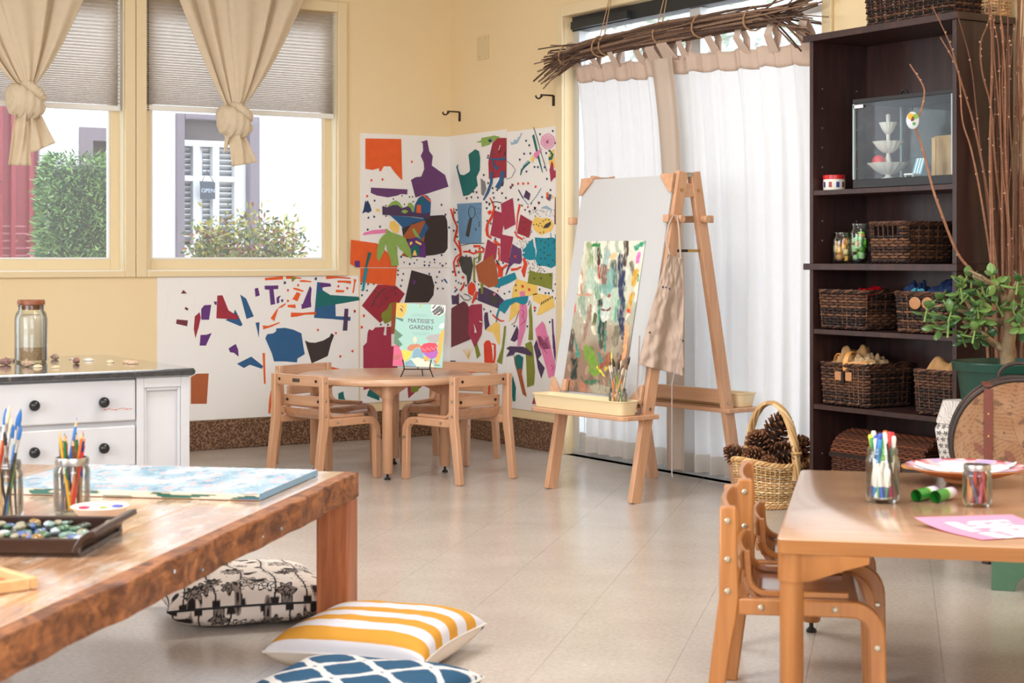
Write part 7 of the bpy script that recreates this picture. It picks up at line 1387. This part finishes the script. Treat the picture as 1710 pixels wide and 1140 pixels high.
# pencil jar, brush jar
jp_ = onl(120, 857); jar('clear jar of coloured pencils with silver ring on the work table', jp_, .0425, .13, M_LIDRING)
PCOL = [((206, 60, 50), 'red'), ((40, 120, 70), 'green'), ((60, 120, 190), 'light blue'), ((210, 40, 40), 'bright red'), ((236, 180, 50), 'yellow'), ((30, 110, 60), 'dark green'), ((120, 70, 46), 'brown'), ((60, 50, 130), 'violet'), ((40, 60, 140), 'navy'), ((190, 36, 50), 'crimson'), ((176, 140, 100), 'plain wood'), ((226, 110, 50), 'orange'), ((90, 60, 50), 'dark brown'), ((160, 130, 100), 'tan')]
for i, (a, b) in enumerate(put_in(None, 14, .037, .13, 6)):
    c, nm = PCOL[i]; t = thing('colour_pencil', nm+' coloured pencil standing in ringed jar on the work table', 'pencil', jp_, group='coloured pencils in the jar'); d = (b-a).normalized(); ln = .165+.004*((i*5) % 7)+(.04 if i == 2 else 0); q = lambda k_: a+d*ln*k_
    MB().tube([q(0), q(.9)], .0037, 6).build('barrel', mat('pencil_%d' % i, S(*c), .35), t); MB().tube([q(.9), q(.97)], [.0037, .0016], 6).build('sharpened_wood', mat('pencil_wood', S(214, 176, 130), .6), t); MB().tube([q(.97), q(1)], [.0016, .0004], 6).build('lead', mat('pencil_%d' % i, S(*c), .35), t)
jb = onl(8, 868); jar('clear jar crowded with used paint brushes at left edge of work table', jb, .042, .135)
BL_ = [('brush_black', (40, 36, 36)), ('brush_red', (190, 70, 40)), ('brush_orange', (214, 126, 50)), ('brush_blue', (60, 120, 190)), ('brush_wood', (206, 160, 104)), ('brush_black', (40, 36, 36)), ('brush_brown', (110, 80, 60)), ('brush_black', (40, 36, 36)), ('brush_green', (90, 130, 80)), ('brush_pale', (222, 206, 180)), ('brush_brown', (110, 80, 60)), ('brush_black', (40, 36, 36))]
BN = ['tall black-handled', 'red-handled', 'orange-handled', 'blue-handled', 'natural wood', 'second black-handled', 'brown-handled', 'leaning black-handled', 'green-handled', 'pale-handled', 'thin brown', 'slanting black']
BB = [mat('bristle_dark', S(60, 48, 44), .9), mat('bristle_blue', S(50, 110, 180), .8), mat('bristle_cream', S(226, 208, 178), .9)]
for i, (a, b) in enumerate(put_in(None, 12, .037, .135, 15)): brush(jb, a, b, .2+.012*((i*5) % 6), mat(BL_[i][0], S(*BL_[i][1]), .35), BB[(i*2) % 3 if i != 3 else 1], BN[i]+' paint brush in the jar at left edge of work table', 'used brushes in the work table jar')
# paint bowl
pb = onl(167, 872); bo = thing('paint_bowl', 'small white bowl with smears of paint behind the dark tray', 'bowl', pb); MB().lathe([(0, 0), (.032, 0), (.036, .003), (.06, .03), (.066, .036), (.064, .0375), (.056, .031), (.03, .006), (0, .005)], 44).build('bowl_body', mat('bowl_glaze', S(232, 216, 198), .3), bo, smooth=60)
for (a, r_, c, s_) in ((2.3, .04, (190, 40, 90), .014), (1.0, .03, (140, 160, 60), .01), (.2, .044, (80, 90, 190), .014), (3.6, .03, (220, 200, 190), .012), (5, .03, (150, 110, 170), .01)): MB().ball((r_*math.cos(a), r_*math.sin(a), .026+.25*(r_-.02)), s_, 10, 6, (1, .8, .25)).build('paint_blob', mat('blob_%d_%d' % (c[0], c[2]), S(*c), .3), bo, smooth=180)
# dark tray of glass pebbles
TN = onl(140, 931); tl = -f2  # tl: to the right in the room
THX, THY = .15, .19; tr_a = .13; t1 = Matrix.Rotation(tr_a, 3, 'Z') @ f1; t2 = Matrix.Rotation(tr_a, 3, 'Z') @ f2; tcn = TN+t1*THX+t2*(THY+.008)
ty = thing('dark_tray', 'dark wooden tray with flared ends holding glass pebbles on work table', 'tray', (tcn.x, tcn.y, LT+.001), la+tr_a); M_TRAY = mat('dark_tray_wood', S(52, 34, 28), .22, spec=.6)
MB().span((-THX, -THY, 0), (THX, THY, .008)).build('tray_floor', M_TRAY, ty)
for s in (-1, 1): MB().span((s*THX, -THY, .0), (s*(THX-.012), THY, .036)).build('tray_side', M_TRAY, ty, bevel=.003)
for s in (-1, 1): MB().strip([(s*(THY-.012), .008), (s*(THY-.006), .022), (s*(THY+.004), .036), (s*(THY+.016), .044), (s*(THY+.032), .047)], .012, -THX-.001, THX+.001).build('flared_end', M_TRAY, ty, smooth=50, bevel=.002)
GP = [((176, 184, 186), 'milky white'), ((64, 100, 70), 'green'), ((70, 92, 140), 'blue'), ((120, 146, 134), 'pale aqua'), ((140, 104, 50), 'amber'), ((46, 56, 42), 'dark olive'), ((150, 142, 116), 'sandy')]; PM = {}; rg = random.Random(31)
for i in range(110):
    gi = rg.randrange(len(GP)); c, nm = GP[gi]; x, y = rg.uniform(-THX+.025, THX-.025), rg.uniform(-THY+.012, THY-.02); z = .0165+.009*(i % 2)
    t = None
    if gi not in PM: o = MB().ball((0, 0, 0), .0115, 10, 7, (1.2, .9, .55)).build('glass_pebble', mat('pebble_%d' % gi, S(*c), .08, spec=.8, var=.1), smooth=180); PM[gi] = o.data
    else: o = bpy.data.objects.new('glass_pebble', PM[gi]); COL.objects.link(o)
    o.location = Vector(ty.location)+t1*x+t2*y+Vector((0, 0, z)); o.rotation_euler = (rg.uniform(-.3, .3), rg.uniform(-.3, .3), rg.uniform(0, 6)); o.scale = (rg.uniform(.8, 1.35),)*3
    tag(o, nm+' glass pebble lying in the dark tray', 'pebble', 'glass pebbles in the dark tray')
# pale wooden frame at the left edge
fc = FL(64, 963, LT+.022); g1 = (FL(0, 945, LT+.022)-fc); g1.z = 0; g1.normalize(); g2 = Vector((-g1.y, g1.x, 0)); 
fr_ = thing('wooden_frame_tray', 'shallow pale wooden frame tray cut off by left picture edge', 'tray', Vector((fc.x, fc.y, LT+.001))+g1*.16+g2*.11, math.atan2(g1.y, g1.x)); M_FR = wood('pale_frame_wood', S(206, 160, 108), S(222, 182, 134), 'x', 1.5, .4)
for nm, a, b in (('frame_side', (-.16, -.11), (.16, -.095)), ('frame_side', (-.16, .095), (.16, .11)), ('frame_end', (-.16, -.0945), (-.145, .0945)), ('frame_end', (.145, -.0945), (.16, .0945))): MB().span((a[0], a[1], 0), (b[0], b[1], .021)).build(nm, M_FR, fr_, bevel=.002)
MB().span((-.145, -.095, 0), (.145, .095, .006)).build('frame_floor', mat('frame_orange', S(176, 96, 50), .5), fr_)
# ============================================================= FLOOR CUSHIONS
def cushion(label, c, hx, hy, hz, rz, colf, tilt=(0, 0), pipe=None, seed=0, nu=150):
    t = thing('floor_cushion', label, 'cushion', c, 0, rot=(tilt[0], tilt[1], rz)); 
    def pt(u, v, s):
        x, y = 2*u-1, 2*v-1; ex_ = 1-.10*(1-y*y)**1.0*abs(x)**6; ey_ = 1-.10*(1-x*x)*abs(y)**6
        h = (max(0, 1-x**4)*max(0, 1-y**4))**.42*(1+.05*mnoise.noise(Vector((x*2.2, y*2.2, seed+s*5)))+.035*mnoise.noise(Vector((x*6, y*6, seed+s*3))))
        return Vector((x*hx*ex_, y*hy*ey_, hz+s*hz*h*(1.0 if s > 0 else .98)))
    MB().grid(nu, nu, lambda u, v: pt(u, v, 1), lambda u, v: colf(u, v, 1)).build('top_cover', attr_mat('cushion_cotton', .85, .15, .15), t, smooth=180)
    MB().grid(nu, nu, lambda u, v: pt(1-u, v, -1), lambda u, v: colf(u, v, -1)).build('under_cover', attr_mat('cushion_cotton', .85, .15, .15), t, smooth=180)
    ring = [pt(i/40, 0, 0) for i in range(40)]+[pt(1, i/40, 0) for i in range(40)]+[pt(1-i/40, 1, 0) for i in range(40)]+[pt(0, 1-i/40, 0) for i in range(40)]
    MB().tube(ring, .0035, 6, closed=True).build('seam_piping', pipe or mat('seam_white', S(220, 214, 206), .8), t, smooth=60); return t
def stripes(u, v, s):
    q = (u*8.2+1.75) % 2
    if s < 0: return S(60, 84, 104) if u < .05 else S(214, 200, 186)
    return S(208, 150, 60) if q < .98 else S(214, 212, 218)
r_c = math.atan2(-.55, .835)
cushion('yellow and white striped cushion on the floor by the work table leg', (-2.985, -4.78, .001), .235, .215, .065, math.radians(40), stripes, seed=2)
MOT = [(random.Random(77+j).uniform(.2, 8.8), random.Random(177+j).uniform(.2, 7.8), random.Random(277+j).uniform(.35, .75), j % 4) for j in range(34)]
def skele(u, v, s):
    base = S(222, 210, 200); x, y = u*9, v*8; i = math.floor(x*.62); fx = x*.62-i; w_ = .12*math.sin(y*1.4+i*2.1); d = abs(fx-.5-w_*.8); c = base; ink = S(42, 37, 37); gr = S(136, 124, 116)
    if d < .03: c = ink
    elif d < .14 and (y*2.6) % 1 < .14: c = ink
    for cx, cy, R_, k_ in MOT:
        dx, dy = x-cx, y-cy
        if abs(dx) > 1 or abs(dy) > 1: continue
        r_ = math.hypot(dx, dy); a = math.atan2(dy, dx); pet = R_*(.8+.2*math.cos((5+k_)*a+cx))
        if r_ < pet: c = (S(228, 220, 212), gr, S(190, 178, 168), gr)[k_]
        if abs(r_-pet) < .045 or abs(r_-pet*.42) < .05 or (r_ < pet and r_ > pet*.42 and abs((a*8/PI+k_) % 2-1) < .12): c = ink
        if k_ == 3 and pet*.55 < r_ < pet and a > .3: c = ink
    n = mnoise.noise(Vector((u*11, v*11, 4)))
    if n > .46: c = ink
    elif n > .36: c = gr
    return c
cushion('black and white patterned cushion with dark piping under the work table', (-3.06, -4.06, .001), .24, .225, .07, math.radians(-14), skele, pipe=mat('black_piping', S(26, 24, 26), .7), seed=5, nu=190)
def lattice(u, v, s):
    x, y = u*2.7, v*2.7; base = S(48, 86, 116); best = 9
    for ox_, oy_ in ((0, 0), (.5, .5)):
        fx, fy = (x+ox_) % 1-.5, (y+oy_) % 1-.5; a = math.atan2(fy, fx); r_ = math.hypot(fx, fy); rr3 = .36+.07*abs(math.cos(2*a))-.05*abs(math.sin(4*a)); best = min(best, abs(r_-rr3))
    return S(216, 214, 212) if best < .05 else base
cushion('blue cushion with white trellis pattern at bottom edge of the picture', (-3.27, -5.2, .001), .24, .23, .05, math.radians(38), lattice, seed=8)
